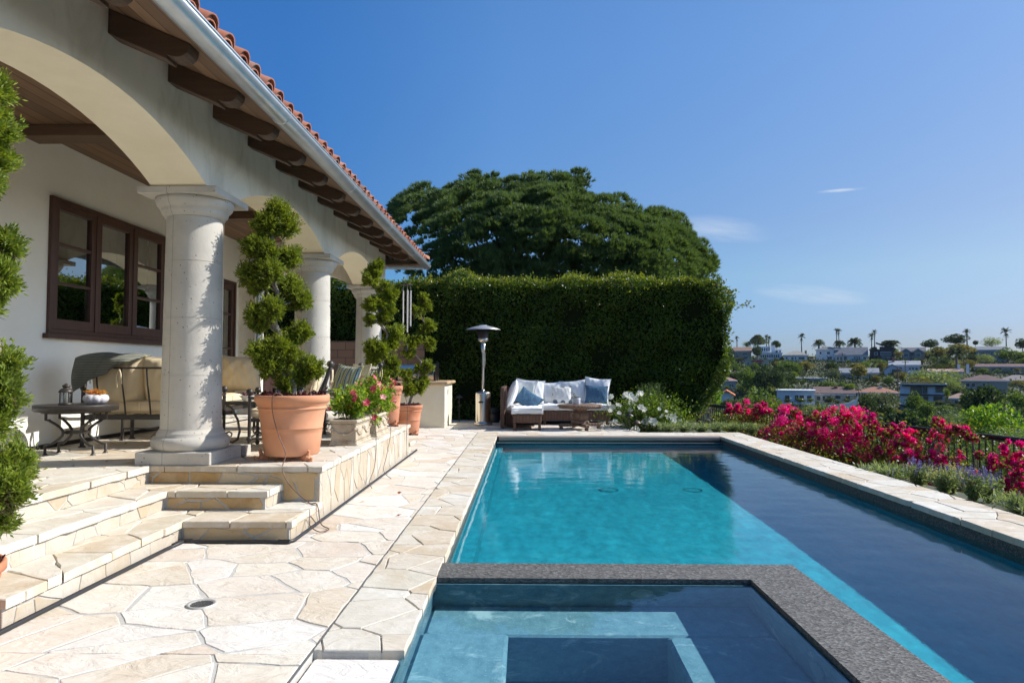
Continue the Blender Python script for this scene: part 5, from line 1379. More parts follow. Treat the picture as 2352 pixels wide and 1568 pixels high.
# long sofa along the back wall and the settee whose back is turned to us
def settee(name, label, w, d, loc, rz, bars, blanket=False, arm_c=False):
    r = empty(name, loc, label, 'settee', rz=rz); hw = w/2
    for sx in (-1, 1):
        m = MB(); m.tube([(sx*hw, -d/2, 0), (sx*hw, -d/2, .56)], .019, 10); m.lathe([(.035,0),(.03,.012),(.02,.02)], c=(sx*hw, -d/2, 0), n=12); finial(m, (sx*hw, -d/2, .61), .04); m.build('front_leg', IR, r)
        m = MB(); m.tube([(sx*hw, d/2, 0), (sx*hw, d/2, .80)], .021, 10); m.lathe([(.04,0),(.03,.015),(.02,.02)], c=(sx*hw, d/2, 0), n=12); m.lathe([(.028,.62),(.034,.68),(.026,.80),(.05,.83),(.05,.845),(.02,.86)], c=(sx*hw, d/2, 0), n=14); m.ball((sx*hw, d/2, .905), .045, 8); m.build('back_leg', IR, r)
        m = MB(); m.tube([(sx*hw, -d/2, .54), (sx*hw, 0, .56), (sx*hw, d/2, .62)], .014, 8); m.build('armrest', IR, r)
    m = MB(); m.box((-hw, -d/2, .30), (hw, -d/2+.025, .35)); m.box((-hw, d/2-.025, .30), (hw, d/2, .35)); m.box((-hw, -d/2, .301), (-hw+.025, d/2, .349)); m.box((hw-.025, -d/2, .301), (hw, d/2, .349)); m.build('seat_frame', IR, r)
    m = MB(); m.tube([(-hw, -d/2, .14), (hw, -d/2, .14)], .009, 8); m.build('stretcher', IR, r); m = MB(); m.tube([(-hw, d/2+.10, .86), (hw, d/2+.10, .86)], .011, 8)
    for k in range(bars):
        x = -hw+.06+(w-.12)*(k+.5)/bars; m.tube([(x, d/2+.0, .34), (x, d/2+.03, .50), (x, d/2+.075, .68), (x, d/2+.10, .86)], .009, 6)
    m.build('back_frame', IR, r)
    nC = max(1, round(w/.8))
    for k in range(nC):
        cw = (w-.06)/nC; x = -hw+.03+cw*(k+.5)
        cushion('seat_cushion', (cw, d-.03, .17), (x, -.02, .435), (HP, 0, 0), CREAMF, r, p=7, box=.6, seed=k+int(w*50))
        cushion('back_cushion', (cw*1.02, .56, .24), (x, d/2-.13, .70), (R(-9), 0, 0), CREAMF, r, p=3.4, seed=k+int(w*30), wr=.012)
    for x in (-hw*.72, hw*.25, hw*.8):
        m = MB(); p0 = Vector((x, d/2+.115, .85)); m.tube([p0, p0+Vector((.02,.02,-.08)), p0+Vector((.01,.02,-.2))], .008, 6); m.tube([p0, p0+Vector((-.03,.02,-.05)), p0+Vector((-.04,.02,-.16))], .008, 6); m.build('tie', CREAMF, r)
    return r
s1 = settee('iron_settee', 'iron settee with cream cushions, its barred back turned to the steps', 1.22, .74, (-4.20, 7.72, Z3), R(180), 4)
s2 = settee('iron_settee', 'longer iron sofa with cream cushions standing along the back wall', 1.55, .88, (-4.36, 9.05, Z3), R(90), 6)
cushion('throw_pillow', (.56, .50, .22), (-4.05, 9.66, Z3+.78), (R(-8), 0, R(4)), CREAMF, None, 'large cream pillow propped at the far arm of the porch sofa', 'pillow', seed=41, wr=.014)
# knitted throw over the corner of the settee
bl = MB(); nu, nv = 26, 22; vs = []
for j in range(nv+1):
    for i in range(nu+1):
        u = i/nu; v = j/nv
        s_ = v*1.0                                     # down from the top of the cushion towards the back
        x = -4.80 + u*(.62-.22*v) + .02*math.sin(v*6)
        if s_ < .35: y = 7.55 - s_*1.0; z = Z3+1.00+.02*math.sin(u*3.1)-u*.02 - .05*(s_/.35)**2
        else: y = 7.20 - .012*math.sin(u*20) - .02*math.sin(v*3); z = Z3+.95-(s_-.35)*.46*(1.1-u*.85) - u*.02
        vs.append((x, y, z + .012*math.sin(u*9+v*4)))
fs = [(j*(nu+1)+i, j*(nu+1)+i+1, (j+1)*(nu+1)+i+1, (j+1)*(nu+1)+i) for j in range(nv) for i in range(nu)]
bl.add(vs, fs, True)
t = NT('grey green knit'); co = t.coord(); w1 = t.new('ShaderNodeTexWave', bands_direction='Z'); w1.inputs['Scale'].default_value = 18; w1.inputs['Distortion'].default_value = 1.5; t.link(co, w1.inputs['Vector'])
t.link(t.ramp(w1.outputs['Fac'], [(0,(.10,.105,.085)),(1,(.24,.245,.20))]), t.b.inputs['Base Color']); t.b.inputs['Roughness'].default_value = 1; t.link(t.bump(w1.outputs['Fac'], .8, .01), t.b.inputs['Normal'])
ob = bl.build('knitted_throw', t.m, fix=False); sd = ob.modifiers.new('t', 'SOLIDIFY'); sd.thickness = .018
tag(ob, 'grey green knitted throw draped over the left corner of the settee', 'blanket')

# mosaic side table with lantern and pumpkin pot
st = empty('side_table', (-4.50, 6.78, Z3), 'round mosaic topped iron side table below the window', 'side table')
t = NT('mosaic top'); co = t.coord(); v = t.new('ShaderNodeTexVoronoi'); v.inputs['Scale'].default_value = 60; t.link(co, v.inputs['Vector'])
cc = t.ramp(v.outputs['Color'], [(0,(.06,.08,.16)),(.35,(.30,.24,.12)),(.6,(.40,.34,.20)),(.8,(.08,.12,.22)),(1,(.45,.30,.12))], 'CONSTANT')
t.link(cc, t.b.inputs['Base Color']); t.b.inputs['Roughness'].default_value = .35
m = MB(); m.lathe([(0,.49),(.350,.49)], n=48); m.build('mosaic', t.m, st)
m = MB(); m.lathe([(.349,.494),(.368,.494),(.370,.488),(.368,.435),(.34,.43),(.30,.43),(.30,.415),(.0,.415)], n=48); m.build('rim', IR, st)
for sx in (-1, 1):
    for sy in (-1, 1):
        y = sy*.10; pts = [(sx*.24, y, .42), (sx*.24, y, .345), (sx*.20, y, .34)]
        for k in range(9):
            a = PI*(k/8); pts.append((sx*(.20-.115*math.sin(a)), y*(1-.35*math.sin(a)), .335-.24*(k/8)))
        pts += [(sx*.24, y, .09), (sx*.24, y, .0)]
        m = MB(); m.tube(pts, .0135, 8); m.lathe([(.025,0),(.018,.015)], c=(sx*.24, y, 0), n=10); m.build('leg', IR, st)
m = MB(); m.box((-.09, -.02, .20), (.09, .02, .235)); m.box((-.10, -.07, .205), (-.075, .07, .23)); m.box((.075, -.07, .205), (.10, .07, .23)); m.build('stretcher', IR, st)
ln = empty('lantern', (-4.53, 6.66, Z3+.494), 'small dark metal candle lantern on the mosaic side table', 'lantern')
m = MB(); m.lathe([(0,0),(.064,0),(.066,.012),(.06,.02),(.058,.022),(0,.022)], n=8); m.build('base', IR, ln)
m = MB(); m.lathe([(.066,.125),(.068,.13),(.05,.155),(.028,.165),(.028,.175),(.035,.178),(.037,.19),(.025,.198),(.01,.21),(0,.212)], n=16); m.build('roof', IR, ln)
for k in range(8):
    a = k*PI/4+.2; m = MB(); m.tube([(.056*math.cos(a), .056*math.sin(a), .02), (.056*math.cos(a), .056*math.sin(a), .128)], .0035, 6); m.build('bar', IR, ln)
m = MB(); m.lathe([(.053,.022),(.053,.125)], n=24); m.build('glass', M['glass'], ln)
m = MB(); m.lathe([(0,.022),(.02,.022),(.02,.05),(0,.052)], n=12); m.build('candle', pm('candle wax', (.6,.45,.2), .5), ln)
pk = empty('pumpkin_planter', (-4.32, 6.80, Z3+.49), 'white ribbed pumpkin shaped pot of orange succulents on the side table', 'planter')
m = MB(); m.lathe([(0,.005),(.06,.0),(.085,.012),(.112,.04),(.118,.065),(.108,.092),(.085,.105),(.07,.10),(0,.095)], n=64, wob=lambda a, z: 1-.10*(1-abs(math.sin(a*5.0)))**2.2); m.build('pot', pm('white glazed ceramic', (.66,.64,.68), .3), pk)
P_ = []
for k in range(26):
    c_ = np.array([rng.uniform(-.075, .085), rng.uniform(-.06, .06), .10+rng.uniform(0, .03)]); n_ = 14
    P_.append(leafs(np.repeat(c_[None], n_, 0), sphere_pts(n_)*[1,1,.6]+[.15,0,.7], .038, .0075))
V, F = join(P_); link('succulent', np_mesh('succ2', V, F), leaf_mat('orange succulent', [(.62,.30,.04), (.70,.42,.06), (.45,.10,.05), (.55,.35,.08), (.70,.22,.08)], .25, .4, 25), pk)

# coffee table with scroll legs, bowl and glasses
ct = empty('coffee_table', (-3.0, 8.15, Z3), 'iron coffee table with scroll legs beside the big column', 'coffee table')
m = MB(); m.bbox((-.42, -.42, .445), (.42, .42, .475), .006); m.build('tabletop', pm('stone table top', (.45,.40,.30), .6, col2=(.36,.32,.24), cscale=6), ct)
m = MB(); m.box((-.43, -.43, .44), (.43, -.421, .48)); m.box((-.43, .421, .44), (.43, .43, .48)); m.box((-.43, -.42, .44), (-.421, .42, .48)); m.box((.421, -.42, .44), (.43, .42, .48)); m.build('edge', IR, ct)
for sx in (-1, 1):
    for sy in (-1, 1):
        pts = [(0, .44), (-.06, .40), (-.13, .27), (-.155, .14), (-.13, .05), (-.075, .015), (-.02, .03), (.012, .075), (.0, .12), (-.035, .135), (-.065, .115), (-.06, .085), (-.04, .08)]
        m = MB(); m.tube([(sx*.41+ sx*u*1.0, sy*.40, z) for u, z in pts], [.014]*6+[.013,.012,.011,.010,.009,.008,.007], 8); m.build('leg', pm('worn iron', (.12,.105,.09), .5, metal=.3) if (sx, sy) == (-1, -1) else bpy.data.materials['worn iron'], ct)
bo = empty('fruit_bowl', (-3.22, 7.86, Z3+.476), 'small white bowl of dark red grapes on the coffee table', 'bowl')
m = MB(); m.lathe([(0,0),(.04,0),(.05,.02),(.085,.06),(.09,.065),(.084,.066),(.05,.03),(0,.02)], n=24); m.build('bowl', pm('white china', (.75,.75,.75), .2), bo)
for k in range(16):
    m = MB(); m.ball((rng.uniform(-.05, .05), rng.uniform(-.04, .04), .062+rng.uniform(0, .03)), .015, 5); m.build('grape', pm('dark grape', (.10,.012,.03), .3) if k == 0 else bpy.data.materials['dark grape'], bo)
tgl = NT('tumbler glass'); tgl.b.inputs['Transmission Weight'].default_value = 1; tgl.b.inputs['Roughness'].default_value = .02; tgl.b.inputs['IOR'].default_value = 1.45
for k, (x, y) in enumerate(((-2.93, 7.98), (-2.74, 8.25))):
    m = MB(); m.lathe([(0,0),(.035,0),(.045,.15),(.042,.15),(.033,.01),(0,.01)], n=24); tag(m.build('drinking_glass', tgl.m, loc=(x, y, Z3+.476)), ['clear tumbler on the coffee table, the one nearer the grapes', 'clear tumbler on the coffee table, the one farther from the grapes'][k], 'glass')
# a fallen leaf or two on the paving
for k, (x, y) in enumerate(((-1.35, 7.2), (-1.15, 6.1), (-1.62, 6.7))):
    V, F = leafs(np.array([[0, 0, .003]]), np.array([[1., .3*k, .12]]), .05, .014); o = link('fallen_leaf', np_mesh('fl', V, F), pm('dry leaf', (.45,.14,.04), .7) if k == 0 else bpy.data.materials['dry leaf'], None, (x, y, .004))
    tag(o, 'dry reddish leaf lying on the pale paving beside the terrace wall', 'leaf', 'fallen leaves on the deck')
# ------------------------------------------------------------------ fence on the valley side
PMM = MB
def fz(y): return .30
fe = empty('garden_fence', (0,0,0), 'dark metal picket fence running along the flower bed above the valley', 'fence')
FM = pm('dark bronze fence paint', (.045,.035,.030), .5, spec=.4)
posts = [4.55+1.75*k for k in range(13)]
for k, y in enumerate(posts):
    x = fence_x(y); m = MB(); m.box((x-.03, y-.03, -1.0), (x+.03, y+.03, .28)); m.build('post', FM, fe)
    if k < len(posts)-1:
        y2 = posts[k+1]; x2 = fence_x(y2); m = MB(); n_ = 15
        for j in range(1, n_):
            t_ = j/n_; xx, yy = x+(x2-x)*t_, y+(y2-y)*t_; m.box((xx-.009, yy-.009, -.82), (xx+.009, yy+.009, .25))
        m.tube([(x, y, -.80), (x2, y2, -.80)], .018, 6); m.build('picket_panel', FM, fe)
m = MB(); m.tube([(fence_x(4.5), 4.5, .262), (fence_x(25.6), 25.6, .262)], .02, 4); m.tube([(fence_x(4.5), 4.5, .305), (fence_x(25.6), 25.6, .305)], .027, 6); m.build('top_rail', FM, fe)

# ------------------------------------------------------------------ bougainvillea
MAG = leaf_mat('magenta bract', [(.80,.006,.16), (.86,.012,.27), (.70,.003,.07), (.88,.04,.42), (.80,.006,.19)], .45, .5, 2.5, (1.3,1.1,1.5))
OLV = leaf_mat('olive bougainvillea leaf', [(.07,.09,.015), (.14,.15,.02), (.28,.26,.03), (.05,.07,.015), (.10,.14,.02)], .4, .45, 2.5)
def q3(x, y): return 1550.4+x/2.934, 890+y/2.934
def fenceD(px):
    r = (px-1207)/1568.; return (7.1+.19*9.7)/(r+.19)
CL = [(430,140,40),(500,180,30),(380,150,14),(580,115,20),(580,160,28),(470,215,14),(350,172,12),(640,325,62),(720,250,40),(745,135,20),(790,150,18),(830,240,55),(740,340,60),(870,300,62),(600,290,25),(1000,175,34),(960,190,20),(1060,260,72),(1150,200,62),(1110,175,30),(1130,330,70),(1000,380,60),(900,390,34),(1250,400,50),(1330,440,50),(1220,340,44),(1335,210,34),(1260,270,24),(1500,280,30),(1400,310,20),(1470,390,40),(1560,310,34),(1600,350,30),(1600,420,50),(1540,500,36),(1480,490,30),(1740,430,60),(1740,340,32),(1700,475,30),(1775,215,14),(1800,262,26),(1860,290,34),(1970,275,34),(1950,310,20),(2010,330,16),(1830,500,34),(1880,580,20),(1860,640,44),(1920,620,26),(2250,430,64),(2330,480,50),(2220,510,44),(2310,690,60),(2330,600,44),(2290,750,38),(2020,580,14),(2050,450,10),(2140,720,16),(1150,440,40),(1060,440,34),(960,330,40),(1640,470,30),(1390,430,30),(820,170,14),(540,230,16),(940,430,30),(1240,530,24),(680,180,8),(560,350,40)]
plants = [('bougainvillea bush with few magenta sprays where the fence bends away near the stone wall', 0, 1745), ('densest magenta bougainvillea bush spilling over the middle of the fence', 1745, 2035), ('magenta bougainvillea with loose sprays climbing through the fence pickets', 2035, 2215), ('magenta bougainvillea mass cut by the right edge of the photo', 2215, 3000)]
for lab, a, b in plants:
    cs = []
    for x, y, r in CL:
        px, py = q3(x, y)
        if not (a <= px < b): continue
        D = fenceD(px) - .15 - max(0, (py-950)/1568*3.0)*.9
        p = at(px, py, D); cs.append((p, r/2.934*D/1568*(1.22 if b <= 2035 else 1.0)))
    base = Vector((sum(p.x for p, r in cs)/len(cs), sum(p.y for p, r in cs)/len(cs), 0)); base.z = terrain_h(base.x, base.y)
    r0 = empty('bougainvillea', base, lab, 'flowering shrub')
    FP = []; LP = []; m = MB()
    for p, q in list(cs):
        if len(cs) > 3:
            for j in range(2 if b <= 2035 else 1):
                cs.append((p+Vector((rng.normal()*q*1.3, rng.normal()*q*1.6, -abs(rng.normal())*q*.9)), q*rng.uniform(.25, .55)))
    for p, q in cs:
        p = p-base; n_ = int(220+4600*q)
        sub = rng.normal(size=(7, 3))*q*[.85, .75, .60]; sr = q*rng.uniform(.22, .60, 7); js = rng.integers(0, 7, n_)
        C = np.array(p)+sub[js]+sphere_pts(n_)*sr[js][:, None]*rng.uniform(.15, 1.1, (n_, 1))**.8
        FP.append(leafs(C, sphere_pts(n_)+[-.2,-.3,.3], .040*rng.uniform(.7, 1.3, n_), .013)); 
        k_ = int(60+380*q); C = np.array(p)+rng.normal(size=(k_, 3))*q*1.2*[1.1, 1, 1]; C[:, 2] -= q*.35
        LP.append(leafs(C, sphere_pts(k_)+[0,0,.3], .05*rng.uniform(.6, 1.3, k_), .014))
        e_ = Vector(p); s_ = Vector((e_.x*.6+rng.normal()*.1, e_.y*.8+rng.normal()*.1, 0)); s_.z = terrain_h(base.x+s_.x, base.y+s_.y)-base.z
        if rng.random() < .7: m.tube([s_, s_.lerp(e_, .5)+Vector((rng.normal()*.08, rng.normal()*.08, .1)), e_], [.009, .006, .003], 5)
    V, F = join(FP); link('flowers', np_mesh('bracts', V, F), MAG, r0)
    # leafy skirt under the sprays down to the bed
    xs0, xs1 = min(p.x for p, q in cs), max(p.x for p, q in cs); y0, y1 = min(p.y for p, q in cs)-.3, max(p.y for p, q in cs)+.3
    k_ = int((2600 if b <= 2035 else 700)*(y1-y0)); yy = rng.uniform(y0, y1, k_); xx = np.array([fence_x(v) for v in yy]) - rng.gamma(1.6, .28, k_) + .18; g_ = np.array([terrain_h(u, v) for u, v in zip(xx, yy)])
    zt = rng.beta(1.4, 1.3, k_)*(.16-g_)*np.clip(.75+.35*np.sin(yy*2.3), .3, 1.05) + g_
    C = np.stack([xx, yy, zt], 1) - np.array(base); LP.append(leafs(C, sphere_pts(k_)+[0,0,.4], .05*rng.uniform(.6, 1.4, k_), .014))
    V, F = join(LP); link('foliage', np_mesh('bleaf', V, F), OLV, r0); m.build('stems', BARK, r0)

# ------------------------------------------------------------------ low silvery plants beside the coping
SILV = leaf_mat('silvery green leaf', [(.20,.27,.14), (.30,.36,.20), (.14,.21,.10), (.38,.40,.26)], .35, .5, 4)
VIOL = leaf_mat('violet flower spike', [(.16,.12,.38), (.24,.20,.48), (.12,.10,.30)], .3, .6, 6, (1.2,1.2,1.2))
STRAW = leaf_mat('straw flower spike', [(.50,.46,.28), (.42,.38,.20)], .3, .7, 6)
def tuft_plant(name, loc, label, cat, h, w, nstem, leafm, spike=None, frac=.6, arch=.6, llen=.06, group=None, lw=.006):
    r = empty(name, loc, label, cat, group); L = []; K = []; m = MB()
    for k in range(nstem):
        a = rng.uniform(0, 6.28); q = rng.uniform(.1, 1)*w; hh = h*rng.uniform(.6, 1.1)
        d = np.array([math.cos(a)*q, math.sin(a)*q, 0]); n_ = 24
        t_ = np.linspace(.1, 1, n_)[:, None]; P = d*t_*(1+arch*t_)*.7 + np.array([0, 0, 1])*hh*(t_-arch*.25*t_**2.5)
        L.append(leafs(P+rng.normal(size=P.shape)*.004, sphere_pts(n_)*.8+d/ (w+.01)*.5+[0, 0, .55], llen*rng.uniform(.6, 1.2, n_), lw))
        m.tube([(0,0,0), tuple(P[n_//2]), tuple(P[-1])], [.003, .0025, .0015], 4)
        if spike and rng.random() < frac:
            c_ = P[-1]+np.array([0, 0, 1])*np.linspace(0, .09, 16)[:, None]; K.append(leafs(c_, sphere_pts(16)+[0,0,.3], .018, .006))
    V, F = join(L); link('leaves', np_mesh('tuft', V, F), leafm, r); m.build('stems', bpy.data.materials['green stem'], r)
    if K: V, F = join(K); link('flower_spikes', np_mesh('spikes', V, F), spike, r)
    return r
def bed(x, y): return (x, y, terrain_h(x, y)-.01)
for k, (x, y) in enumerate(((4.72,8.35),(4.95,8.1),(4.72,7.85),(5.05,7.6),(4.75,7.4))):
    tuft_plant('lavender', bed(x, y), 'silvery lavender with violet spikes growing against the outer edge of the pool coping', 'lavender', .30, .20, 60, SILV, VIOL if k != 2 else STRAW, .32, .3, .05, 'lavender along the coping')
for k, (x, y) in enumerate(((5.05,6.9),(4.72,6.6),(5.1,6.3),(4.78,5.9),(5.15,5.5),(4.8,5.1),(4.70,9.2),(5.4,6.6),(4.68,8.9))):
    tuft_plant('salvia', bed(x, y), 'grey green arching salvia growing against the outer edge of the pool coping', 'salvia', .22, .30, 44, SILV, VIOL, .06, .8, .085, 'salvias along the coping', .0065)
for k, (x, y) in enumerate(((3.0,14.5),(3.35,14.55),(3.7,14.5),(4.05,14.6),(4.4,14.6),(4.75,14.5))):
    tuft_plant('salvia', (x, y, -.06), 'low grey green salvia behind the far coping in front of the fence', 'salvia', .26, .26, 44, SILV, None, 0, .8, .08, 'low salvias behind the far coping')
# white roses, rosemary
ROSE = leaf_mat('rose leaf', [(.05,.11,.015), (.09,.17,.02), (.16,.24,.03), (.04,.08,.012), (.24,.28,.04)], .4, .4, 3)
PET = leaf_mat('white rose petal', [(.78,.77,.72), (.82,.81,.78), (.72,.70,.62)], .35, .6, 3, (1.1,1.1,1.1))
rp = [(1404,912,9),(1398,925,7),(1409,936,10),(1401,942,7),(1419,930,7),(1437,907,11),(1448,912,14),(1458,917,11),(1450,925,9),(1472,903,9),(1465,908,6),(1445,940,9),(1478,936,10),(1480,942,7),(1521,930,6),(1514,939,6),(1487,968,14),(1497,968,6),(1505,968,13),(1535,957,12),(1543,962,8),(1548,968,9),(1518,956,7),(1541,990-5,7),(1422,948,6),(1413,968,8),(1416,980,7),(1455,989,11),(1562,965,5),(1432,975,5),(1530,945,5)]
rb = empty('rose_bush', (2.75, 15.3, -.05), 'leafy bush covered in white roses beside the right end of the sofa', 'rose bush')
m = MB(); C = []
for k, (px, py, q) in enumerate(rp):
    fm = MB()
    p = at(px, py, 14.75+.25*(k % 3)) - Vector(rb.location); q = q*.85*15/1568
    for j in range(4):
        flower(fm, p+Vector((rng.normal()*q*.25, rng.normal()*q*.25, rng.normal()*q*.2)), q*(1.05-.18*j), 6, Vector((rng.normal()*.4, -.8, .6)))
    fm.build('rose', PET, rb, fix=False)
    s_ = Vector((p.x*.5, p.y*.5, 0)); m.tube([s_, s_.lerp(p, .6)+Vector((0, 0, .05)), p], [.007, .005, .003], 5)
m.build('stems', bpy.data.materials['green stem'], rb)
n_ = 9000; u = rng.normal(size=(n_, 3))*[.38, .28, .19]+[0.05, .22, .36]; u[:, 2] -= .10*np.abs(u[:, 0]); u = u[u[:, 2] > 0]
V, F = leafs(u, sphere_pts(len(u))+[0,-.2,.3], .055*rng.uniform(.7, 1.3, len(u)), .017); link('foliage', np_mesh('rose_fol', V, F), ROSE, rb)
tuft_plant('rosemary', (3.1, 16.9, -.05), 'tall upright green rosemary behind the white roses', 'rosemary', .98, .50, 190, leaf_mat('rosemary leaf', [(.05,.10,.03), (.08,.15,.045), (.03,.07,.02)], .3, .5, 3), None, 0, .10, .055, lw=.004)
# hoop
m = MB(); m.tube([(.24*math.cos(a), 0, .0+.33*math.sin(a)) for a in [PI*k/14 for k in range(15)]], .009, 8); p = at(1616, 990, 15.4); tag(m.build('garden_hoop', IR, loc=(p.x, 15.4, -.12)), 'thin black iron hoop standing among the salvias behind the pool corner', 'garden hoop')

def bush(name, c, size, nl, leaf, mat_, label, cat='shrub', group=None, lump=.25, stem=True, w=.28):
    r = empty(name, c, label, cat, group); sx, sy, sz = size
    k_ = max(5, int(26*lump*4)); cc = sphere_pts(k_)*[sx*.62, sy*.62, sz*.55]+[0, 0, sz*1.0]; cc = cc[cc[:, 2] > sz*.12]
    i = rng.integers(0, len(cc), nl); rr = rng.uniform(.28, .5, len(cc))
    d = sphere_pts(nl); P = cc[i]+d*(rr[i][:, None]*np.array([sx, sy, sz]))*rng.uniform(.75, 1.05, (nl, 1)); P = P[P[:, 2] > -.1*sz]; d = d[:len(P)]
    V, F = leafs(P, sphere_pts(len(P))+d*.6+[0, 0, .3], leaf*rng.uniform(.7, 1.3, len(P)), leaf*w)
    link('foliage', np_mesh('bush', V, F), mat_, r)
    if stem:
        m = MB()
        for j in range(6):
            a = 6.28*j/6; m.tube([(0,0,-.3), (sx*.2*math.cos(a), sy*.2*math.sin(a), sz*.6), (sx*.5*math.cos(a), sy*.5*math.sin(a), sz*1.2)], [sx*.04, sx*.025, sx*.008], 5)
        m.build('stems', BARK, r)
    return r
LIME = leaf_mat('lime green leaf', [(.22,.30,.02), (.34,.38,.03), (.14,.22,.02)], .45, .4, 3)
MIDG = leaf_mat('mid green leaf', [(.05,.10,.02), (.09,.16,.03), (.13,.20,.03), (.04,.08,.02)], .4, .45, 1.5)
FEATH = leaf_mat('feathery grey green leaf', [(.12,.19,.08), (.17,.25,.11), (.08,.14,.06), (.22,.28,.13)], .35, .5, 1.2)
DARKG = leaf_mat('dark oak leaf', [(.022,.045,.014), (.035,.065,.02), (.05,.085,.025), (.018,.035,.012)], .25, .5, .6)
def gb(px, py, D): p = at(px, py, D); return (p.x, p.y, p.z)
bush('shrub', gb(1570, 924, 20.5), (.30, .3, .22), 1500, .06, LIME, 'bright lime shrub left of the grey urn', lump=.2)
bush('shrub', gb(1638, 934, 23.5), (.34, .34, .37), 1900, .07, leaf_mat('citrus leaf', [(.07,.16,.02), (.12,.24,.03), (.20,.32,.04)], .45, .4, 2), 'bright green shrub right of the grey urn', lump=.2)
# stone wall with urn and candle pillar
sw = empty('stone_wall', (0,0,0), 'rough stone garden wall topped by the grey urn beyond the fence', 'wall')
a = at(1548, 908, 23); b = at(1630, 908, 23); m = MB(); m.box((a.x+.03, 22.83, -2.2), (b.x-.03, 23.6, a.z-.04))
rsx = random.Random(9); z = a.z-.04
while z > -1.6:
    h_ = rsx.uniform(.10, .16); x = a.x
    while x < b.x-.05:
        w_ = min(rsx.uniform(.15, .35), b.x-x); m.bbox((x+.006, 22.80+rsx.uniform(-.03, .02), z-h_+.008), (x+w_-.006, 22.9, z), .012); x += w_
    z -= h_
m.build('stones', stone_mat('rubble stone', [(.36,.31,.26), (.45,.40,.34), (.30,.25,.2)], bump=.8), sw)
m = MB(); m.bbox((a.x-.03, 22.75, a.z-.039), (b.x+.03, 23.65, a.z+.012), .01); m.build('cap', M['flag'], sw)
p = at(1611, 907, 23); u_ = empty('urn_planter', (p.x, 23.1, p.z+.012), 'tall grey urn planted with a blue green succulent on the stone wall', 'urn')
m = MB(); m.lathe([(0,0),(.07,0),(.09,.06),(.125,.25),(.135,.34),(.14,.36),(.12,.36),(.11,.33),(0,.33)], n=24); m.build('body', pm('grey glazed urn', (.20,.19,.19), .35), u_)
n_ = 500; V, F = leafs(sphere_pts(n_)*rng.uniform(.02, .13, (n_, 1))*[1.1,1,.9]+[.02,0,.42], sphere_pts(n_)+[0,0,.4], .05, .012); link('plant', np_mesh('up', V, F), leaf_mat('blue green leaf', [(.10,.20,.18), (.16,.28,.24)], .3, .5, 5), u_)
p = at(1603, 907.5, 22.95); m = MB(); m.lathe([(0,0),(.072,0),(.072,.015),(.062,.02),(.062,.21),(.07,.22),(.055,.245),(0,.25)], n=20); tag(m.build('stone_lantern', pm('pale stone', (.58,.50,.40), .8), loc=(p.x, 22.95, p.z+.012)), 'small pale stone pillar candle standing beside the grey urn', 'lantern')
# shrubs just beyond the fence on the falling slope
def gbush(px, pytop, D, w, h, nl, leaf, mt, lab, cat='shrub', group=None, w_=.28):
    p = at(px, pytop, D); return bush(cat.replace(' ', '_'), (p.x, D, p.z-2*h*.98), (w, w, h), nl, leaf, mt, lab, cat, group, w=w_)
gbush(2010, 972, 17, 1.0, .8, 5200, .075, FEATH, 'feathery grey green shrub just beyond the fence behind the densest bougainvillea', w_=.12)
gbush(2135, 1000, 15, 1.2, .9, 6500, .075, FEATH, 'feathery grey green shrub beyond the fence between the two bougainvillea masses', w_=.12)
gbush(2265, 985, 14.5, 1.3, 1.0, 7500, .075, FEATH, 'feathery grey green shrub beyond the fence left of the bright climbing tree', w_=.12)
gbush(2345, 965, 14.0, 1.1, 1.1, 6500, .075, FEATH, 'tallest feathery grey green shrub beyond the fence at the right edge', w_=.12)
gbush(2180, 935, 23, .5, .45, 1100, .07, FEATH, 'slim pale stem of grey leaves rising above the fence rail', w_=.10)
gbush(2272, 925, 30, 1.5, 1.5, 3600, .17, leaf_mat('bright climbing leaf', [(.10,.22,.02), (.18,.32,.03), (.06,.13,.02), (.26,.36,.04)], .45, .4, .8), 'loose tree with bright fresh green leaves beyond the fence at right', 'tree')
gbush(1985, 1010, 26, 2.6, 1.5, 4500, .15, MIDG, 'mid green shrub low on the slope behind the fence rail')
gbush(1835, 960, 30, 2.4, 1.6, 4200, .16, MIDG, 'mid green shrub on the slope beyond the sparse bougainvillea')
gbush(1745, 935, 32, 1.6, 1.3, 2600, .15, OLV, 'olive green shrub beyond the corner of the pool')
for k, (px, py, D) in enumerate(((1748,893,27),(1728,905,27),(1700,902,26.5),(1722,889,27.5),(1678,898,26),(1752,905,28))):
    p = at(px, py, D); g = -1.0
    tuft_plant('echium', (p.x, D, p.z-1.5), 'upright grey green flower spire rising behind the bougainvillea', 'flower spire', 1.5, .05, 9, MIDG, None, 0, .05, .10, 'flower spires beyond the fence', .012)
# ------------------------------------------------------------------ the far hillside
def tmesh(name, V, F):
    return np_mesh(name, V, F)
def crown_mesh(seed, nclump, nleaf, leaf, sx=.5, sz=.42, zc=.6, rag=.16, w=.34):
    """unit-height crown: clumps of leaves in an uneven dome"""
    r_ = np.random.default_rng(seed)
    c = unit(r_.normal(size=(nclump, 3)))*r_.uniform(.25, .85, (nclump, 1)); c[:, 2] = np.where(c[:, 2] < -.35, -c[:, 2], c[:, 2])
    C = c*[sx*.78, sx*.78, sz*.78] + [0, 0, zc]
    i = r_.integers(0, nclump, nleaf); d = unit(r_.normal(size=(nleaf, 3)))
    rr = r_.uniform(rag*.8, rag*1.5, nclump)
    P = C[i] + d*rr[i][:, None]*np.array([1, 1, .8])
    V, F = leafs(P, d+r_.normal(size=d.shape)*.6+[0, 0, .25], leaf*r_.uniform(.6, 1.3, nleaf), leaf*w)
    return V, F
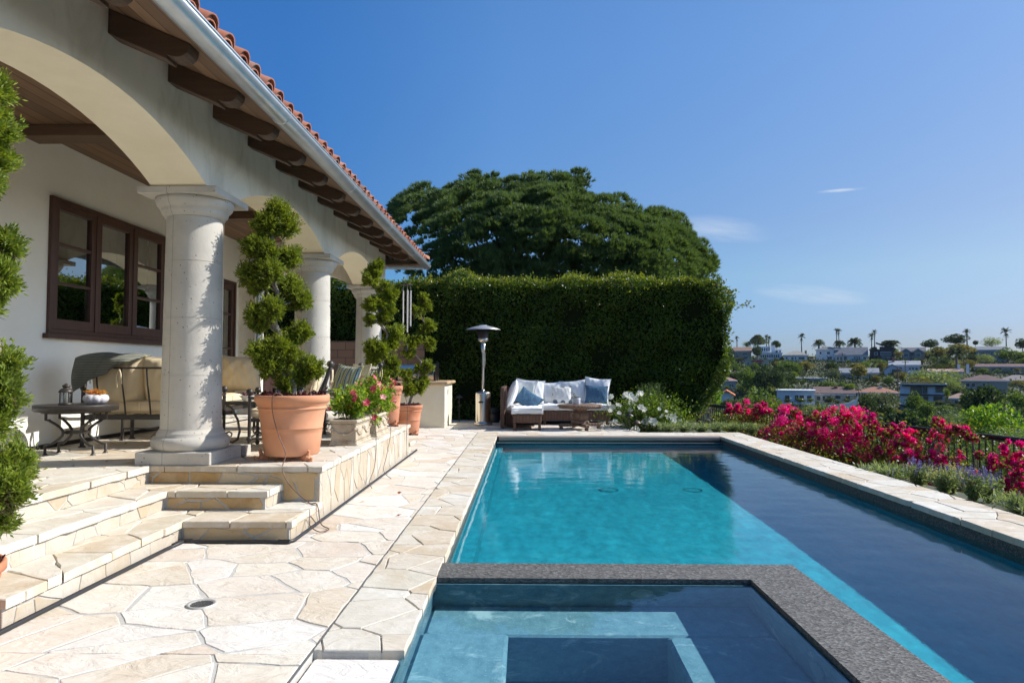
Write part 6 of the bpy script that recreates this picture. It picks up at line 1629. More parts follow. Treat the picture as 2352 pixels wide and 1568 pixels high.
KM = {
 'dark': leaf_mat('far dark oak foliage', [(0.034,0.060,0.019), (0.054,0.094,0.026), (0.078,0.120,0.031), (0.026,0.048,0.017)], .2, .7, .25),
 'mid': leaf_mat('far green foliage', [(0.078,0.143,0.026), (0.130,0.202,0.036), (0.189,0.260,0.039), (0.065,0.111,0.023)], .25, .7, .25),
 'olive': leaf_mat('far olive foliage', [(0.184,0.172,0.052), (0.253,0.230,0.063), (0.149,0.138,0.046), (0.299,0.253,0.069)], .25, .7, .25),
 'pale': leaf_mat('far pale green foliage', [(0.209,0.264,0.099), (0.286,0.341,0.132), (0.165,0.209,0.077)], .3, .7, .25),
 'grey': leaf_mat('far grey green foliage', [(.12,.15,.09), (.16,.19,.11), (.09,.11,.07)], .2, .7, .25),
 'bright': leaf_mat('far bright green foliage', [(.16,.24,.03), (.24,.30,.04), (.12,.18,.03)], .35, .7, .25)}
TRK = pm('far trunk bark', (.14,.11,.08), .9)
protos = {}
for k, (nc, nl, lf, sx, sz, zc) in {'dark': (16, 1900, .075, .50, .40, .56), 'mid': (12, 1700, .075, .48, .40, .56), 'olive': (13, 1700, .072, .56, .34, .60), 'pale': (22, 1700, .052, .58, .40, .56), 'grey': (11, 1600, .062, .52, .38, .54), 'bright': (10, 1500, .075, .45, .42, .55)}.items():
    protos[k] = []
    for s in range(3):
        V, F = crown_mesh(hash(k) % 97 + s*13 if False else ord(k[0])*7+s*13, nc, nl, lf, sx, sz, zc)
        me = np_mesh('crown', V, F); me.materials.append(KM[k]); protos[k].append(me)
mt = MB(); mt.tube([(0,0,-.25),(0,0,.15),(.02,0,.45)], [.035,.03,.018], 7)
for a in (0, 2.1, 4.2): mt.tube([(0,0,.25),(.2*math.cos(a),.2*math.sin(a),.6)], [.02,.006], 5)
TM = bpy.data.meshes.new('trunk'); TM.from_pydata(mt.v, [], mt.f); TM.materials.append(TRK)
def far_tree(kind, x, y, z, h, w, label, group=None, rz=None, cat='tree', var=None):
    r = empty(cat, (x, y, z), label, cat, group, rz=rng.uniform(0, 6.28) if rz is None else rz)
    o = bpy.data.objects.new('crown', protos[kind][int(rng.integers(0, 3)) if var is None else var]); COL.objects.link(o); o.parent = r; o.scale = (w, w, h)
    t_ = bpy.data.objects.new('trunk', TM); COL.objects.link(t_); t_.parent = r; t_.scale = (w*.8, w*.8, h)
    return r
houses = []
def hwin(hobj, x, z, w, h, y, name='window', col=None, frame=True):
    m = MB()
    m.m = 0; m.box((x-w/2, y-.06, z), (x+w/2, y+.02, z+h))
    if frame:
        m.m = 1; f = .09
        m.box((x-w/2-f, y-.10, z-f), (x+w/2+f, y-.001, z)); m.box((x-w/2-f, y-.10, z+h), (x+w/2+f, y-.001, z+h+f)); m.box((x-w/2-f, y-.10, z), (x-w/2, y-.001, z+h)); m.box((x+w/2, y-.10, z), (x+w/2+f, y-.001, z+h))
    m.build(name, [col or FGL, FTR], hobj)
FGL = pm('far window glass', (.05,.065,.08), .15, spec=.8); FTR = pm('far white trim', (.72,.72,.72), .6)
def fmat(c, r=.85): 
    k = 'house paint %.2f %.2f %.2f' % c
    return bpy.data.materials[k] if k in bpy.data.materials else pm(k, c, r, col2=tuple(x*.86 for x in c), cscale=.5)
def rmat(c):
    k = 'house roof %.2f %.2f %.2f' % c
    return bpy.data.materials[k] if k in bpy.data.materials else pm(k, c, .9, col2=tuple(x*.72 for x in c), cscale=.8)
def far_house(label, px0, px1, yb, yw, yr, D, kind, wc, rc, wins=(), turn=0.0, dep=9.0, extra=None, chim=()):
    p0, p1 = at(px0, yb, D), at(px1, yb, D); zb = (p0.z+p1.z)/2; zw = at((px0+px1)/2, yw, D).z; zr = at((px0+px1)/2, yr, D).z
    W = (p1-p0).length; cx = (p0.x+p1.x)/2; h = zw-zb; rh = max(.2, zr-zw)
    face = math.atan2(cx, D)
    r = empty('hillside_house', (cx, D, zb), label, 'house', rz=-face+turn)
    W = W/max(.5, math.cos(face)) * .92 if False else W*math.cos(0)
    hw = W/2; m = MB(); m.box((-hw, 0, -5), (hw, dep, h)); 
    if kind == 'gable_front': m.prism([(-hw, h), (hw, h), (0, h+rh-.1)], .0, dep, 'y')
    if kind == 'gable': m.prism([(0, h), (dep, h), (dep/2, h+rh-.1)], -hw, hw, 'x')
    m.build('wall', fmat(wc), r)
    ov = .45; m = MB(); t_ = .16
    if kind == 'gable':
        for s in (-1, 1):
            y0 = -ov if s < 0 else dep+ov; 
            k_ = rh/(dep/2); z0 = h - ov*k_
            m.prism([(y0, z0+.02), (dep/2, h+rh), (dep/2, h+rh+t_), (y0, z0+.02+t_)], -hw-ov, hw+ov, 'x')
    elif kind == 'gable_front':
        for s in (-1, 1):
            k_ = rh/hw; z0 = h-ov*k_
            m.prism([(s*(hw+ov), z0+.02), (0, h+rh), (0, h+rh+t_), (s*(hw+ov), z0+.02+t_)], -ov, dep+ov, 'y')
    elif kind == 'hip':
        a, b, c_, d = (-hw-ov, -ov, h), (hw+ov, -ov, h), (hw+ov, dep+ov, h), (-hw-ov, dep+ov, h)
        q = min(dep/2, hw*.8); e1, e2 = (-hw+q, dep/2, h+rh), (hw-q, dep/2, h+rh)
        m.add([a, b, c_, d, e1, e2], [(0,1,5,4), (1,2,5), (2,3,4,5), (3,0,4), (0,3,2,1)]); m.box((-hw-ov, -ov, h-.18), (hw+ov, dep+ov, h-.002))
    else:
        m.box((-hw-.3, -.4, h), (hw+.3, dep+.3, h+max(.25, rh*.5)))
    m.build('roof', rmat(rc), r)
    if kind in ('hip', 'gable'):
        m = MB(); m.box((-hw-ov-.02, -ov-.06, h-.24-(ov*rh/(dep/2) if kind == 'gable' else 0)), (hw+ov+.02, -ov, h-.0-(ov*rh/(dep/2) if kind == 'gable' else 0))); m.build('fascia', FTR, r)
    for wx, wz, ww, wh in wins: hwin(r, -hw+wx*W, wz*h, ww*W, wh*h, 0)
    for cxf, ch_, col in chim:
        m = MB(); m.box((-hw+cxf*W-.4, dep*.35, h*.5), (-hw+cxf*W+.4, dep*.35+.8, h+rh+ch_)); m.build('chimney', fmat(col), r)
    if extra: extra(r, hw, h, rh, dep, W)
    houses.append((px0-2, px1+2, yr, yb, D))
    return r
G1 = (.36,.33,.27); WHT = (.80,.81,.82); BLU = (.56,.62,.70); BEI = (.55,.48,.36)
row = lambda n, z, h, w=.09, a=.1, b=.9: [(a+(b-a)*(k+.5)/n, z, w, h) for k in range(n)]
far_house('two storey beige house with brown roof on the ridge beside the hedge', 1687, 1725, 827, 805.5, 797, 300, 'gable', G1, (.26,.16,.11), [(.15,.58,.12,.16),(.62,.58,.30,.18),(.25,.18,.14,.18),(.7,.15,.2,.25)])
def modern(r, hw, h, rh, dep, W):
    m = MB(); m.box((-hw+.05*W, 1.5, h-.05), (-hw+.52*W, 8, h+3.0)); m.build('upper_floor', fmat(WHT), r)
    for k in range(5): hwin(r, -hw+(.11+.09*k)*W, h+1.0, .05*W, 1.4, 1.5, frame=False)
    m = MB(); m.box((-hw+.55*W, 2.5, h-.05), (-hw+.72*W, 8, h+3.6)); m.build('tower', fmat(WHT), r); m = MB(); m.box((-hw+.72*W, 2.0, h-.05), (-hw+.98*W, 8, h+1.8)); m.build('upper_floor', fmat(WHT), r)
    hwin(r, -hw+.78*W, h+.3, .09*W, .9, 2.0); hwin(r, -hw+.92*W, h+.4, .06*W, .8, 2.0)
    m = MB(); m.prism([(-hw+.02*W, h-1.0), (-hw+.22*W, h-1.0), (-hw+.12*W, h+.3)], -.6, .5, 'y'); m.build('porch_gable', fmat((.55,.65,.68)), r)
far_house('white stepped modern house with many windows on the ridge', 1742, 1795, 823.5, 811, 811, 300, 'flat', WHT, WHT, row(9, .25, .45, .06), extra=modern)
def awn(r, hw, h, rh, dep, W):
    m = MB(); m.prism([(-.9, h*.78), (0, h*.96), (0, h*.90), (-.9, h*.74)], -hw+.3*W, -hw+.78*W, 'x'); m.build('awning', fmat((.55,.05,.05)), r)
far_house('small cream flat roofed house with a red awning below the white modern one', 1712, 1764, 843, 827, 826, 270, 'flat', (.60,.54,.44), (.55,.50,.42), [(.15,.35,.08,.3),(.55,.1,.34,.55)], extra=awn)
far_house('white bungalow with a grey hipped roof on the ridge among white houses', 1803, 1852, 829, 815, 805, 290, 'hip', WHT, (.33,.31,.26), [(.1,.25,.10,.4),(.36,.25,.10,.4),(.50,.25,.05,.4),(.76,.25,.26,.42)], chim=((.95,.1,(.35,.2,.15)),))
far_house('white two storey house with a dark hipped roof and balcony on the ridge', 1877, 1924, 830, 802.5, 795, 298, 'hip', WHT, (.15,.15,.16), [(.2,.62,.08,.18),(.55,.62,.14,.18),(.85,.62,.08,.18),(.6,.15,.2,.25)])
far_house('white house with a long dark grey roof beside the dark modern house', 1922, 1988, 831, 814, 797.5, 292, 'gable', (.66,.70,.74), (.20,.21,.23), [(.08,.3,.05,.4),(.18,.3,.05,.4),(.32,.3,.10,.45),(.62,.3,.05,.4),(.69,.3,.05,.4),(.76,.3,.05,.4),(.92,.35,.08,.3)])
def slope(r, hw, h, rh, dep, W):
    m = MB(); m.prism([(-hw+.25*W, h+3.2), (hw+.5, h+.5), (hw+.5, h+.1), (-hw+.25*W, h+2.8)], -.8, dep, 'y'); m.build('slanted_roof', rmat((.05,.05,.06)), r)
    m = MB(); m.box((-hw+.4*W, .4, h-.1), (hw-.1*W, dep-1, h+1.3)); m.build('upper_wall', fmat((.06,.06,.07)), r)
far_house('dark charcoal modern house with a slanted roof on the ridge', 2001, 2052, 828, 803, 803, 290, 'flat', (.05,.05,.06), (.06,.06,.07), [(.25,.55,.12,.2),(.65,.5,.4,.3),(.65,.05,.3,.3)], extra=slope)
def gables(r, hw, h, rh, dep, W):
    for a_, b_ in ((.0, .38), (.52, .9)):
        m = MB(); x0, x1 = -hw+a_*W, -hw+b_*W; k_ = (x1-x0)/2
        m.m = 0; m.prism([(x0, h-.3), (x1, h-.3), ((x0+x1)/2, h+k_*.55)], -1.4, 1.5, 'y'); m.box((x0+.1, -1.39, -4), (x1-.1, 1.4, h-.3))
        m.m = 1
        for s in (-1, 1):
            xe = x0-.3 if s < 0 else x1+.3; m.prism([(xe, h-.5), ((x0+x1)/2, h+k_*.62), ((x0+x1)/2, h+k_*.62+.3), (xe, h-.2)], -1.7, 1.6, 'y')
        m.build('front_gable', [fmat((.28,.27,.25)), FTR], r); hwin(r, (x0+x1)/2, h*.45, (x1-x0)*.5, h*.3, -1.4)
far_house('grey craftsman house with two white edged gables on the ridge', 2075, 2121, 829, 806, 798, 285, 'gable', (.28,.27,.25), (.13,.12,.13), [(.5,.1,.5,.3)], extra=gables)
def g2(r, hw, h, rh, dep, W):
    m = MB(); x0, x1 = -hw-.18*W, -hw+.36*W
    m.m = 0; m.prism([(x0, h*.45), (x1, h*.45), ((x0+x1)/2, h*.45+2.0)], -4, 3, 'y'); m.box((x0, -3.99, -4), (x1, 2.9, h*.45)); m.m = 1
    for s in (-1, 1):
        xe = x0-.5 if s < 0 else x1+.5; m.prism([(xe, h*.45-.2), ((x0+x1)/2, h*.45+2.1), ((x0+x1)/2, h*.45+2.3), (xe, h*.45+.05)], -4.4, 3, 'y')
    m.build('front_wing', [fmat(BLU), rmat((.30,.32,.35))], r); hwin(r, (x0+x1)/2+1.2, .6, 2.6, 1.4, -4)
far_house('pale blue two storey house with a tall brick chimney halfway uphill', 2048, 2108, 861, 838, 829, 238, 'gable', BLU, (.33,.35,.38), [(.36,.5,.12,.25),(.68,.5,.07,.25),(.78,.5,.07,.25),(.9,.45,.08,.3)], extra=g2, chim=((.12,1.6,(.28,.13,.10)),))
far_house('grey shingled house with white deck rails left of the pale blue house', 1934, 2012, 876, 856, 846, 222, 'gable', (.40,.42,.44), (.24,.25,.28), [(.1,.45,.1,.25),(.3,.1,.2,.35),(.82,.2,.12,.5)])
far_house('low white flat roofed house halfway up the hill among dark trees', 1822, 1895, 879, 869, 867, 215, 'flat', (.60,.60,.58), (.68,.68,.68), [(.2,.1,.2,.6),(.62,.1,.4,.6)])
far_house('house with a faded clay roof and a white chimney just right of the hedge', 1646, 1690, 893, 874, 866, 195, 'hip', (.48,.46,.46), (.34,.20,.15), [(.3,.4,.1,.3),(.7,.3,.1,.3)], chim=((.05,.3,WHT),))
far_house('small white house with a bright orange tile roof behind the stone wall', 1655, 1684, 929, 907, 898, 140, 'gable_front', (.62,.66,.70), (.55,.15,.05), [(.6,.25,.25,.35)])
def rail(r, hw, h, rh, dep, W):
    m = MB()
    for k in range(22): m.box((-hw+.45*W+k*.022*W, -1.5, -.6), (-hw+.45*W+k*.022*W+.08, -1.44, .35))
    m.box((-hw+.45*W, -1.53, .34), (-hw+.93*W, -1.42, .44)); m.box((-hw+.45*W, -1.5, -.8), (-hw+.93*W, 0, -.6)); m.build('balcony', FTR, r)
far_house('white flat roofed house with a balcony low on the hillside above the bougainvillea', 1787, 1868, 921, 898, 896, 168, 'flat', (.62,.66,.72), (.66,.68,.72), [(.28,.12,.12,.45),(.53,.10,.10,.5),(.66,.10,.12,.5),(.86,.12,.12,.45)], extra=rail)
def brk(r, hw, h, rh, dep, W): pass
far_house('pale yellow cottage with brown roof and brick chimney', 1875, 1957, 923, 903, 890, 170, 'gable', (.58,.52,.36), (.17,.105,.09), [(.1,.15,.10,.5),(.24,.1,.08,.6),(.36,.1,.12,.6),(.60,.35,.14,.4),(.85,.35,.12,.4)], chim=((.55,.4,(.32,.12,.07)),))
far_house('low cream house with clay tile roof behind the grey green trees', 1973, 2055, 912, 901, 889, 184, 'hip', (.60,.54,.40), (.36,.16,.10), [(.1,.2,.1,.6),(.3,.2,.1,.6),(.8,.2,.12,.6)], chim=((.6,.2,(.5,.5,.48)),))
def blackwhite(r, hw, h, rh, dep, W):
    dk = fmat((.025,.025,.03))
    m = MB(); m.box((-hw+.0*W, -.9, h), (hw+.5, dep, h+.25)); m.build('roof_slab', fmat((.6,.62,.6)), r)
    m = MB(); m.box((-hw+.05*W, -.9, h-.45), (hw+.4, -.5, h-.002)); m.box((-hw+.0*W, -.8, h*.46), (hw+.3, -.001, h*.52)); m.box((-hw+.0*W, -2.2, -.5), (hw+.2, -.0, -.1)); m.build('black_band', dk, r)
    for a_, b_, z0, z1 in ((.24,.50,.55,.92),(.52,.62,.55,.92),(.80,.98,.62,.90),(.52,.63,.03,.42),(.75,.95,.03,.42)):
        m = MB(); m.box((-hw+a_*W, -.25, z0*h), (-hw+b_*W, .01, z1*h)); m.build('window', FGL, r)
far_house('white and black two storey modern house with large dark windows', 2074, 2163, 929, 883, 880, 163, 'flat', (.62,.66,.72), (.45,.46,.46), [], extra=blackwhite)
far_house('two storey beige house with a wide brown hipped roof on the right of the hillside', 2216, 2305, 905, 874, 861, 195, 'hip', (.46,.42,.38), (.17,.10,.085), [(.15,.55,.08,.25),(.27,.55,.08,.25),(.2,.1,.2,.3),(.5,.6,.06,.2)])
far_house('grey white house with a grey brown roof at the right edge of the hillside', 2300, 2372, 895, 873, 861, 210, 'hip', (.52,.53,.54), (.26,.22,.20), [(.2,.4,.1,.25),(.45,.4,.1,.25)])
far_house('low tan house with a brown roof below the beige two storey one', 2187, 2224, 931, 914, 904, 158, 'hip', (.45,.36,.26), (.28,.18,.13), [(.3,.15,.2,.5),(.7,.15,.2,.5)])
far_house('long low house with a dark brown roof and skylights near the right edge', 2254, 2372, 851, 842, 836, 248, 'gable', (.50,.42,.30), (.16,.09,.08), [(.15,.1,.08,.7),(.35,.1,.14,.7),(.6,.1,.1,.7)])
far_house('grey two storey house half hidden by green trees on the ridge at right', 2247, 2306, 829, 803, 796, 292, 'gable', (.30,.30,.31), (.20,.21,.23), [(.2,.6,.2,.2),(.6,.6,.2,.2),(.4,.2,.3,.25)])
far_house('white walled house with two tall white chimneys and a faded clay roof', 2138, 2205, 864, 853, 848, 230, 'gable', (.62,.60,.56), (.40,.24,.18), [], chim=((.90,1.6,WHT),(1.16,1.8,WHT)))
# white picket wall and garden walls
wl = MB(); pts = [at(px, py, 160) for px, py in ((1884,930),(1905,934),(1930,933),(1950,929),(1968,921),(1972,910))]
for a, b in zip(pts, pts[1:]):
    d = (b-a); L = Vector((d.x, d.y, 0)).length; n_ = max(1, int(L/1.2))
    for k in range(n_):
        p = a.lerp(b, k/n_); q = a.lerp(b, (k+.93)/n_); wl.add([p+Vector((0,0,-.9)), q+Vector((0,0,-.9)), q+Vector((0,0,.5)), p+Vector((0,0,.5)), p+Vector((0,.2,-.9)), q+Vector((0,.2,-.9)), q+Vector((0,.2,.5)), p+Vector((0,.2,.5))], [(0,1,2,3),(5,4,7,6),(3,2,6,7),(0,4,5,1),(1,5,6,2),(0,3,7,4)])
tag(wl.build('white_fence', FTR), 'curving white board fence in front of the pale yellow cottage', 'fence')

# palms
PALM = leaf_mat('far palm frond', [(.06,.09,.03), (.09,.12,.04), (.04,.06,.025)], .2, .7, .3)
def palm_head(r_, n, droop, seed, w=.17):
    q = np.random.default_rng(seed); P = []
    for k in range(n):
        a = q.uniform(0, 6.28); el = q.uniform(-.5, 1.2); d = np.array([math.cos(a)*math.cos(el), math.sin(a)*math.cos(el), math.sin(el)])
        t_ = np.linspace(.08, 1, 9)[:, None]; C = d*t_*r_ - np.array([0, 0, 1])*droop*r_*t_**2*.6
        side = np.cross(d, [0, 0, 1]); 
        for s in (-1, 1): P.append(leafs(C, np.repeat((d*.6+side*s*.8-np.array([0,0,.35]))[None], 9, 0)+q.normal(size=(9,3))*.12, r_*.34*(1-.5*t_[:, 0]), r_*w*.28))
    return join(P)
def palm(label, px, ytop, ybase, D, rad, kind='fan', lean=0.0):
    T = at(px, ytop, D); B = at(px, ybase, D); h = T.z-rad*.7-B.z
    r = empty('palm_tree', (B.x, D, B.z), label, 'palm tree')
    m = MB(); tr_ = .28 if kind == 'fan' else .5
    m.tube([(0,0,-6), (0,0,0), (lean*.5,0,h*.5), (lean,0,h)], [tr_*1.2, tr_, tr_*.75, tr_*.7], 8); m.build('trunk', pm('palm trunk', (.22,.17,.13), .9) if 'palm trunk' not in bpy.data.materials else bpy.data.materials['palm trunk'], r)
    V, F = palm_head(rad, 34 if kind == 'fan' else 60, .5 if kind == 'fan' else .9, int(px)); V = V+[lean, 0, h]
    if kind == 'fan':
        V2, F2 = palm_head(rad*.7, 20, 1.5, int(px)+5); V2 = V2*[.8,.8,1.2]+[lean, 0, h-rad*.9]; V, F = join([(V, F), (V2, F2)])
    link('crown', np_mesh('palm_crown', V, F), PALM, r)
def A_(x, y): return 1493+x*.1831, 717.8+y*.1831
def B_(x, y): return 1921.3+x*.1831, 717.8+y*.1831
for lab, f, x, yt, yb, D, rad, k in (
 ('thin fan palm on the ridge nearest the hedge', A_, 1092, 292, 450, 325, 1.7, 'fan'),
 ('left one of the pair of fan palms above the white stepped house', A_, 1462, 275, 440, 320, 2.1, 'fan'), ('right one of the pair of fan palms above the white stepped house', A_, 1492, 290, 440, 322, 2.0, 'fan'),
 ('lone shaggy fan palm between the white stepped house and the bungalow', A_, 1902, 258, 460, 315, 2.6, 'fan'), ('round date palm left of the dark roofed two storey white house', A_, 2118, 320, 460, 305, 4.2, 'date'),
 ('left one of two close tall fan palms above the white two storey house', B_, 5, 195, 440, 320, 2.0, 'fan'), ('right one of two close tall fan palms above the white two storey house', B_, 32, 200, 440, 322, 2.0, 'fan'),
 ('bushy date palm behind the long dark grey roof', B_, 232, 293, 450, 306, 5.0, 'date'), ('shorter fan palm of the two left of the dark modern house', B_, 443, 255, 460, 316, 2.4, 'fan'), ('taller slim fan palm of the two left of the dark modern house', B_, 480, 210, 450, 322, 2.0, 'fan'),
 ('date palm behind the dark modern house, nearer its slanted roof', B_, 632, 330, 450, 305, 4.4, 'date'), ('date palm behind the dark modern house, right of the other date palm', B_, 712, 322, 450, 303, 4.8, 'date'),
 ('fan palm rising out of the dark ridge trees', B_, 1637, 200, 330, 320, 2.7, 'fan'), ('tall shaggy double headed fan palm near the right edge of the ridge', B_, 2132, 180, 470, 310, 3.2, 'fan'),
 ('drooping queen palm in front of the olive trees halfway down the hill', B_, 1512, 400, 740, 245, 5.0, 'date'), ('low dark palm above the tan house', B_, 1640, 985, 1100, 130, 2.2, 'date'), ('young green palm on the ridge right of the pair of tall ones', B_, 35, 330, 440, 300, 4.0, 'date')):
    px, yt_ = f(x, yt); palm(lab, px, yt_, f(x, yb)[1], D, rad*.66, k)
# norfolk pine
px, yt = A_(1352, 285); T = at(px, yt, 318); B = at(px, 800, 318); h = T.z-B.z
r = empty('norfolk_pine', (B.x, 318, B.z), 'tiered norfolk pine on the ridge left of the white stepped house', 'tree'); P = []
for k in range(15):
    z = h*(.25+.73*k/15); L = 4.2*(1-k/15.5)+.5
    for j in range(9):
        a = j*.7+k*.4; d = np.array([math.cos(a), math.sin(a), .18]); t_ = np.linspace(.1, 1, 12)[:, None]; C = d*t_*L+[0, 0, z]; P.append(leafs(C, sphere_pts(12)+d+[0,0,.5], .8, .22))
V, F = join(P); link('crown', np_mesh('norfolk', V, F), KM['grey'], r); m = MB(); m.tube([(0,0,-5),(0,0,h)], [.5,.08], 8); m.build('trunk', TRK, r)

# trees one can tell apart
def tree_px(kind, px, ytop, ybot, wpx, D, label):
    T, B = at(px, ytop, D), at(px, ybot, D); h = (T.z-B.z)/.98; w = wpx*D/1568
    far_tree(kind, T.x, D, B.z, h, w, label); tree_boxes.append((px-wpx/2, px+wpx/2, ytop, ybot, D))
tree_boxes = []
for kd, f, x, yt, yb, w, D, lab in (
 ('dark', A_, 985, 400, 740, 190, 262, 'tall brown green tree right beside the hedge, covering the corner of the beige house'),
 ('mid', A_, 1050, 590, 740, 110, 255, 'small bright green tree below the beige two storey house'),
 ('bright', A_, 1800, 735, 850, 110, 212, 'small lime green tree in front of the low white house'),
 ('dark', A_, 1580, 345, 480, 150, 315, 'dark round tree behind the white stepped house'),
 ('pale', A_, 1220, 350, 470, 120, 318, 'light green tree behind the beige house roof'),
 ('dark', A_, 1340, 395, 600, 130, 296, 'dark tree between the beige and the white stepped house'),
 ('dark', A_, 1600, 575, 740, 230, 262, 'dense dark tree right of the house with the red awning'),
 ('dark', A_, 1760, 585, 760, 210, 258, 'dark clipped tree below the grey hipped bungalow'),
 ('grey', A_, 1770, 655, 800, 240, 240, 'silvery olive tree on the middle of the slope'),
 ('mid', A_, 1220, 665, 1100, 330, 178, 'huge brown green tree standing in the middle of the left slope'),
 ('dark', A_, 1420, 640, 1120, 260, 174, 'tall dark green tree joined to the huge one on the left slope'),
 ('dark', A_, 1590, 690, 1050, 240, 172, 'dark feathery tree left of the balcony house'),
 ('mid', A_, 1310, 620, 760, 130, 262, 'green tree in front of the red awning'),
 ('mid', A_, 860, 710, 830, 110, 222, 'yellow green tree above the faded clay roof'),
 ('grey', A_, 2290, 680, 900, 230, 222, 'pale brown feathery tree left of the grey shingled house'),
 ('mid', A_, 2230, 850, 1000, 280, 200, 'rounded green tree above the pale yellow cottage'),
 ('olive', B_, 260, 640, 900, 260, 214, 'large olive coloured tree in front of the grey shingled house'),
 ('olive', B_, 490, 780, 930, 150, 205, 'yellow brown tree right of the grey shingled house'),
 ('bright', B_, 170, 885, 1090, 180, 172, 'bright yellow green tree at the end of the cottage'),
 ('grey', B_, 560, 940, 1340, 480, 132, 'huge grey green tree in front of the clay roofed house'),
 ('dark', B_, 370, 1010, 1350, 260, 128, 'dark tree filling the slope below the cottage'),
 ('mid', B_, 990, 985, 1320, 260, 122, 'rounded dark green tree with a pale trunk before the modern house'),
 ('mid', B_, 1130, 1120, 1400, 240, 118, 'green tree at the foot of the black and white house'),
 ('bright', B_, 1380, 950, 1100, 90, 150, 'small yellow green tree at the right corner of the black and white house'),
 ('olive', B_, 1260, 410, 640, 280, 268, 'large olive green tree right of the craftsman house'),
 ('olive', B_, 1560, 370, 620, 420, 272, 'broadest olive green tree on the upper slope behind the queen palm'),
 ('olive', B_, 1310, 620, 760, 300, 244, 'wide yellow olive tree in the middle of the upper slope'),
 ('olive', B_, 1660, 590, 730, 220, 240, 'yellow olive tree right of the queen palm'),
 ('olive', B_, 790, 480, 600, 130, 280, 'yellow brown tree between the dark modern and the craftsman house'),
 ('dark', B_, 1180, 330, 480, 230, 318, 'dark round tree on the ridge above the craftsman house'),
 ('dark', B_, 1500, 262, 440, 320, 320, 'widest dark tree on the ridge under the lone palm'),
 ('dark', B_, 1740, 345, 430, 90, 318, 'small dark tree on the ridge between the palm and the pale tree'),
 ('pale', B_, 1940, 300, 480, 230, 300, 'light green airy tree on the ridge near the right edge'),
 ('mid', B_, 2150, 440, 660, 300, 272, 'dense mid green tree in front of the grey ridge house'),
 ('pale', B_, 1880, 500, 670, 220, 268, 'pale green tree left of the dense green one'),
 ('dark', B_, 2330, 320, 500, 200, 312, 'dark tree on the ridge cut by the right edge'),
 ('pale', B_, 1200, 700, 1010, 700, 196, 'very wide pale green tree above the black and white house'),
 ('pale', B_, 1450, 820, 1070, 300, 185, 'pale green tree right of the black and white house'),
 ('olive', B_, 820, 740, 900, 220, 208, 'yellow brown tree below the brick chimney'),
 ('dark', B_, 1850, 870, 1450, 520, 92, 'huge dark tree with drooping sides low on the right slope'),
 ('mid', B_, 1350, 1150, 1300, 240, 140, 'clipped green tree below the black and white house'),
 ('olive', B_, 2300, 840, 960, 260, 186, 'olive green tree in front of the grey white house at the right edge'),
 ('mid', B_, 2260, 980, 1300, 320, 110, 'yellow green tree at the right edge above the feathery shrubs'),
 ('mid', B_, 1830, 690, 800, 150, 236, 'grey green tree between the white chimneys and the brown roof'),
 ('mid', B_, 1010, 570, 680, 130, 270, 'green tree below the craftsman house'),
 ('dark', B_, 470, 420, 500, 90, 306, 'green tree touching the dark modern house'),
 ('mid', B_, 480, 580, 660, 300, 276, 'clipped dark hedge like tree below the dark modern house')):
    px, yt_ = f(x, yt); tree_px(kd, px, yt_, f(x, yb)[1], w*.1831, D, lab)
# smaller trees and shrubs that fill the slope; nothing tells them apart
names = {'dark': 'dark green tree among the houses on the far hillside', 'mid': 'mid green tree among the houses on the far hillside', 'olive': 'olive coloured tree among the houses on the far hillside', 'grey': 'grey green tree among the houses on the far hillside', 'pale': 'pale green tree among the houses on the far hillside'}
cnt = 0; tries = 0; rf = random.Random(21)
while cnt < 235 and tries < 6000:
    tries += 1
    D = rf.uniform(96, 305); px = rf.uniform(1590, 2400); r_ = (px-1207)/1568.; X = r_*D; rr = D
    if rr > 335: continue
    g = terrain_h(X, D); h = rf.uniform(3.0, 6.5) if D > 150 else rf.uniform(6, 10); w = h*rf.uniform(.9, 1.5)
    top = 848-(g+h-CAMH)*1568/D; bot = 848-(g-CAMH)*1568/D; wp = w*1568/D/2
    bad = False
    for a, b, yr, yb, hD in houses:
        if px+wp*.8 > a and px-wp*.8 < b and D < hD+12 and top < yb-(yb-yr)*.18 and bot > yr: bad = True; break
    if bad: continue
    kd = rf.choice(['dark','dark','mid','mid','olive','grey','pale']) if D > 140 else rf.choice(['dark','dark','mid','grey'])
    far_tree(kd, X, D, g-.3, h, w, names[kd], kd+' green trees scattered over the far hillside'); cnt += 1
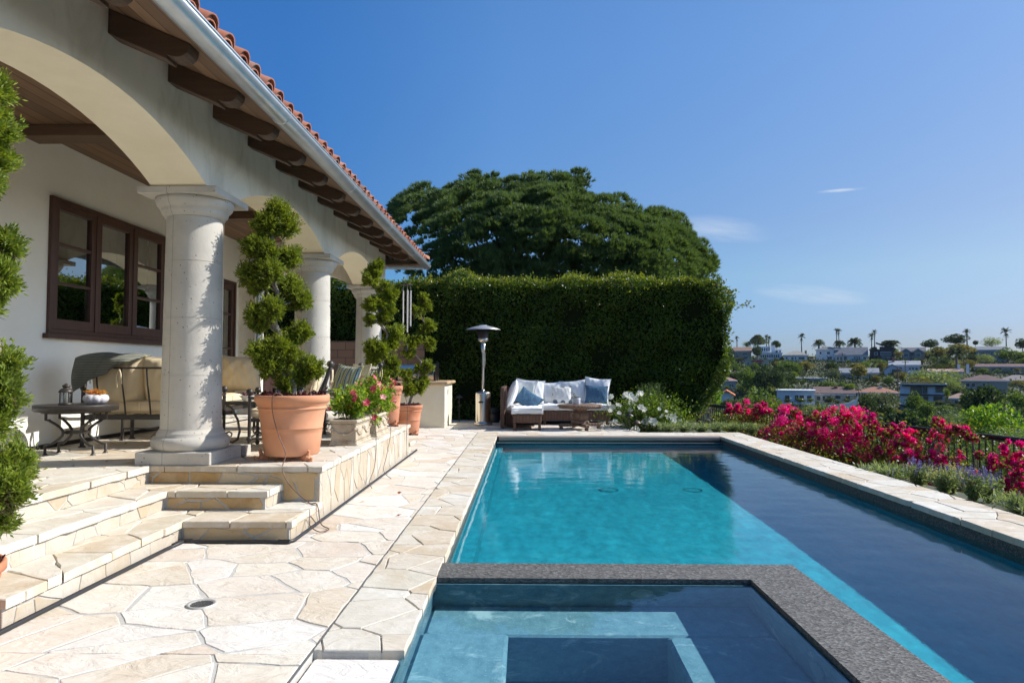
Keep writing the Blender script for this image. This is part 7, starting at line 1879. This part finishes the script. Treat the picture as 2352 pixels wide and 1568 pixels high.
# shrubs at the foot of the houses
for a, b, yr, yb, hD in houses:
    for k in range(4):
        px = a+(b-a)*(k+rf.uniform(.1, .9))/4; D = hD-rf.uniform(2, 4.5); P0_ = at(px, yb+1.5, D); h = rf.uniform(.9, 1.9)
        far_tree(rf.choice(['dark', 'mid', 'mid', 'grey', 'olive']), P0_.x, D, P0_.z-.5, h, h*rf.uniform(1.1, 2.0), 'low garden shrub at the foot of a house on the far hillside', 'shrubs at the foot of the hillside houses', cat='shrub')
# dense scrub between the trees
n_ = 34000; D = 60+262*rng.random(n_)**.8; px = rng.uniform(1560, 2480, n_); X = (px-1207)/1568.*D
G = np.array([terrain_h(a, b) for a, b in zip(X, D)])
ok = (D < 325); P = np.stack([X, D, G+rng.exponential(.45, n_)], 1)[ok]
V, F = leafs(P, sphere_pts(len(P))+[0,0,.5], (.45+D[ok]*.002)*rng.uniform(.6, 1.4, len(P)), .22)
o = link('scrub', np_mesh('scrub', V, F), leaf_mat('hillside scrub', [(.03,.055,.014), (.05,.08,.02), (.085,.105,.028), (.022,.04,.012)], .15, .7, .08)); o['kind'] = 'stuff'; tag(o, 'low green scrub covering the valley and the far slope between the houses', 'scrub')
for k, (f, x, y0, y1, D) in enumerate(((B_, 72, 500, 680, 235), (B_, 765, 690, 960, 190), (B_, 1597, 590, 700, 235), (B_, 862, 600, 780, 225))):
    px, a = f(x, y0); T = at(px, a, D); Bz = at(px, f(x, y1)[1], D); m = MB(); m.tube([(0,0,-3), (0,0,T.z-Bz.z)], .14, 6); m.box((-1.1, -.08, T.z-Bz.z-.6), (1.1, .08, T.z-Bz.z-.45))
    tag(m.build('utility_pole', pm('weathered pole', (.14,.10,.08), .9) if k == 0 else bpy.data.materials['weathered pole'], loc=(T.x, D, Bz.z)), ['thin utility pole in front of the long white house on the ridge','tall utility pole left of the black and white house','utility pole among the olive trees beside the queen palm','utility pole in front of the pale blue house'][k], 'utility pole')
# haze
HZ_ = MB(); HZ_.box((-420, -70, -24.5), (900, 1000, 34)); 
t = NT('valley haze'); t.n.remove(t.b); pv_ = t.new('ShaderNodeVolumePrincipled'); pv_.inputs['Color'].default_value = (.80,.88,1,1); pv_.inputs['Density'].default_value = .00004; pv_.inputs['Anisotropy'].default_value = .2
t.link(pv_.outputs[0], t.out.inputs['Volume'])
HAZE = True
if HAZE:
    o = HZ_.build('haze', t.m); o['kind'] = 'stuff'
